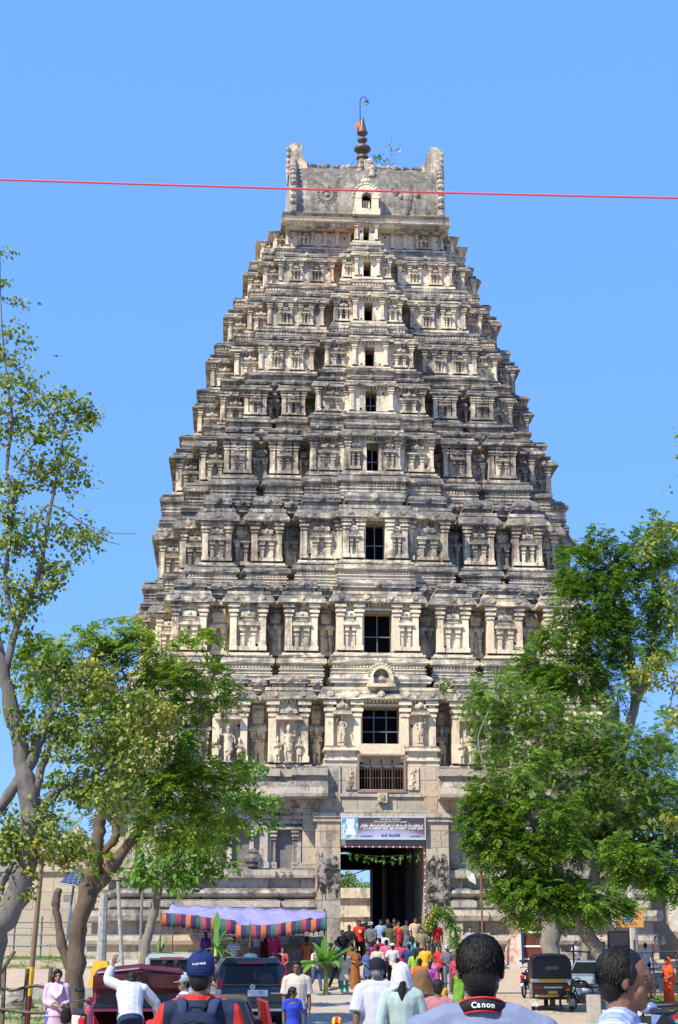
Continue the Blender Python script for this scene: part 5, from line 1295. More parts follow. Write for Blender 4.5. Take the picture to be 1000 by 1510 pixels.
def collar(s, inf=.012, h=.035, open_=False):
    def f(m):
        c = s['nk']; rr = []
        for z, r in ((-.045, .088), (-.01, .076), (h*.6, .073), (h*.6, .066), (-.02, .066)):
            rr.append([c+v3(r*math.cos(2*math.pi*i/16), r*.95*math.sin(2*math.pi*i/16)+.004, z+.012*math.sin(2*math.pi*i/16)) for i in range(16)])
        m.loft(rr)
    return f
def full_shirt(s, sleeve, inf=.024, z0=-.16, belly=0.):
    a, b = shirt(s, sleeve, inf, z0, belly=belly), collar(s)
    def f(m): a(m); b(m)
    return f
# ---- man in the navy cap with the backpack (seen from behind)
s_cap = skel(ell=(-.27, .0, 1.14), elr=(.3, -.02, 1.15), wrl=(-.25, -.16, .95), wrr=(.28, -.2, .95), hdl=(-.22, -.23, .92), hdr=(.26, -.27, .93), shl=(-.2, .01, 1.36), shr=(.2, .01, 1.36), look=(0, -1, -.1))
k = N('navy_red_polo'); tc = k.n('TexCoord'); sp = k.n('SeparateXYZ'); k.l(tc.outputs['Object'], sp.inputs[0]); ax = k.math('ABSOLUTE', sp.outputs['X'])
yoke = k.math('MULTIPLY', k.math('LESS_THAN', ax, .232), k.math('LESS_THAN', sp.outputs['Z'], 1.447)); cn = k.noise(k.coord(), 7, 5)
k.color(k.mix(yoke, k.ramp(cn, [(.3, (.42, .022, .014, 1)), (.7, (.58, .04, .022, 1))]), k.ramp(cn, [(.3, (.014, .02, .045, 1)), (.7, (.022, .032, .07, 1))]))); k.set(Roughness=.85); k.bump(k.noise(k.coord(), 40, 3), .2, .004)
capman = near_person('man in a navy cap and red navy polo shirt, wearing the backpack, back turned', 297, 10.0, 1.62, 178, s_cap,
  dict(shirt=full_shirt(s_cap, .5, .028, belly=.02), trousers=trousers(s_cap), **shoes(s_cap), hair=hs(s_cap)), dict(shirt=k.m, trousers=(.05, .06, .1)), (.22, .12, .07))
M_cap = cloth((.012, .022, .1), 'navy_cotton_twill')
m = MB(); c = s_cap['hd']; M = headbasis(s_cap)
prof = [(.099, -.012), (.1015, .02), (.1, .06), (.088, .098), (.06, .126), (.025, .138), (.004, .14)]
rr = []
for r, z in prof: rr.append([c+M @ v3(r*.93*math.cos(2*math.pi*i/28), .012+r*1.04*math.sin(2*math.pi*i/28), .03+z-.015*math.sin(2*math.pi*i/28)) for i in range(28)])
m.loft(rr)
brim = [[c+M @ v3(.082*math.cos(t), -.08-.095*math.sin(t), .028+.022*math.sin(t)*math.sin(t)-.018*abs(math.cos(t))+dz) for t in [math.pi*i/12 for i in range(13)]] for dz in (0, .006)]
m.loft(brim); cap_o = link('cap', m.mesh('cap'), M_cap, capman)
for pl in cap_o.data.polygons: pl.use_smooth = True
m = MB()
for i in range(6):
    a = 2*math.pi*i/6+.52; m.tube([c+M @ v3(r*.935*math.cos(a), .012+r*1.047*math.sin(a), .03+z-.015*math.sin(a)) for r, z in prof], .0018, 4)
m.ell(c+M @ v3(0, .012, .172), (.009, .009, .005), 8, 5); m.build('cap_seam', M_cap, cap_o)
# open hole with strap at the back, white stitched lettering over it
m = MB(); pts = []
for i in range(13):
    t = math.pi*i/12; pts.append(c+M @ v3(.05*math.cos(t), .012+.107*1.0*math.sqrt(max(0, 1-(.05*math.cos(t)/.095)**2)), .022+.032*math.sin(t)-.005))
m.loft([pts, [q-M @ v3(0, .01, 0) for q in pts]]); m.build('cap_opening', M_hair, cap_o)
m = MB(); m.tube([c+M @ v3(.06*math.cos(t), .016+.104*math.sqrt(max(0, 1-(.06*math.cos(t)/.097)**2)), .014) for t in [math.pi*i/10 for i in range(11)]], .008, 6, .4); m.build('cap_strap', M_cap, cap_o)
M_white = flat('white_thread', (.75, .76, .8, 1), .6)
def lettering_arc(txt, cpt, M, R0, z, size, mat, parent, a0, tilt=0., sgn=1, ry=1., spc=.62):
    """letters standing round an arc at the back of a head or neck"""
    n = len(txt)
    for i, ch in enumerate(txt):
        if ch == ' ': continue
        a = a0+(i-(n-1)/2)*size*spc/R0
        p = cpt+M @ v3(-R0*.84*math.sin(a), .012+R0*ry*math.cos(a), z+tilt*a)
        o = text(ch, (0, 0, 0), size, mat, parent, ext=.0015, bold=size*.012)
        n_ = (M @ v3(-math.sin(a), math.cos(a), 0)).normalized(); up = (M @ v3(0, 0, 1)).normalized(); x = up.cross(n_).normalized()
        o.matrix_local = Matrix((x, up, n_)).transposed().to_4x4() if False else Matrix.Translation(p) @ Matrix((x, up, n_)).transposed().to_4x4()
lettering_arc('Amn', c, M, .107, .085, .026, M_white, cap_o, -.26, ry=1.0)
lettering_arc('Tours', c, M, .107, .081, .019, M_white, cap_o, .28, ry=1.0)
# backpack
bp = empty('backpack'); bp.location = capman.location; bp.rotation_euler = capman.rotation_euler; bp.scale = capman.scale
tag(bp, 'dark navy backpack with padded straps on the back of the capped man', 'backpack')
M_bag = cloth((.012, .02, .05), 'navy_nylon'); M_strap = cloth((.03, .05, .11), 'blue_webbing')
m = MB(); rr = []
for t, w, d in ((0, .12, .09), (.03, .15, .13), (.15, .165, .17), (.32, .16, .16), (.42, .14, .13), (.475, .1, .08), (.49, .05, .03)):
    rr.append([v3(math.copysign(abs(math.cos(a))**.5, math.cos(a))*w, .2+math.copysign(abs(math.sin(a))**.6, math.sin(a))*d*.6, .89+t) for a in [2*math.pi*i/24 for i in range(24)]])
m.loft(rr); me = remeshed(m, .009, 'body', 2); wrinkle(me, .008, 9, 3); link('body', me, M_bag, bp)
m = MB(); rr = []
for t, w, d in ((0, .1, .02), (.03, .13, .05), (.13, .135, .06), (.2, .12, .05), (.23, .09, .02)):
    rr.append([v3(math.copysign(abs(math.cos(a))**.5, math.cos(a))*w, .29+math.copysign(abs(math.sin(a))**.6, math.sin(a))*d, .92+t) for a in [2*math.pi*i/20 for i in range(20)]])
m.loft(rr); link('front_pocket', remeshed(m, .008, 'front_pocket', 2), M_bag, bp)
m = MB(); m.tube([v3(-.135, .332, 1.12), v3(-.08, .35, 1.135), v3(0, .355, 1.14), v3(.08, .35, 1.135), v3(.135, .332, 1.12)], .0045, 6)
m.tube([v3(-.14, .27, 1.25), v3(-.09, .29, 1.31), v3(0, .295, 1.33), v3(.09, .29, 1.31), v3(.14, .27, 1.25)], .006, 6); m.build('zip', M_hair, bp)
m = MB(); m.tube([v3(-.05, .2, 1.36), v3(-.035, .2, 1.41), v3(.035, .2, 1.41), v3(.05, .2, 1.36)], .011, 7); m.build('handle', M_bag, bp)
for q in (-1, 1):
    m = MB(); m.tube([v3(q*.085, .16, 1.34), v3(q*.105, .11, 1.43), v3(q*.12, .03, 1.462), v3(q*.13, -.08, 1.42), v3(q*.14, -.15, 1.3), v3(q*.16, -.1, 1.1), v3(q*.16, .12, .98)], [.03, .034, .034, .034, .03, .024, .02], 8, .35); m.build('strap', M_strap, bp, smooth=True)
sb_ = MB(); sb_.tube([v3(-.1, -.06, 1.46), v3(-.09, .06, 1.468), v3(-.02, .15, 1.38), v3(.07, .33, 1.22), v3(.17, .33, 1.05), v3(.25, .2, .85)], .017, 7, .35)
o = sb_.build('shoulder_sling', M_hair, None, smooth=True); o.location = bp.location; o.rotation_euler = bp.rotation_euler; o.scale = bp.scale; tag(o, 'black bag sling worn diagonally across the navy backpack', 'strap')
# ---- man with the camera strap (head and shoulders, from behind)
s_ph = skel(shl=(-.205, .01, 1.36), shr=(.205, .01, 1.36), ell=(-.29, -.06, 1.16), elr=(.29, -.06, 1.16), wrl=(-.1, -.27, 1.25), wrr=(.1, -.27, 1.25), hdl=(-.05, -.3, 1.29), hdr=(.05, -.3, 1.29), look=(-.06, -1, -.02))
photo = near_person('man with thick black hair and a camera strap round his neck, seen from behind', 708, 5.8, 1.75, 178, s_ph,
  dict(shirt=full_shirt(s_ph, .5, .026), trousers=trousers(s_ph), **shoes(s_ph), hair=lambda m: (hair_short(m, s_ph, .94), m.ell(s_ph['hd']+v3(0, .045, -.045), (.064, .05, .06)))), dict(shirt=(.19, .225, .33), trousers=(.05, .06, .1)), (.17, .085, .05), .006)
strands(photo, s_ph, 16000, 4, lambda q: q[2] > -.75 and (q[1] > -.35 or q[2] > .55), .02, k=.945, frizz=.2)
m = MB(); cn_ = s_ph['nk']
def nb(r, dz): return [cn_+v3(r*1.02*math.cos(a), .006+r*math.sin(a), dz+.03*math.sin(a)-.012) for a in [math.pi*(-.12+1.24*i/20) for i in range(21)]]
st = empty('camera_strap'); st.location = photo.location; st.rotation_euler = photo.rotation_euler; st.scale = photo.scale; tag(st, 'black camera strap with red edges and white lettering on the thick haired man', 'camera strap')
def band(r, z0, z1, name, mat):
    m = MB(); m.loft([nb(r, z0), nb(r+.004, z0), nb(r+.001, z1), nb(r-.003, z1), nb(r, z0)], cap=False, closed=False); return m.build(name, mat, st, smooth=True)
band(.081, -.012, .026, 'webbing', flat('black_webbing', (.012, .012, .013, 1), .7)); M_redw = flat('red_webbing', (.5, .015, .02, 1), .6)
band(.0815, -.019, -.0115, 'red_edge', M_redw); band(.08, .0255, .032, 'red_edge', M_redw)
m = MB()
for q in (-1, 1): m.tube([cn_+v3(q*.075, -.03, -.02), cn_+v3(q*.08, -.12, -.12), cn_+v3(q*.04, -.2, -.3)], .01, 6, .3)
m.build('strap_end', M_redw, st)
for i, ch in enumerate('Canon'):
    a = -(i-2)*.19-.02; r = .087
    p = cn_+v3(-r*1.02*math.sin(-a)*1., .006+r*math.cos(a), .03*math.cos(a)-.012+.006)
    p = cn_+v3(r*1.02*math.sin(a), .006+r*math.cos(a), .03*math.cos(a)-.012+.004)
    n_ = v3(math.sin(a), math.cos(a), 0); up = v3(0, 0, 1); x = up.cross(n_)
    o = text(ch, (0, 0, 0), .027, M_white, st, ext=.001, bold=.0007); o.matrix_local = Matrix.Translation(p) @ Matrix((x, up, n_)).transposed().to_4x4()
# ---- balding man in profile at the right
s_pr = skel(shl=(-.21, .02, 1.375), shr=(.21, .02, 1.375), look=(.12, -1, -.03), hd=(.0, -.03, 1.575), nk=(0, .0, 1.44), ell=(-.28, .03, 1.1), elr=(.28, .03, 1.1))
k = N('blue_plaid_cotton'); co = k.coord((1, 1, 1), loc=(.3, .1, .2)); fs = []
for d, sc_, ph in (('X', 6., 0), ('Z', 6., 1), ('X', 16, 1), ('Z', 9, 0)):
    wv = k.n('TexWave', wave_type='BANDS', bands_direction=d); wv.inputs['Scale'].default_value = sc_; wv.inputs['Distortion'].default_value = .6; k.l(co, wv.inputs['Vector']); fs.append(k.ramp(wv.outputs['Color'], [(.5, 0), (.62, 1)]))
c1 = k.mix(k.math('MULTIPLY', fs[0], .55), (.46, .5, .6, 1), (.1, .16, .42, 1)); c1 = k.mix(k.math('MULTIPLY', fs[1], .5), c1, (.15, .22, .5, 1)); c1 = k.mix(k.math('MULTIPLY', fs[2], .22), c1, (.12, .16, .4, 1))
k.color(c1); k.set(Roughness=.85)
def bald_hair(m):
    hair_short(m, s_pr, 1.0, True); M = headbasis(s_pr); c = s_pr['hd']
    m.ell(c+M @ v3(0, .012, .07), (.075, .076, .054), 12, 8, M)
    for q in (-1, 1): m.ell(c+M @ v3(q*.068, .0, .03), (.014, .036, .04), 10, 7, M)
prof_ = near_person('balding man in a light blue plaid shirt turned in profile toward the right', 910, 6.2, 1.71, 78, s_pr,
  dict(shirt=full_shirt(s_pr, .5, .028, belly=.03), trousers=trousers(s_pr), **shoes(s_pr), hair=bald_hair), dict(shirt=k.m, trousers=(.05, .06, .1)), (.2, .095, .055), .006, fine_eyes=True)
strands(prof_, s_pr, 11000, 6, lambda q: (q[1] > -.2 and q[2] > -.8) or (q[2] > .55 and q[1] > -.25), .02, k=.985, frizz=.2)
m = MB(); c = s_pr['hd']; M = headbasis(s_pr); m.ell(c+M @ v3(0, -.098, -.047), (.026, .006, .006), 10, 6, M); m.build('moustache', M_hair, prof_, smooth=True)
# ---- couple walking to the gate
s_wk = {k_: v.copy() for k_, v in walk.items()}
k = N('grey_striped_cotton'); wv = k.n('TexWave', wave_type='BANDS', bands_direction='X'); wv.inputs['Scale']  .default_value = 24.; k.l(k.coord(), wv.inputs['Vector']); k.color(k.ramp(wv.outputs['Color'], [(.5, (.5, .5, .54, 1)), (.7, (.27, .27, .34, 1))])); k.set(Roughness=.85)
k2 = N('grey_hair'); k2.color(k2.ramp(k2.noise(k2.coord((1, 1, .3)), 60, 3), [(.35, (.03, .03, .03, 1)), (.7, (.25, .24, .23, 1))])); M_grey = k2.m
m1 = near_person('heavy man in a white striped shirt and black cap left of the white scarf', 556, 18.0, 1.68, 180, s_wk,
  dict(shirt=full_shirt(s_wk, .5, .045, z0=-.22, belly=.05), trousers=trousers(s_wk), **shoes(s_wk), hair=hs(s_wk)), dict(shirt=k.m, trousers=(.06, .06, .08), hair=M_grey), (.15, .08, .05), .01)
m = MB(); c = s_wk['hd']; M = headbasis(s_wk); rr = []
for r, z in prof: rr.append([c+M @ v3(r*.93*math.cos(2*math.pi*i/20), .012+r*1.04*math.sin(2*math.pi*i/20), .03+z*.95) for i in range(20)])
m.loft(rr); m.loft([[c+M @ v3(.08*math.cos(t), -.08-.09*math.sin(t), .03+dz) for t in [math.pi*i/10 for i in range(11)]] for dz in (0, .006)]); link('cap', m.mesh('cap'), cloth((.012, .013, .02)), m1)
m2 = near_person('woman in a pale mint jacket with a white scarf over her head, back turned', 592, 16.8, 1.62, 178, s_wk,
  dict(jacket=lambda m: (torso(m, s_wk, .03, z0=-.22, z1=.96), [arm(m, s_wk, q, .024, .96) for q in 'lr']), trousers=trousers(s_wk), **shoes(s_wk), hair=hl(s_wk)), dict(jacket=(.36, .45, .42), trousers=(.05, .06, .1)), (.2, .11, .065), .01, fem=True)
m = MB(); c = s_wk['hd']
rr = []
for t, rx, ry, y in ((-.15, .12, .11, .03), (-.1, .122, .115, .03), (-.02, .112, .12, .025), (.06, .102, .12, .022), (.11, .085, .1, .02), (.14, .045, .055, .018), (.152, .01, .01, .018)):
    rr.append([c+v3(rx*math.cos(a), y+ry*math.sin(a), t+(.05*max(0, math.cos(2*a+math.pi)) if t < 0 else 0)) for a in [2*math.pi*i/24 for i in range(24)]])
m.loft(rr); me = remeshed(m, .009, 'scarf', 1); wrinkle(me, .012, 22, 2); link('scarf', me, cloth((.55, .55, .57), 'white_lace'), m2)
# woman with the brown scarf, her neighbour in dusty pink
k = N('printed_flower_cotton'); k.color(k.ramp(k.noise(k.coord(), 28, 4, .7), [(.42, (.03, .02, .02, 1)), (.5, (.45, .38, .34, 1)), (.62, (.2, .05, .05, 1))])); k.set(Roughness=.9)
m3 = near_person('woman in a dark flowered dress with a brown scarf over her head, back turned', 621, 21, 1.58, 178, s_wk,
  dict(dress=lambda m: (torso(m, s_wk, .03, z0=-.1, z1=.96), skirt(m, s_wk, 1.02, .3, .17, .25, folds=.05), [arm(m, s_wk, q, .024, .7) for q in 'lr']), trousers=trousers(s_wk), hair=hl(s_wk)), dict(dress=k.m, trousers=(.03, .03, .04)), (.17, .09, .05), .012, fem=True)
m = MB(); m.loft([[c+v3(r_*(1.1 if t < 0 else 1)*math.cos(a), .03+r_*math.sin(a), t) for a in [2*math.pi*i/20 for i in range(20)]] for t, r_ in ((-.2, .2), (-.12, .16), (-.02, .13), (.06, .12), (.11, .09), (.145, .04), (.15, .01))])
me = remeshed(m, .012, 'scarf', 1); wrinkle(me, .012, 12, 5); link('scarf', me, cloth((.16, .09, .04)), m3)
person('man_walk', 'man in dusty pink walking right of the brown head scarf', 645, 20, 1.48, 175, sh((.4, .16, .17), GRY))
# cream shirt man and the girl in royal blue
s_cr = skel(look=(-.15, -1, -.1), anl=(-.1, -.12, .085), anr=(.1, .15, .1), knl=(-.1, -.12, .49), wrl=(-.23, -.06, .86), hdl=(-.22, -.09, .78), ell=(-.22, .02, 1.12), elr=(.22, .02, 1.12), wrr=(.23, -.05, .86), hdr=(.22, -.08, .78))
near_person('man with thick black hair in a cream half sleeved shirt walking toward the camera', 438, 29, 1.72, 4, s_cr,
  dict(shirt=full_shirt(s_cr, .48, .03, z0=-.2), trousers=trousers(s_cr), **shoes(s_cr), hair=lambda m: hair_short(m, s_cr, 1.08)), dict(shirt=(.54, .47, .4), trousers=(.09, .15, .27)), (.15, .075, .045), .01, fine_eyes=True)
s_gl = {k_: (v.copy() if k_ == 'look' else Vector((v.x*.85, v.y, v.z))) for k_, v in still.items()}; s_gl['look'] = v3(.9, -.5, -.1); s_gl['hd'] = v3(0, -.005, 1.6)
near_person('girl in a royal blue frock with a hair clip, walking by the cream shirted man', 432, 27, 1.26, 20, s_gl,
  dict(frock=lambda m: (torso(m, s_gl, .025, z0=-.1, z1=.94, fem=True), skirt(m, s_gl, 1.02, .45, .16, .27, folds=.06), [arm(m, s_gl, q, .03, .3) for q in 'lr']), hair=lambda m: (hair_long(m, s_gl, .16), m.ell(s_gl['hd']+v3(0, .03, .03), (.1, .11, .105)))), dict(frock=(.03, .06, .45)), (.17, .09, .05), .01, fem=True, fine_eyes=True)
boy = person('child', 'child in a red and yellow cap at the bottom edge of the picture', 497, 21, .97, 175, dict(shirt=YEL, shorts=GRY))
m = MB(); c = v3(0, -.005, 1.6); m.lathe([(.118, 0), (.122, .04), (.112, .1), (.075, .145), (.01, .16)], (0, .01, 1.62), 16); ck = N('red_yellow_cap'); wv = ck.n('TexWave', wave_type='BANDS', bands_direction='X'); wv.inputs['Scale'].default_value = 2.2; ck.l(ck.coord(), wv.inputs['Vector']); ck.color(ck.ramp(wv.outputs['Color'], [(.5, (.6, .03, .02, 1)), (.6, (.8, .45, .03, 1))])); link('cap', m.mesh('cap'), ck.m, boy)
# woman in pink with a black bag
s_pk = skel(shl=(-.16, .01, 1.375), shr=(.16, .01, 1.375), ell=(-.2, .03, 1.12), elr=(.2, .03, 1.12), wrl=(.02, -.22, 1.06), wrr=(.12, -.2, 1.04), hdl=(.1, -.24, 1.04), hdr=(.17, -.24, .98), look=(.25, -1, -.35), hd=(0, -.02, 1.58))
pk = near_person('woman in a pale pink kurta with long black hair standing by the motorcycle', 87, 27, 1.57, 6, s_pk,
  dict(kurta=lambda m: (torso(m, s_pk, .024, z0=-.1, z1=.95, fem=True), skirt(m, s_pk, 1.02, .5, .16, .21, folds=.04), [arm(m, s_pk, q, .026, .86) for q in 'lr']), trousers=trousers(s_pk), **shoes(s_pk), hair=lambda m: (hair_long(m, s_pk, .34), m.tube([s_pk['hd']+v3(-.07, .0, -.02), s_pk['nk']+v3(-.08, -.03, -.05), s_pk['nk']+v3(-.1, -.08, -.2)], [.035, .035, .015], 8))), dict(kurta=(.62, .42, .52), trousers=(.1, .14, .5)), (.3, .17, .105), .01, fem=True, curl=.9, fine_eyes=True)
m = MB(); m.tube([v3(-.09, -.085, 1.42), v3(-.06, -.135, 1.28), v3(0, -.15, 1.22), v3(.06, -.135, 1.28), v3(.09, -.085, 1.42)], [.03, .05, .055, .05, .03], 8, .25); m.build('yoke', cloth((.7, .66, .78)), pk, smooth=True)
hb = MB(); rr = []
for t, w in ((0, .05), (-.05, .085), (-.15, .1), (-.24, .09), (-.27, .05)): rr.append([v3(.2+w*math.cos(a), -.26+.05*math.sin(a), 1.03+t) for a in [2*math.pi*i/14 for i in range(14)]])
hb.loft(rr); hb.tube([v3(.12, -.26, 1.0), v3(.14, -.27, 1.1), v3(.24, -.27, 1.08), v3(.27, -.26, .98)], .012, 6)
o = hb.build('handbag', cloth((.015, .013, .015)), None, smooth=True); o.location = pk.location; o.rotation_euler = pk.rotation_euler; o.scale = pk.scale; tag(o, 'soft black handbag held by the woman in pink', 'handbag')
# man in a white shirt leaning into the open boot
s_wh = skel(pel=(0, .0, .92), ch=(.04, -.2, 1.2), nk=(.06, -.36, 1.32), hd=(.06, -.45, 1.4), look=(.1, -.8, -.6), shl=(-.12, -.33, 1.34), shr=(.24, -.3, 1.27), ell=(.42, -.42, 1.05), wrl=(.5, -.55, .85), elr=(.46, -.38, 1.42), wrr=(.3, -.55, 1.62), hdr=(.26, -.57, 1.7), hdl=(.5, -.6, .78), hpl=(-.09, 0, .9), hpr=(.09, 0, .9))
s_wh['shl'], s_wh['shr'] = v3(-.15, -.31, 1.28), v3(.22, -.31, 1.33); s_wh['ell'], s_wh['wrl'], s_wh['hdl'] = v3(-.33, -.42, 1.06), v3(-.36, -.5, .82), v3(-.36, -.53, .74)
s_wh['elr'], s_wh['wrr'], s_wh['hdr'] = v3(.42, -.42, 1.4), v3(.36, -.5, 1.63), v3(.33, -.5, 1.72)
near_person('man in a white shirt and jeans leaning into the maroon car boot', 196, 23.6, 1.72, 180, s_wh,
  dict(shirt=full_shirt(s_wh, .93, .035, z0=-.2), trousers=trousers(s_wh), **shoes(s_wh), hair=hs(s_wh)), dict(shirt=(.5, .5, .53), trousers=(.02, .035, .09)), (.2, .1, .06), .01, curl=.12, fwr=(-1, 0, .2))
# people half hidden between the cars
person('man_still', 'black haired man in a mint shirt between the maroon lid and silver car', 262, 37, 1.78, 170, sh((.35, .6, .5), GRY))
person('man_still', 'dark haired man low behind the left end of the maroon boot lid', 244, 40, 1.72, 185, sh(GRY, BLK))
person('man_bent', 'man in a grey cap and blue striped shirt just left of the navy capped man', 273, 23, 1.5, -80, dict(shirt=M_stripe, trousers=JEAN), cap=(.25, .29, .36))
# person at the right edge whose hand holds up a phone
s_fn = skel(elr=(.3, -.2, 1.2), ell=(-.25, .02, 1.12), wrl=(-.26, 0, .88), hdl=(-.26, 0, .8), hdr=(.19, -.42, 1.55), look=(0, -1, 0), wrr=(.2, -.38, 1.47)); s_fn['elr'] = v3(.27, -.2, 1.2)
fx = 3.75
fn = near_person('person at the right picture edge of whom only the hand holding a phone shows', 1075, fx, 1.62, -127, s_fn,
  dict(shirt=full_shirt(s_fn, .45, .024), trousers=trousers(s_fn), **shoes(s_fn), hair=hs(s_fn)), dict(shirt=(.3, .3, .34), trousers=(.05, .06, .1)), (.22, .11, .065), .006, curl=.75)
ph = MB(); ph.box(-.078, .078, -.0045, .0045, -.039, .039)
po = ph.build('phone', flat('black_glass_phone', (.006, .007, .009, 1), .12, .6), None, bevel=.004); tgt = at(1004, 1501, 3.75)
loc = Matrix.Rotation(R(-127), 4, 'Z') @ ((s_fn['hdr']+v3(0, -.03, .02))*(1.62/1.7)); fn.location = (tgt.x-loc.x, tgt.y-loc.y, gz(3.7)); hw = fn.location+loc
po.location = hw; po.rotation_euler = (R(4), R(34), R(-8)); tag(po, 'black phone held up by a hand at the right picture edge', 'phone')
print('PHONE hand z', hw.z, 'wanted', tgt.z)
# ================================================================= VEHICLES
def paint(name, c, rough=.25): 
    k = N(name); k.color(k.mix(.25, tuple(c)+(1,), k.ramp(k.noise(k.coord(), 4, 5), [(.35, tuple(x*.7 for x in c)+(1,)), (.7, tuple(x*1.1+.02 for x in c)+(1,))]))); k.set(Roughness=rough); k.b.inputs['Specular IOR Level'].default_value = .5; k.b.inputs['Coat Weight'].default_value = .5; k.b.inputs['Coat Roughness'].default_value = .08
    return k.m
M_glass = flat('dark_car_glass', (.01, .012, .014, 1), .08, .3); M_tyre = flat('tyre_rubber', (.018, .018, .018, 1), .85, .2); M_rim = flat('alloy_rim', (.35, .36, .37, 1), .35, .5, .6)
M_plast = flat('black_trim', (.02, .02, .022, 1), .5); M_lamp = flat('red_lamp_lens', (.42, .012, .015, 1), .15, .6); M_clear = flat('clear_lamp_lens', (.6, .6, .58, 1), .15, .6); M_chrome = flat('chrome', (.5, .5, .5, 1), .2, .5, .9); M_plate = flat('white_plate', (.7, .7, .68, 1), .5)
def section(x, prof):
    return [(x, y, z) for y, z in prof]
def wheel(parent, x, y, r=.31, w=.19, name='wheel'):
    m = MB(); m.lathe([(r*.62, -w/2), (r*.93, -w/2), (r, -w*.36), (r, w*.36), (r*.93, w/2), (r*.62, w/2), (r*.6, 0)], (x, y, r), 20, 'x'); wo = m.build(name, M_tyre, parent, smooth=False)
    m = MB()
    for q in (-1, 1): m.lathe([(.03, q*w*.42), (r*.63, q*w*.40), (r*.6, q*w*.2)][::q], (x, y, r), 18, 'x')
    m.build('rim', M_rim, wo); return wo
def sym(mb, rings):
    mb.loft(rings)
def car_body(stations, n_arc=0):
    """stations: (y, half width low, half width belt, z sill, z belt, half width roof, z roof); roof None where there is no cabin"""
    low = MB()
    rr = []
    for y, wl, wb, zs, zb in stations:
        rr.append([(-wl*.93, y, zs), (wl*.93, y, zs), (wl, y, zs+.1), (wb+.02, y, zs+(zb-zs)*.55), (wb, y, zb-.07), (wb-.07, y, zb), (-wb+.07, y, zb), (-wb, y, zb-.07), (-wb-.02, y, zs+(zb-zs)*.55), (-wl, y, zs+.1)])
    low.loft(rr); return low
def place_v(root, px, Y, rz):
    w = at(px, 1400, Y); root.location = (w.x, Y, gz(Y)); root.rotation_euler = (0, 0, R(rz)); return root
def cabin(mb, pts_low, pts_top):
    mb.loft([pts_low, pts_top])
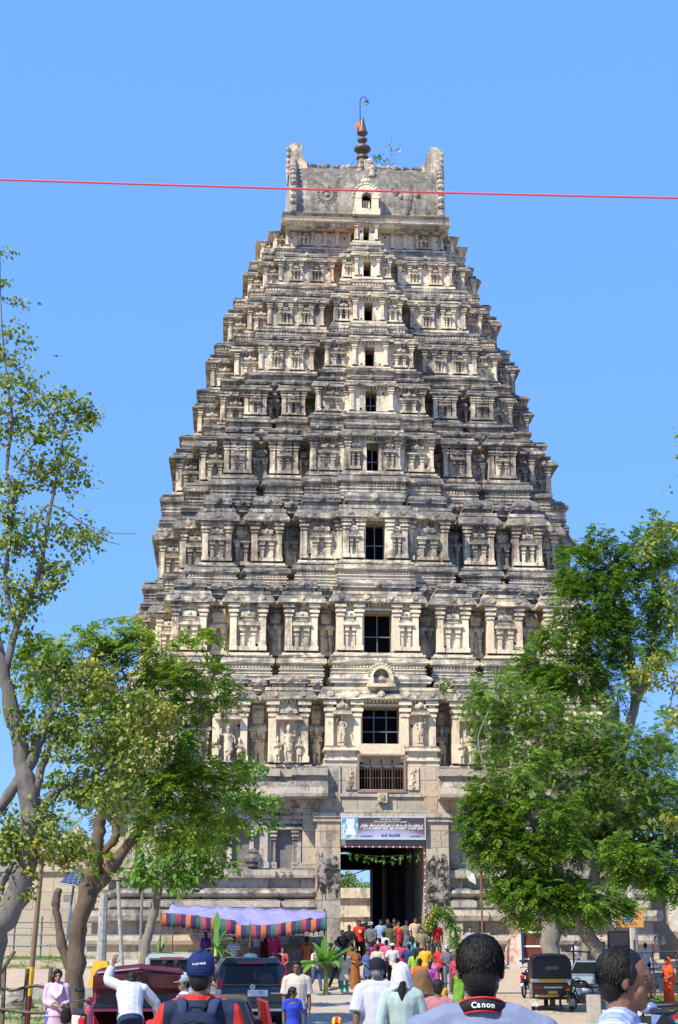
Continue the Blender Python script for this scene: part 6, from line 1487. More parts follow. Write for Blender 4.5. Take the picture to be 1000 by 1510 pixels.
def sedan(label, px, Y, rz, col, boot_open=False, rear_lamps=True, sx=1.):
    """vehicle faces +Y (rear toward the camera)"""
    c = place_v(empty('parked_car'), px, Y, rz); tag(c, label, 'car'); P = paint('car_paint', col)
    st = [(0, .74, .76, .35, .62), (.1, .8, .82, .28, .9), (.5, .83, .84, .22, .96), (1.3, .84, .85, .2, .93), (2.9, .84, .85, .2, .92), (3.6, .83, .82, .2, .84), (4.1, .78, .74, .25, .72), (4.25, .68, .6, .35, .55)]
    if boot_open: st = [(0, .74, .74, .3, .55), (.08, .8, .8, .26, .62), (.12, .82, .82, .25, .62), (.9, .83, .84, .22, .64)]+st[3:]
    body = car_body(st).build('body', P, c, smooth=False, bevel=.03)
    cab = MB(); lo = [(-.78, .5, .92), (.78, .5, .92), (.8, 1.5, .92), (.78, 3.15, .9), (-.78, 3.15, .9), (-.8, 1.5, .92)]; hi = [(-.56, 1.05, 1.38), (.56, 1.05, 1.38), (.6, 1.6, 1.45), (.56, 2.3, 1.4), (-.56, 2.3, 1.4), (-.6, 1.6, 1.45)]
    cab.loft([lo, hi]); cab.build('roof', P, c, bevel=.05)
    def win(name, q):
        m = MB(); n = (Vector(q[1])-Vector(q[0])).cross(Vector(q[2])-Vector(q[0])).normalized()*.008; m.loft([[tuple(Vector(a)-n) for a in q], [tuple(Vector(a)+n) for a in q]]); m.build(name, M_glass, c)
    win('rear_window', [(-.7, .565, .98), (.7, .565, .98), (.54, 1.0, 1.345), (-.54, 1.0, 1.345)])
    for q in (-1, 1):
        a = [(q*.785, .98, .97), (q*.79, 1.75, .97), (q*.64, 1.75, 1.37), (q*.625, 1.15, 1.34)]; b = [(q*.79, 1.83, .97), (q*.775, 2.85, .95), (q*.61, 2.32, 1.33), (q*.64, 1.83, 1.37)]
        for w_ in (a, b): win('side_window', w_ if q > 0 else w_[::-1])
        m = MB(); m.box(q*.82-.06, q*.82+.02 if q > 0 else q*.82+.06, .04, .3, .62, .86); m.build('tail_lamp', M_lamp, c, bevel=.03)
        m = MB(); m.box(q*.8-.05, q*.8+.05, .035, .2, .64, .71); m.build('reverse_lamp', M_clear, c)
        for yy in (.75, 3.35): wheel(c, q*.76, yy)
        m = MB(); m.ell((q*.92, 2.75, 1.0), (.09, .05, .07)); m.build('wing_mirror', P, c)
    m = MB(); m.box(-.8, .8, -.06, .12, .3, .56); m.build('rear_bumper', P, c, bevel=.05)
    m = MB(); m.box(-.25, .25, -.075, -.05, .42, .53); m.build('number_plate', M_plate, c)
    if boot_open:
        m = MB(); m.box(-.62, .62, .13, .95, .36, .62); tr = m.build('boot_well', M_plast, c)
        # lid swung up about its front hinge, seen from its underside
        def L(x, t, dz=0): a = R(68); y = .95-t*math.cos(a)+.05; return (x, y-dz*math.sin(a), 1.0+t*math.sin(a)-dz*math.cos(a)*-1)
        m = MB(); rr = []
        for t, w_, ou in ((0, .66, 0), (.12, .72, .03), (.4, .74, .05), (.62, .73, .03), (.72, .68, -.03), (.76, .6, -.1)):
            rr.append([(-w_, .98-t*.37-ou, .92+t*.86), (-w_*.5, .98-t*.37-ou-.03, .92+t*.88), (0, .98-t*.37-ou-.04, .92+t*.89), (w_*.5, .98-t*.37-ou-.03, .92+t*.88), (w_, .98-t*.37-ou, .92+t*.86), (w_, 1.02-t*.37-ou+.02, .93+t*.86), (0, 1.02-t*.37-ou, .95+t*.9), (-w_, 1.02-t*.37-ou+.02, .93+t*.86)])
        m.loft(rr); lid = m.build('boot_lid', P, c, bevel=.01)
        m = MB()
        for q in (-1, 1):
            m.tube([(q*.15, .72, 1.45), (q*.5, .74, 1.42), (q*.6, .84, 1.2), (q*.3, .9, 1.08), (q*.12, .86, 1.2), (q*.15, .72, 1.45)], .016, 6)
        m.tube([(-.66, .72, 1.5), (0, .64, 1.57), (.66, .72, 1.5)], .022, 6); m.box(-.06, .06, .6, .68, 1.5, 1.55); m.build('lid_frame', P, lid)
        for q in (-1, 1):
            m = MB(); m.tube([(q*.68, .55, .7), (q*.68, .72, 1.2)], .014, 6); m.build('gas_strut', M_lamp, lid)
    return c
carA = sedan('maroon car with its boot lid swung open and a man leaning in', 203, 24.6, 4, (.075, .006, .011), True)
carB = sedan('grey blue saloon car parked right of the rickshaw', 868, 53.5, -14, (.2, .26, .3))
m = MB(); m.box(-.15, .12, .3, .6, .62, .82); m.ell((.25, .4, .72), (.14, .12, .1))
o = m.build('bag', cloth((.4, .03, .06)), None, bevel=.03); o.location = carA.location; o.rotation_euler = carA.rotation_euler; tag(o, 'red bag lying in the open boot of the maroon car', 'bag')
def suv(label, px, Y, rz, col, plate=None, rear_detail=True):
    c = place_v(empty('parked_car'), px, Y, rz); tag(c, label, 'car'); P = paint('car_paint', col, .22)
    st = [(0, .82, .86, .42, .95), (.08, .88, .9, .36, 1.08), (.6, .9, .92, .32, 1.1), (2., .9, .92, .32, 1.08), (3.2, .9, .92, .32, 1.06), (3.9, .88, .88, .34, 1.0), (4.35, .82, .78, .4, .88)]
    car_body(st).build('body', P, c, bevel=.035)
    m = MB(); lo = [(-.87, .04, 1.06), (.87, .04, 1.06), (.88, 1.6, 1.06), (.86, 3.35, 1.05), (-.86, 3.35, 1.05), (-.88, 1.6, 1.06)]; mid = [(-.8, .2, 1.6), (.8, .2, 1.6), (.8, 1.6, 1.64), (.72, 2.7, 1.6), (-.72, 2.7, 1.6), (-.8, 1.6, 1.64)]; hi = [(-.68, .34, 1.74), (.68, .34, 1.74), (.7, 1.5, 1.8), (.64, 2.4, 1.74), (-.64, 2.4, 1.74), (-.7, 1.5, 1.8)]
    m.loft([lo, mid, hi]); m.build('roof', P, c, bevel=.05)
    def slab(name, q, mat, th=.01, par=None):
        m = MB(); n = (Vector(q[1])-Vector(q[0])).cross(Vector(q[2])-Vector(q[0])).normalized()*th; m.loft([[tuple(Vector(a)-n) for a in q], [tuple(Vector(a)+n) for a in q]]); return m.build(name, mat, par or c)
    rw = slab('rear_window', [(-.7, .055, 1.14), (.7, .055, 1.14), (.66, .2, 1.57), (-.66, .2, 1.57)], M_glass, .012)
    slab('spoiler', [(-.7, .14, 1.62), (.7, .14, 1.62), (.68, .32, 1.74), (-.68, .32, 1.74)], P, .03); m = MB(); m.box(-.36, .36, .09, .12, 1.63, 1.67); m.build('brake_light', M_lamp, c)
    m = MB(); m.tube([(-.1, .06, 1.14), (-.4, .1, 1.33)], .012, 5); m.build('wiper', M_plast, c)
    for q in (-1, 1):
        m = MB(); m.box(*(sorted((q*.76, q*.9))), -.01, .2, 1.0, 1.26); m.build('tail_lamp', M_lamp, c, bevel=.03)
        m = MB(); m.box(*(sorted((q*.78, q*.9))), -.02, .12, .86, 1.0); m.build('tail_lamp', M_clear, c, bevel=.03)
        for yy in (.85, 3.4): wheel(c, q*.83, yy, .36, .22)
        for a, b in ((.35, 1.2), (1.3, 2.1), (2.2, 2.95)):
            s = [(q*.875, a, 1.14), (q*.885, b, 1.14), (q*.81, b-.08 if b > 2.5 else b, 1.55), (q*.81, a+.06, 1.55)]; slab('side_window', s if q > 0 else s[::-1], M_glass, .01)
        m = MB(); m.ell((q*1.0, 2.9, 1.15), (.1, .05, .09)); m.build('wing_mirror', P, c)
        m = MB(); m.tube([(q*.66, .5, 1.8), (q*.68, .6, 1.84), (q*.68, 2.2, 1.86), (q*.62, 2.35, 1.8)], .018, 6); m.build('roof_rail', M_plast, c)
    m = MB(); m.box(-.87, .87, -.1, .12, .42, .68); m.build('rear_bumper', P, c, bevel=.05); m = MB(); m.box(-.8, .8, -.115, -.09, .46, .52); m.build('bumper_strip', M_chrome, c)
    m = MB(); m.box(-.1, .42, -.03, .02, .82, .98); pl = m.build('number_plate', M_plate, c)
    if plate: text(plate, (.24, -.034, .9), .13, M_plast, pl, 'number', bold=.003)
    m = MB(); m.lathe([(.05, -.01), (.07, -.01), (.07, .01), (.05, .01), (.05, -.01)], (.02, -.005, 1.05), 14, 'y', 1.0, 1.0); m.tube([(-.04, -.015, 1.05), (.02, -.015, 1.09), (.08, -.015, 1.05)], .008, 5); m.build('badge', M_chrome, c)
    m = MB(); m.box(.5, .72, -.015, .0, .88, .91); m.build('badge', M_chrome, c)
    return c
suvA = suv('black car with a white number plate right of the navy capped man', 372, 41, 7, (.01, .011, .013), '66')
# coloured scrawl on its window
m = MB()
for pts in ([(-.02, 1.42), (.03, 1.46), (.02, 1.38), (-.03, 1.34), (.04, 1.33)], [(.0, 1.3), (.05, 1.26), (-.02, 1.24)]): m.tube([(x+.08, .055+(z-1.14)*.337-.02, z) for x, z in pts], .012, 5)
m.build('window_mark', M_lamp, suvA)
suv('silver grey car seen between the maroon boot lid and the navy cap', 254, 49, 8, (.3, .33, .36))
# open door of a red car, beside the capped man
dr = sedan('dark car mostly hidden behind the capped man, its red rear door open', 316, 19.6, 5, (.016, .01, .012)); dr.scale = (.74, 1, .88)
w_ = place_v(empty('hinge'), 0, 1, 0); bpy.data.objects.remove(w_)
m = MB(); m.loft([[(.86, 1.7, .3), (.86, 1.7, .95), (.8, 1.72, 1.36), (.84, 1.72, 1.38), (.92, 1.7, .95), (.92, 1.7, .3)], [(1.0, .95, .32), (1.0, .95, .95), (.92, .97, 1.34), (.97, .97, 1.36), (1.07, .97, .95), (1.07, .97, .32)]]); m.build('open_door', paint('car_paint', (.3, .012, .016)), dr, bevel=.01)
m = MB(); m.box(.9, .99, .93, .955, .4, .9); m.build('door_lining', M_plast, dr)
# ---- three wheeled auto rickshaw
r = place_v(empty('auto_rickshaw'), 813, 50.5, -2); tag(r, 'black and yellow three wheeled auto rickshaw parked with its rear to the camera', 'auto rickshaw')
M_vin = flat('black_vinyl', (.016, .018, .024, 1), .45, .4); M_yel = paint('yellow_paint', (.72, .36, .02), .4); M_blk = paint('black_paint', (.014, .016, .02), .3)
m = MB(); rr = []
for y, w, zt in ((-.02, .56, 1.62), (.06, .63, 1.68), (.7, .65, 1.74), (1.5, .62, 1.72), (1.85, .5, 1.6)):
    rr.append([(-w, y, .98), (-w*1.0, y, 1.45), (-w*.93, y, zt-.1), (-w*.78, y, zt-.01), (0, y, zt+.03), (w*.78, y, zt-.01), (w*.93, y, zt-.1), (w, y, 1.45), (w, y, .98)])
m.loft(rr, cap=True); hood = m.build('canvas_hood', M_vin, r, smooth=False, bevel=.02)
m = MB(); m.box(-.22, .22, -.035, .02, 1.26, 1.38); rwn = m.build('rear_window', flat('scratched_plastic', (.1, .12, .13, 1), .25, .5), hood, bevel=.02)
m = MB(); rr = []
for y, w, z0, z1 in ((0, .58, .42, .86), (.08, .64, .36, .87), (.9, .66, .32, .87), (1.3, .64, .32, .6), (2.2, .45, .34, .62), (2.5, .25, .4, .8)):
    rr.append([(-w, y, z0), (w, y, z0), (w, y, z1), (-w, y, z1)])
m.loft(rr); m.build('body', M_blk, r, bevel=.03)
m = MB(); m.box(-.66, .66, -.03, .5, .87, .985); m.build('yellow_band', M_yel, r, bevel=.01)
m = MB(); m.box(-.56, .56, -.025, .02, .44, .5); m.build('yellow_band', M_yel, r, bevel=.01)
for q in (-1, 1):
    m = MB(); m.box(*sorted((q*.42, q*.64)), -.035, .02, .88, .98); m.build('reflective_band', flat('white_reflective', (.6, .6, .58, 1), .4), r)
    m = MB(); m.box(*sorted((q*.34, q*.58)), -.03, .02, .68, .77); m.build('tail_lamp', M_lamp, r, bevel=.01)
    wheel(r, q*.6, .32, .22, .11); m = MB(); m.box(*sorted((q*.48, q*.7)), -.05, -.03, .16, .38); m.build('mud_flap', flat('white_mudflap', (.6, .6, .56, 1), .6), r)
    m = MB(); m.tube([(q*.62, 1.55, .6), (q*.63, 1.5, 1.5)], .02, 6); m.build('door_post', M_blk, r)
wheel(r, 0, 2.4, .22, .11)
m = MB(); m.box(-.28, .3, -.03, .01, .7, .75); m.build('chrome_strip', M_chrome, r); m = MB(); m.lathe([(.01, -.012), (.1, -.012), (.1, .012), (.01, .012)], (.5, -.02, .6), 12, 'y'); m.build('yellow_disc', M_yel, r); m = MB(); m.box(-.15, .15, -.032, .01, .53, .62); m.build('number_plate', flat('yellow_plate', (.6, .42, .05, 1), .5), r)
m = MB(); m.box(-.08, .08, .1, .3, .12, .4); m.build('silencer', M_iron, r)
m = MB(); m.box(-.55, .55, .75, 1.05, .55, .85); m.box(-.55, .55, .62, .76, .8, 1.2); m.build('seat', M_vin, r, bevel=.03)
# ---- motorcycles
def motorbike(label, px, Y, rz, tank, lamp=True, panel=None):
    b = place_v(empty('motorcycle'), px, Y, rz); tag(b, label, 'motorcycle', 'parked motorcycles')
    for yy in (0, 1.28):
        m = MB(); n = 18; rr = []
        m.tube([(0, yy+.27*math.cos(2*math.pi*i/n), .305+.27*math.sin(2*math.pi*i/n)) for i in range(n+1)], .038, 7); wo = m.build('wheel', M_tyre, b)
        m = MB(); m.lathe([(.03, -.05), (.03, .05), (.01, .05)], (0, yy, .305), 10, 'x')
        for i in range(10): a = 2*math.pi*i/10; m.tube([(0, yy, .305), (0, yy+.24*math.cos(a), .305+.24*math.sin(a))], .005, 4)
        m.build('spokes', M_chrome, wo)
        m = MB(); m.tube([(0, yy+.33*math.cos(a), .305+.33*math.sin(a)) for a in [R(20+14*i) for i in range(11)]], .07, 6, .25); m.build('mudguard', tank, b)
    m = MB(); m.tube([(0, .0, .31), (0, .35, .5), (0, .5, .75), (0, 1.0, .8), (0, 1.1, .55)], .03, 6); m.tube([(0, .45, .3), (0, .85, .3), (0, 1.05, .72)], .025, 6); m.box(-.12, .12, .48, .82, .28, .58); m.build('engine_frame', M_plast, b)
    m = MB(); rr = []
    for y, w, h in ((.62, .08, .06), (.7, .13, .11), (.9, .14, .13), (1.05, .1, .1), (1.1, .04, .04)): rr.append([(w*math.cos(a), y, .86+h*math.sin(a)) for a in [2*math.pi*i/12 for i in range(12)]])
    m.loft(rr); m.build('tank', tank, b, smooth=True)
    m = MB(); m.tube([(0, -.15, .84), (0, .1, .82), (0, .45, .8), (0, .68, .84)], [.06, .11, .12, .09], 8, .5); m.build('seat', M_vin, b, smooth=True)
    m = MB(); m.tube([(-.36, .98, 1.0), (-.2, 1.06, 1.04), (0, 1.08, .98), (.2, 1.06, 1.04), (.36, .98, 1.0)], .015, 6)
    for q in (-1, 1): m.tube([(q*.08, 1.08, .98), (q*.07, 1.28, .31)], .022, 6)
    hb = m.build('handlebar', M_plast, b)
    for q in (-1, 1):
        m = MB(); m.tube([(q*.26, 1.05, 1.04), (q*.32, 1.04, 1.2)], .007, 5); m.ell((q*.33, 1.03, 1.24), (.07, .02, .045)); m.build('mirror', M_plast, hb)
    m = MB(); m.ell((0, 1.18, .9), (.1, .08, .1)); m.build('headlight', M_clear, b, smooth=True)
    m = MB(); m.box(-.08, .08, -.24, -.16, .7, .78); m.build('tail_lamp', M_lamp, b, bevel=.01)
    m = MB(); m.tube([(.14, .7, .3), (.16, .3, .3), (.17, -.15, .38)], [.03, .045, .05], 8); m.build('exhaust', M_chrome, b)
    if panel:
        for q in (-1, 1):
            m = MB(); m.box(*sorted((q*.1, q*.15)), .1, .5, .58, .76); m.build('side_panel', panel, b, bevel=.02)
    return b
Pr, Pb, Pu = paint('red_tank_paint', (.5, .015, .012)), paint('black_tank_paint', (.012, .014, .018)), paint('blue_tank_paint', (.14, .2, .42))
motorbike('motorcycle with a red tank behind the woman in pink', 118, 31, -150, Pr, panel=M_clear)
motorbike('black motorcycle with raised mirrors between the leaning trunk and the maroon car', 133, 33.5, -165, Pb)
motorbike('motorcycle with a red tail lamp left of the rickshaw', 771, 56, -20, Pb, panel=Pr)
motorbike('dark motorcycle parked in front of the grey blue saloon car', 892, 49, 60, Pb)
motorbike('motorcycle with a blue grey tank behind the raised phone', 985, 30, 20, Pu, panel=Pu)
motorbike('black motorcycle beyond the blue grey tank near the orange sari', 992, 36, 70, Pb)
# ================================================================= WALLS, AWNING, PLANTS, POLES, FENCES
M_wall = masonry('pale_stone_blocks', (.47, .44, .36, 1), (.41, .39, .33, 1), (.45, .40, .32, 1), stain=.36, top=.2, streak=.4, bw=2.2)
M_brown = masonry('brown_plastered_wall', (.36, .28, .19, 1), (.31, .25, .18, 1), (.4, .3, .2, 1), stain=.34, top=.1, streak=.4)
M_wood = flat('weathered_wood', (.15, .115, .085, 1), .9, .1, 0, .4, 9); M_conc = flat('old_concrete', (.36, .345, .31, 1), .9, .1, 0, .25); M_pole = flat('dull_steel_pole', (.2, .19, .18, 1), .6, .3); M_yelp = flat('yellow_road_paint', (.66, .38, .02, 1), .6)
w = MB(); w.box(-48, -13.2, 84, 85.4, .6, 5.5); w.box(-48, -13.2, 83.8, 85.6, 5.5, 5.75)
for i in range(70): w.box(-48+i*.5, -48+i*.5+.34, 83.9, 85.5, 5.75, 6.0)
wl = tag(w.build('compound_wall', M_wall), 'long pale stone block wall behind the trees left of the tower', 'wall')
m = MB()
for x, y, z in ((-22.6, 83.95, 2.6), (-19.4, 83.95, 2.6)):
    m.lathe([(.05, -.1), (.5, -.08), (.55, .0), (.4, .08), (.3, .02)], (x, y, z), 12, 'y'); m.box(x-.55, x+.55, y-.06, y+.1, z+.5, z+.62)
m.build('carved_roundel', M_wall, wl)
w = MB(); rr_ = random.Random(9); w.box(-24, -12.4, 88.5, 90, 1, 6.8)
for i in range(46): x = -23.8+i*.25; h = 7.4+.5*math.sin(i*.4)+rr_.uniform(-.3, .3); w.box(x-.2, x+.2, 88.3+rr_.uniform(0, .3), 90, 6.7, h)
rw = tag(w.build('ruined_hall', M_roof), 'ruined brick and rubble structure rising above the left compound wall', 'ruin')
m = MB(); m.box(-15.5, -12.3, 88.2, 88.5, 5.9, 6.9); m.build('brick_band', masonry('orange_brick', (.5, .27, .13, 1), (.42, .22, .11, 1), (.5, .3, .17, 1), stain=.3, bw=.4), rw)
w = MB(); w.box(12.9, 40, 69, 70.2, .6, 4.75); wr = tag(w.build('compound_wall', M_brown), 'brown plastered wall with a whitewashed patch at the right end of the tower base', 'wall')
m = MB(); rr_ = random.Random(4); P = []
for i in range(28):
    a = 2*math.pi*i/28; P.append((15.0+max(-.55, min(.55, .75*math.cos(a)))+rr_.uniform(-.05, .05), 68.985, 3.05+max(-.75, min(.75, 1.*math.sin(a)))+rr_.uniform(-.06, .06)))
m.loft([P, [(x, 69.02, z) for x, y, z in P]]); m.build('whitewashed_patch', flat('old_whitewash', (.62, .56, .46, 1), .9, .1, 0, .2, 3), wr)
w = MB(); w.box(-12, 9, 103, 104.2, 1, 4.6); w.box(-12, 9, 102.7, 104.4, 4.6, 5.25); w.box(-12, 9, 102.8, 104.3, 3.4, 3.6); w.box(-12, 9, 102.5, 104.3, 1., 2.2)
tag(w.build('courtyard_wall', M_dark), 'banded stone wall of the inner court seen through the gateway', 'wall')
m = MB(); m.tube([(1.05, 100, 3.3), (1.5, 100, 2.0), (1.75, 100, 1.25)], .08, 6); tag(m.build('wooden_prop', M_wood), 'dark slanting timber leaning in the opening behind the gateway crowd', 'timber')
m = MB(); m.tube([(-.6, 96, 5.9), (.6, 96, 5.75), (1.6, 96, 6.1), (2.3, 96, 6.6)], .035, 5); tag(m.build('cable', M_plast), 'black cable drooping across the far opening of the gateway', 'cable')
# red wire high across the view
a, b = at(-60, 263, 14), at(1060, 293.5, 14); m = MB(); m.tube([a.lerp(b, t/24)+v3(0, 0, -.015*math.sin(math.pi*t/24)) for t in range(25)], .0112, 8)
k = N('red_plastic_sleeve'); k.color((.62, .1, .1, 1)); k.set(Roughness=.4); tag(m.build('overhead_wire', k.m, smooth=True), 'thin red wire stretched high across the sky in front of the tower roof', 'wire')
# flag, lamp and aerial on the summit
o = MB(); n = 8; rows = []
for i in range(n+1):
    t = i/n; rows.append([(-.12-.22*t+.05*math.sin(5*t), 8.45-.1*math.sin(3+4*t), 45.05-.1*t-.25*t*t), (-.1-.12*t+.04*math.sin(5*t+1), 8.42-.12*math.sin(3+4*t), 44.35-.2*t)])
o.loft([[p for p in r]+[(p[0], p[1]+.02, p[2]) for p in r[::-1]] for r in rows]); fl = place(o.build('flag', cloth((.75, .16, .03)), smooth=True)); tag(fl, 'small orange flag tied to the copper finial', 'flag')
lp = place(empty('lamp_post')); tag(lp, 'thin bent lamp rod rising above the copper finial', 'lamp')
m = MB(); m.tube([(-.1, 8.6, 44.5), (-.1, 8.6, 46.3), (-.06, 8.6, 46.5), (.08, 8.6, 46.62), (.22, 8.6, 46.55), (.26, 8.6, 46.4)], .028, 6); m.build('rod', M_iron, lp)
m = MB(); m.lathe([(.03, .16), (.1, .12), (.14, .02), (.13, 0)], (.26, 8.6, 46.24), 10); m.build('shade', M_iron, lp); m = MB(); m.ell((.26, 8.6, 46.2), (.1, .1, .11)); m.build('globe', flat('milky_glass', (.45, .45, .43, 1), .3), lp)
an = place(empty('aerial_mast')); tag(an, 'thin grey aerial mast with small dishes on the roof ridge', 'aerial')
m = MB(); m.tube([(1.62, 8.6, 41.9), (1.6, 8.6, 44.3)], .025, 5)
for z, q in ((43.3, .4), (43.05, .3), (42.5, .2)): m.tube([(1.6-q*.3, 8.6, z), (1.6+q, 8.6, z+.1)], .014, 4)
m.build('mast', M_greyiron, an)
for x, z, r_ in ((1.52, 43.6, .1), (2.0, 43.35, .13), (1.45, 42.3, .17)):
    m = MB(); m.lathe([(.01, .05), (r_*.7, .02), (r_, -.05), (r_*.6, .03)], (x, 8.5, z), 10, 'y'); m.build('dish', flat('pale_dish', (.5, .52, .55, 1), .4), an)
# stucco statues in the first storey
def statue_mesh(i):
    s = skel()
    if i == 0: s = skel(ch=(.04, 0, 1.27), hd=(-.02, -.01, 1.6), elr=(.36, -.06, 1.3), wrr=(.3, -.14, 1.54), hdr=(.3, -.14, 1.6), ell=(-.33, -.02, 1.18), wrl=(-.24, -.14, 1.0), hdl=(-.2, -.18, .96), pel=(-.05, 0, .93), knl=(-.16, -.12, .52))
    if i == 1: s = skel(ell=(-.3, -.02, 1.15), wrl=(-.08, -.17, 1.22), hdl=(-.03, -.19, 1.28), elr=(.3, -.02, 1.15), wrr=(.08, -.17, 1.22), hdr=(.03, -.19, 1.28))
    if i == 2: s = skel(ell=(-.36, -.03, 1.36), wrl=(-.34, -.08, 1.64), hdl=(-.3, -.08, 1.72), elr=(.34, 0, 1.2), wrr=(.36, -.08, .96), hdr=(.36, -.08, .9), knr=(.2, -.16, .6), anr=(.02, -.08, .4))
    b = MB(); torso(b, s, .02, fem=i == 1); head(b, s)
    for q, sg in (('l', -1), ('r', 1)): arm(b, s, q, .01); leg(b, s, q, .025); foot(b, s, q, r=1.3); b.ell(s['wr'+q], (.05, .05, .06))
    h = s['hd']; b.lathe([(.1, 0), (.11, .06), (.09, .1), (.1, .14), (.07, .22), (.03, .34), (.01, .36)], (h.x, h.y, h.z+.05), 10); b.tube([s['shl'], s['ch']+v3(0, -.14, -.02), s['shr']], [.03]*3, 6); skirt(b, s, 1.0, .55, .17, .2); b.box(-.26, .26, -.16, .16, -.02, .05)
    return remeshed(b, .022, 'statue', 1)
SM = [statue_mesh(i) for i in range(3)]
for sg in (1, -1):
    for u, v, z, h, i in ((1.72, .3, 10.0, 1.28, 0), (2.78, 1.3, 9.15, 1.75, 1), (4.02, .55, 9.15, 1.7, 2 if sg > 0 else 0), (3.56, .6, 9.15, 1.15, 1), (4.5, .6, 9.15, 1.15, 1), (5.35, 1.4, 9.15, 1.7, 1), (6.65, .6, 9.15, 1.7, 0 if sg > 0 else 2), (6.15, .65, 9.15, 1.1, 1), (7.15, .65, 9.15, 1.1, 0), (7.95, 1.3, 9.15, 1.7, 1), (8.95, .7, 9.15, 1.65, 2), (8.45, .7, 9.15, 1.1, 1), (9.4, .7, 9.15, 1.1, 1)):
        o = link('statue', SM[i], M_stat, storeys[0]); o.location = (sg*u, v-.1, z); o.scale = (h/1.95*(sg if rng.random() < .5 else 1), h/1.95, h/1.95)
    for u, v, w_ in ((1.72, .42, .7), (4.02, .7, 1.1), (6.65, .78, 1.1), (8.95, .84, 1.1)):
        o = MB(); z = 10.98 if w_ > 1 else 11.2; eave(o, sg*u-w_*.4, sg*u+w_*.4, v-.3, v+.05, z, z+.22, .14); o.box(sg*u-w_*.3, sg*u+w_*.3, v-.22, v+.05, z+.22, z+.32); vault(o, sg*u-w_*.32, sg*u+w_*.32, v-.26, v+.05, z+.32, z+.58); kudu(o, sg*u, v-.26, z+.46, .14, .06); o.build('niche_shrine', M_stat, storeys[0])
# ---------------------------------------------------------------- awning
aw = empty('awning'); aw.location = (at(358, 1400, 61).x, 61, gz(61)); tag(aw, 'lilac cloth awning with a striped scalloped valance stretched in front of the wall', 'awning')
x0, x1 = at(236, 1400, 61).x-aw.location.x, at(481, 1400, 61).x-aw.location.x; zb = lambda px, py, Y: at(px, py, Y).z-aw.location.z
def front_z(t): return zb(0, 1347+3*t+18*(math.sin(math.pi*min(1, max(0, (t-.1)/.9)))**1.2)*(.9 if t > .45 else .55)+(3 if t > .9 else 0), 61)
def back_z(t): return zb(0, 1334+9*t, 64.6)
m = MB(); n = 40; rows = []
for j in range(9):
    s = j/8; rows.append([(x0+(x1-x0)*i/n, s*3.6, front_z(i/n)*(1-s)+back_z(i/n)*s-.2*math.sin(math.pi*s)+.03*math.sin(i*.9+j)+.02*math.sin(i*2.3-j*1.7)) for i in range(n+1)])
m.loft(rows, cap=False, closed=False); ro = m.build('cloth_roof', cloth((.28, .27, .52), 'lilac_cloth'), aw, smooth=True)
ro.modifiers.new('thick', 'SOLIDIFY').thickness = .01
m = MB(); SC = [cloth((.48, .15, .05)), cloth((.06, .035, .11)), cloth((.035, .13, .11)), cloth((.32, .06, .09)), cloth((.055, .03, .1))]
ns = 33
for i in range(ns):
    m.mi = i % 5; n2 = 5; rows = []
    for k_ in range(n2+1):
        t = (i+k_/n2)/ns; x = x0+(x1-x0)*t; z = front_z(t); wv_ = .04*math.sin(t*60)
        rows.append([(x, -.01+wv_*.2, z+.01), (x, -.03+wv_, z-.3), (x, -.02+wv_, z-.46-.05*math.sin(math.pi*k_/n2)), (x, .0+wv_, z-.46-.05*math.sin(math.pi*k_/n2)), (x, .0+wv_, z-.3), (x, .015+wv_*.2, z+.01)])
    m.loft(rows, cap=False)
m.build('valance', SC, aw, smooth=True)
m = MB()
for i in range(ns):
    t = (i+.5)/ns; m.lathe([(.004, 0), (.02, -.03), (.03, -.1), (.012, -.11)], (x0+(x1-x0)*t, -.01, front_z(t)-.5), 6)
tag(m.build('tassel', SC[1], aw), kind='stuff')
for x, y, zt in ((x0, 0, front_z(0)), (x1, 0, front_z(1)), (x0+.1, 3.55, back_z(0)), (x1-.1, 3.55, back_z(1)), (x0+(x1-x0)*.54, .02, front_z(.54))):
    m = MB(); m.tube([(x, y, -.3), (x, y, zt+.08)], .03, 6); m.build('pole', M_wood, aw)
# ---------------------------------------------------------------- banana plants and leafy arch
M_ban = leafmat('banana_leaf', (.06, .16, .03, 1), (.10, .25, .04, 1), (.17, .33, .06, 1), .3)
M_stem = flat('banana_stem', (.3, .34, .1, 1), .5, .3, 0, .3)
def blade(mb, base, d, L, Wd, droop):
    d = Vector(d).normalized(); side = d.cross(v3(0, 0, 1)); side = side.normalized() if side.length > .05 else v3(1, 0, 0); rows = []
    for i in range(11):
        t = i/10; c = Vector(base)+d*(L*t)+v3(0, 0, -droop*L*t*t); w_ = (1+.25*math.sin(i*5.3+L*40))*Wd*(math.sin(math.pi*min(1, .08+t*.92))**.6)*(1 if t < .96 else .3); up = v3(0, 0, 1)*.35*w_
        rows.append([c-side*w_+up, c-side*w_*.5+up*.4, c, c+side*w_*.5+up*.4, c+side*w_+up])
    mb.loft(rows, cap=False, closed=False)
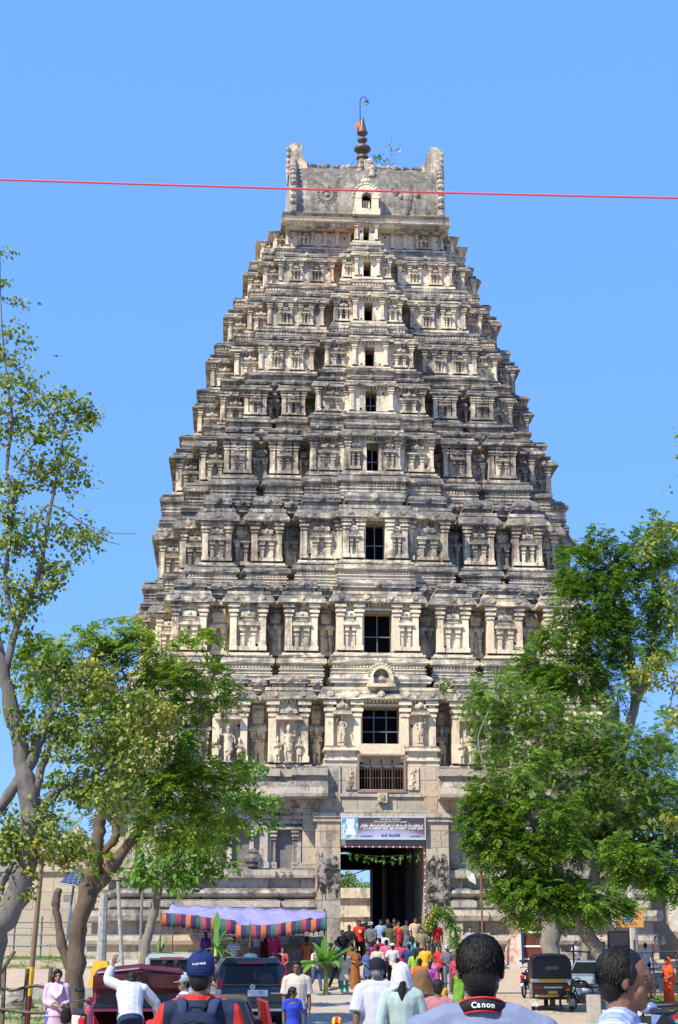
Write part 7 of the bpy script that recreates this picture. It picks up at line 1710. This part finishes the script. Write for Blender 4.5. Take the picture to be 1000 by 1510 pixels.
def banana(label, px, Y, h, leaves, seed, bunch=False):
    r_ = random.Random(seed); w_ = at(px, 1400, Y); o = empty('banana_plant', (w_.x, Y, gz(Y))); tag(o, label, 'banana plant', 'banana plants tied up for the festival')
    m = MB(); m.tube([(0, 0, -.1), (.02, 0, h*.5), (.0, 0, h)], [.1, .085, .05], 9); m.build('stem', M_stem, o, smooth=True)
    for a, el, L, dr_ in leaves:
        m = MB(); d = v3(math.cos(R(a))*math.cos(R(el)), math.sin(R(a))*math.cos(R(el)), math.sin(R(el))); blade(m, (0, 0, h*r_.uniform(.85, 1.)), d, L, L*(.16 if el < 75 else .1), dr_); m.build('leaf', M_ban, o, smooth=True)
    if bunch:
        m = MB()
        for i in range(26): a = i*2.4; z = h+.1+i*.022; m.tube([(.25+.1*math.cos(a), .1*math.sin(a), z), (.25+.17*math.cos(a), .17*math.sin(a), z+.07), (.25+.16*math.cos(a), .16*math.sin(a), z+.14)], [.015, .022, .01], 6)
        m.build('fruit_bunch', M_stem, o, smooth=True)
    return o
banana('large banana plant with a fruit bunch standing right of the awning', 480, 57.2, 1.0, [(195, 42, 1.5, .6), (165, 25, 1.3, .6), (-15, 42, 1.5, .2), (25, 62, 1.3, .3), (100, 80, 1.3, .1), (230, 60, 1.3, .5), (-60, 40, 1.2, .6), (150, 66, 1.4, .3), (-100, 60, 1.2, .5), (60, 50, 1.3, .4), (-140, 30, 1.2, .7), (-35, 66, 1.3, .4)], 1, True)
banana('slender banana plant with an upright leaf in front of the awning', 318, 59.6, 1.7, [(80, 82, 1.3, .05), (20, 40, 1., .5), (-10, 10, .9, .6), (180, 30, .6, .6), (-60, -20, .9, .4), (40, 62, 1.0, .3), (-80, 35, .8, .6)], 2)
banana('drooping banana plant beside the thin trunk at the left end of the awning', 236, 61.2, 1.3, [(180, 40, 1.2, .5), (0, 20, 1.3, .8), (-40, -10, 1.3, .6), (200, 10, 1., .8), (90, 70, .9, .3), (-90, 10, 1.1, .7)], 3)
ar = empty('festival_arch', (at(648, 1400, 64.2).x, 64.2, gz(64.2))); tag(ar, 'green palm leaf arch with a yellow flower strand by the right jamb', 'arch')
rs = np.random.RandomState(8); pts = [v3(-.75, 0, .3), v3(-.6, 0, 1.3), v3(-.25, 0, 2.0), v3(.1, 0, 2.2), v3(.45, 0, 1.9), v3(.7, 0, 1.1), v3(.8, 0, .1)]; cv = smooth_poly(pts, 8)
m = MB(); m.tube(cv, .05, 6); m.build('frame', M_wood, ar)
def scatter(name, cpts, n, L, W_, mat, jit, down=.7):
    idx = rs.randint(0, len(cpts), n); P = np.array([cpts[i] for i in idx])+rs.normal(size=(n, 3))*jit; T = unit(rs.normal(size=(n, 3))*.6+np.array([0, 0, -down])); Nn = unit(rs.normal(size=(n, 3))+np.array([0, -.8, .3])); Nn = unit(Nn-T*np.sum(T*Nn, 1)[:, None]); kites(name, P, T, Nn, rs.uniform(.6, 1.3, n)*L, np.full(n, W_), mat, ar)
scatter('palm_leaves', cv, 420, .42, .05, M_ban, .1); scatter('mango_leaves', cv[18:], 200, .3, .06, M_neem, .12); scatter('flower_strand', cv[:20], 260, .12, .06, M_petal, .06)
gl = place(empty('leaf_garland')); tag(gl, 'string of green mango leaf bunches hung across the top of the dark doorway', 'garland')
m = MB(); P = [(-1.7+3.4*i/20, -.05, 5.22+.22*abs(i/10-1)**2-.04) for i in range(21)]; m.tube(P, .008, 5); m.build('string', M_wood, gl)
ar = gl
for i in range(9):
    x = -1.45+i*.37; z = 5.2+.2*abs(x/1.7)**2; scatter('leaf_bunch', [v3(x, -.05, z-.05), v3(x, -.05, z-.2)], 11, .2, .06, M_ban, .045, .9)
# ---------------------------------------------------------------- poles
def pole(name, label, cat, px, Y, py_top, r0, bands, lean=0., group=None):
    w_ = at(px, 1400, Y); o = empty(name, (w_.x, Y, gz(Y))); tag(o, label, cat, group); H_ = at(px, py_top, Y).z-gz(Y)
    for nm, a, b, mat in bands:
        b_ = H_ if b is None else b; m = MB(); m.tube([(lean*a/H_, 0, a), (lean*b_/H_, 0, b_)], [r0*(1-.25*a/H_), r0*(1-.25*b_/H_)], 9); m.build(nm, mat, o, smooth=False)
    return o, H_
pole('street_pole', 'brown steel pole with yellow and maroon painted base beside the pale grey trunk', 'pole', 45, 43, 1255, .085, [('base', -.2, .75, flat('maroon_paint', (.16, .03, .025, 1), .6)), ('band', .75, 1.5, M_yelp), ('shaft', 1.5, None, flat('brown_steel', (.2, .14, .09, 1), .6))], lean=.2)
pole('street_pole', 'thin wire pole with a yellow foot left of the thin tree trunk', 'pole', 207, 60.5, 1305, .07, [('base', -.2, .5, M_wood), ('band', .5, 1.4, M_yelp), ('shaft', 1.4, None, M_pole)])
pole('street_pole', 'leaning grey pole between the yellow block and the thin wire pole', 'pole', 184, 59.5, 1300, .09, [('shaft', -.2, None, M_conc)], lean=-.35)
o, H_ = pole('concrete_post', 'square concrete post standing in a yellow block behind the leaning trunk', 'post', 150, 57, 1318, .2, [('shaft', -.2, None, M_conc)]); m = MB(); m.loft([[(-.4*f, -.3*f, z), (.4*f, -.3*f, z), (.4*f, .3*f, z), (-.4*f, .3*f, z)] for f, z in ((1, -.2), (1, .3), (.62, 1.2))]); m.build('block', M_yelp, o)
o, H_ = pole('utility_pole', 'pale concrete utility pole behind the right hand trees', 'pole', 935, 65, 1200, .19, [('shaft', -.2, None, M_conc)])
m = MB(); m.tube([(-.3, 0, 2.2), (-.32, 0, 3.3), (-.1, 0, 3.7)], .03, 6); m.build('conduit', M_pole, o)
o, H_ = pole('lamp_pole', 'rusty thin pipe pole with a white floodlight right of the gateway pier', 'lamp pole', 712, 63.2, 1240, .05, [('shaft', -.2, None, flat('rust_pipe', (.2, .1, .06, 1), .7))])
m = MB(); m.loft([[(-.22, -.1, z-.5), (-.5, -.1, z-.35), (-.58, .1, z-.1), (-.3, .1, z-.25)] for z in (4.1, 4.3)]); m.build('floodlight', flat('white_lamp_body', (.62, .62, .6, 1), .4), o); m = MB(); m.box(-.1, .3, -.06, .06, 1.6, 1.72); m.build('bracket', M_conc, o)
sp_ = empty('solar_lamp', (at(94, 1400, 69).x, 69, gz(69))); tag(sp_, 'solar panel tilted on a thin blue pole left of the leaning trunk', 'solar panel')
m = MB(); m.tube([(0, 0, -.2), (.32, 0, 3.2)], .05, 7); m.build('pole', flat('blue_grey_pole', (.12, .2, .27, 1), .5), sp_)
k = N('solar_cells'); br = k.n('TexBrick'); br.offset = 0; br.inputs['Scale'].default_value = 2.2; br.inputs['Color1'].default_value = (.02, .03, .08, 1); br.inputs['Color2'].default_value = (.03, .04, .11, 1); br.inputs['Mortar'].default_value = (.35, .4, .5, 1); br.inputs['Mortar Size'].default_value = .01; k.l(k.coord(), br.inputs['Vector']); k.color(br.outputs['Color']); k.set(Roughness=.2)
m = MB(); q = [(-.55, -.35, -.16), (.5, -.5, -.3), (.72, .35, .26), (-.3, .5, .34)]; m.loft([q, [(x, y-.02, z+.05) for x, y, z in q]]); p_ = m.build('panel', k.m, sp_); p_.location = (.32, 0, 3.35)
m = MB(); m.tube([(-.55, -.35, -.17), (.5, -.5, -.31), (.72, .35, .25), (-.3, .5, .33), (-.55, -.35, -.17)], .03, 6); f_ = m.build('rim', M_chrome, p_)
m = MB(); m.box(-.1, .25, -.12, .1, 2.4, 2.7); m.build('battery_box', M_pole, sp_)
# wires between the poles
for i, (a, b) in enumerate((((66, 1214, 68), (160, 1190, 68)), ((66, 1226, 69), (165, 1226, 69)))):
    m = MB(); A_, B_ = at(*a), at(*b); m.tube([A_.lerp(B_, t/8)+v3(0, 0, -.12*math.sin(math.pi*t/8)) for t in range(9)], .025, 5); tag(m.build('cable', M_conc), ['upper pale cable slanting between the grey trunk and the leaning trunk', 'lower pale cable between the grey trunk and the leaning trunk'][i], 'cable')
# ---------------------------------------------------------------- fences
def fence(label, xs, Y, hs_, mat, r_=.03, wob=.0, posts_h=1.25, dY=0):
    o = empty('railing', (0, Y, gz(Y))); tag(o, label, 'fence'); q_ = random.Random(int(Y*7))
    for px in xs:
        x = at(px, 1400, Y).x; h = posts_h*q_.uniform(.92, 1.1); m = MB(); m.tube([(x, 0, -.3), (x+q_.uniform(-wob, wob), q_.uniform(-wob, wob), h)], r_*1.25, 6); m.build('post', mat, o)
    X0, X1 = at(xs[0]-12, 1400, Y).x, at(xs[-1]+10, 1400, Y).x
    for h in hs_:
        m = MB(); m.tube([(X0+(X1-X0)*i/10, -.06, h+q_.uniform(-wob, wob)) for i in range(11)], r_, 6); m.build('rail', mat, o)
    return o
fence('rough wooden rail fence at the grass edge left of the woman in pink', [-30, 10, 40, 73], 40, [.5, 1.05], M_wood, .045, .07, 1.5)
fence('blue grey pipe railing before the long stone wall', [-20, 20, 60, 103, 165, 185], 66, [.55, 1.0, 1.5], flat('blue_grey_pipe', (.1, .15, .17, 1), .5), .03, .01, 1.9)
fence('dark pipe railing behind the orange sari at the right edge', [845, 876, 905, 935, 962, 996, 1030], 57, [.45, .95, 1.5], M_iron, .028, .03, 1.9)
m = MB(); m.tube([at(905, 1408, 57.2), at(940, 1446, 57)], .04, 5); tag(m.build('fence_brace', M_wood), 'dark slanting brace propped on the right hand railing', 'brace')
m = MB(); m.tube([at(-4, 1442, 39.5), at(22, 1402, 39.6)], .05, 6); tag(m.build('leaning_stake', M_wood), 'slanting wooden stake at the left edge of the grass', 'stake')
# ---------------------------------------------------------------- orange sign, notice board, painted doorway
o = empty('direction_sign', (at(928, 1400, 62.5).x, 62.5, gz(62.5))); tag(o, 'orange board with a blue disc on a post before the brown wall', 'sign'); zc = at(0, 1354, 62.5).z-gz(62.5)
m = MB(); m.box(-.62, .62, -.03, .03, zc-.36, zc+.36); bd = m.build('board', flat('orange_board', (.62, .3, .1, 1), .6), o, bevel=.01)
m = MB(); m.lathe([(.005, -.01), (.22, -.01), (.22, .01), (.005, .01)], (.0, -.035, zc+.06), 16, 'y'); m.build('disc', flat('blue_disc', (.06, .2, .6, 1), .5), bd); m = MB(); m.box(-.62, -.5, -.035, .0, zc-.36, zc+.36); m.tube([(-.12, -.05, zc-.02), (.12, -.05, zc+.14)], .025, 5); m.build('white_edge', M_print, bd)
m = MB(); 
for i in range(7): m.box(-.4+i*.11, -.33+i*.11, -.034, .0, zc-.25, zc-.19-.03*(i % 2))
m.build('red_script', flat('red_script', (.4, .04, .03, 1), .5), bd); m = MB(); m.tube([(0, .04, -.2), (0, .04, zc+.3)], .05, 7); m.build('post', M_iron, o)
o = empty('notice_board', (at(913, 1400, 61.8).x, 61.8, gz(61.8))); tag(o, 'small dark framed notice board on the railing under the orange board', 'notice board')
m = MB(); m.box(-.42, .42, -.02, .02, 1.45, 2.0); m.build('board', flat('faded_notice', (.2, .16, .13, 1), .7), o); m = MB(); m.tube([(-.42, -.03, 1.45), (.42, -.03, 1.45), (.42, -.03, 2.0), (-.42, -.03, 2.0), (-.42, -.03, 1.45)], .03, 5)
for x in (-.4, .4): m.tube([(x, 0, -.2), (x, 0, 2.0)], .03, 5)
m.build('frame', M_iron, o)
o = empty('painted_doorway', (at(786, 1400, 64.6).x, 64.6, gz(64.6))); tag(o, 'small doorway with blue frame and red brown gate let into the tower base', 'doorway'); M_bluep = flat('blue_door_paint', (.1, .22, .42, 1), .6)
m = MB(); m.box(-.5, -.38, -.06, .3, -.2, 1.75); m.box(.38, .5, -.06, .3, -.2, 1.75); m.box(-.5, .5, -.06, .3, 1.75, 1.88); m.build('frame', M_bluep, o)
m = MB(); m.box(-.38, .38, .05, .12, -.2, 1.75); g0 = m.build('gate', flat('red_brown_gate', (.14, .035, .028, 1), .7), o); m = MB()
for z in (.1, .6, 1.15): m.box(-.38, .38, .02, .05, z, z+.07)
m.build('bar', M_print, g0)
for q, nm in ((-1, 'buttress'), (1, 'buttress')):
    m = MB(); rr = [[(q*x0_, -.3*f, z), (q*(x0_+.62*f), -.3*f, z), (q*(x0_+.62*f), .4, z), (q*x0_, .4, z)][::q] for f, z, x0_ in ((1, -.3, .5), (.95, .5, .5), (.6, 1.1, .5), (.8, 1.5, .5), (.75, 1.95, .5))]; m.loft(rr)
    k = N('peeling_whitewash'); k.color(k.ramp(k.noise(k.coord(), 2.2, 6, .7), [(.38, (.62, .6, .56, 1)), (.52, (.55, .4, .32, 1)), (.62, (.45, .2, .12, 1)), (.75, (.6, .57, .52, 1))])); m.build(nm, k.m, o)
# ---------------------------------------------------------------- stones and litter
def rock(label, x, y, r_, seed, mat, grp=None):
    q_ = random.Random(seed); m = MB(); m.ell((0, 0, 0), (r_, r_*.8, r_*.6), 14, 9); m.v = [(a*q_.uniform(.8, 1.15), b*q_.uniform(.8, 1.15), c*q_.uniform(.85, 1.1)) for a, b, c in m.v]
    o = m.build('boulder', mat, smooth=True); o.location = (x, y, gz(y)+r_*.2); return tag(o, label, 'boulder', grp)
rock('grey boulder on the grass left of the woman in pink', at(20, 1400, 52).x, 52, .8, 3, M_wall); rock('tan boulder by the railing right of the white shirted man', at(972, 1400, 60).x, 60, .8, 4, M_wall); rock('low rock below the balding man chin', at(950, 1400, 44).x, 44, .6, 5, M_conc)
m = MB(); m.box(-.18, .18, -.18, .18, -.2, .75); o = m.build('stone_post', M_wall, bevel=.03); o.location = (at(872, 1400, 44).x, 44, gz(44)); tag(o, 'short pale stone post behind the balding man', 'post')
m = MB(); m.box(-16, 0, -.4, .4, -.2, .35); o = m.build('kerb', M_conc); o.location = (-8.6, 56, gz(56)); o['kind'] = 'structure'
m = MB()
for i in range(220):
    y = rng.uniform(40, 64); x = rng.uniform(-13, 13); r_ = rng.uniform(.03, .1); m.ell((x, y, gz(y)+r_*.2), (r_, r_*.8, r_*.5), 6, 4)
tag(m.build('gravel', M_conc), kind='stuff')
# bird
o = MB(); c = at(83, 525, 80); o.ell((0, 0, 0), (.12, .32, .1)); o.loft([[(0, -.12, .02), (0, .12, .02)], [(.3, -.02, .14), (.3, .14, .14)], [(.62, .1, .02), (.62, .14, .02)]], cap=False, closed=False); o.loft([[(0, -.12, .02), (0, .12, .02)], [(-.3, -.02, .14), (-.3, .14, .14)], [(-.62, .1, .02), (-.62, .14, .02)]], cap=False, closed=False)
bo = o.build('bird', M_plast); bo.location = c; bo.scale = (.45,)*3; tag(bo, 'tiny dark bird flying in the blue sky left of the tower', 'bird')
# little plants rooted in the masonry
for i, (px, py, Y_) in enumerate(((655, 1018, 67), (625, 622, 71.5), (404, 1138, 66.6), (455, 600, 71.5), (560, 238, 74.5))):
    pl = empty('wall_plant', tuple(at(px, py, Y_))); tag(pl, ['weed tuft beside the copper pod tree on the first storey', 'green tuft in the recess right of the fifth window column', 'bushy weed on the ledge left of the gateway bay', 'yellow green tuft in the recess left of the fifth window column', 'weed beside the finial on the roof ridge'][i], 'plant'); ar = pl
    scatter('leaves', [v3(0, 0, .1), v3(.2, 0, .05), v3(-.2, 0, .1), v3(0, 0, .25)], 60, .2, .07, M_broad, .12, -.4)
# ================================================================= LIGHT AND CAMERA
SUN = Vector((-.50, -.50, .80)).normalized()
el = math.asin(SUN.z); azi = math.atan2(SUN.x, SUN.y)
w = bpy.data.worlds.new('World'); scene.world = w; w.use_nodes = True
nt = w.node_tree; bg = nt.nodes['Background']
sky = nt.nodes.new('ShaderNodeTexSky'); sky.sky_type = 'NISHITA'; sky.sun_disc = False
sky.sun_elevation = el; sky.sun_rotation = azi; sky.air_density = 1.15; sky.dust_density = .0; sky.ozone_density = 4.0; sky.altitude = 300
hs = nt.nodes.new('ShaderNodeHueSaturation'); hs.inputs['Saturation'].default_value = 1.1; hs.inputs['Value'].default_value = 1.0; nt.links.new(sky.outputs[0], hs.inputs['Color']); mxs = nt.nodes.new('ShaderNodeMix'); mxs.data_type = 'RGBA'; mxs.inputs[0].default_value = .8; nt.links.new(hs.outputs[0], mxs.inputs[6]); mxs.inputs[7].default_value = (.92, 2.31, 6.0, 1); nt.links.new(mxs.outputs[2], bg.inputs[0]); bg.inputs[1].default_value = .12
sl = bpy.data.lights.new('sun', 'SUN'); sl.energy = 4.2; sl.angle = R(.53); sl.color = (1, .94, .81)
so = bpy.data.objects.new('sun', sl); COL.objects.link(so); so.rotation_euler = SUN.to_track_quat('Z', 'Y').to_euler()
cam = bpy.data.cameras.new('camera'); co_ = bpy.data.objects.new('camera', cam); COL.objects.link(co_)
cam.sensor_fit = 'VERTICAL'; cam.sensor_height = 23.6; cam.lens = 23.6*FPX/1510
cam.clip_start = .1; cam.clip_end = 6000
co_.location = (0, 0, EYE); co_.rotation_euler = (math.pi/2+PITCH, 0, 0)
scene.camera = co_
scene.view_settings.view_transform = 'Standard'; scene.view_settings.look = 'None'; scene.view_settings.gamma = 1
scene.view_settings.exposure = .84

bpy.data.scenes.remove(TMP)
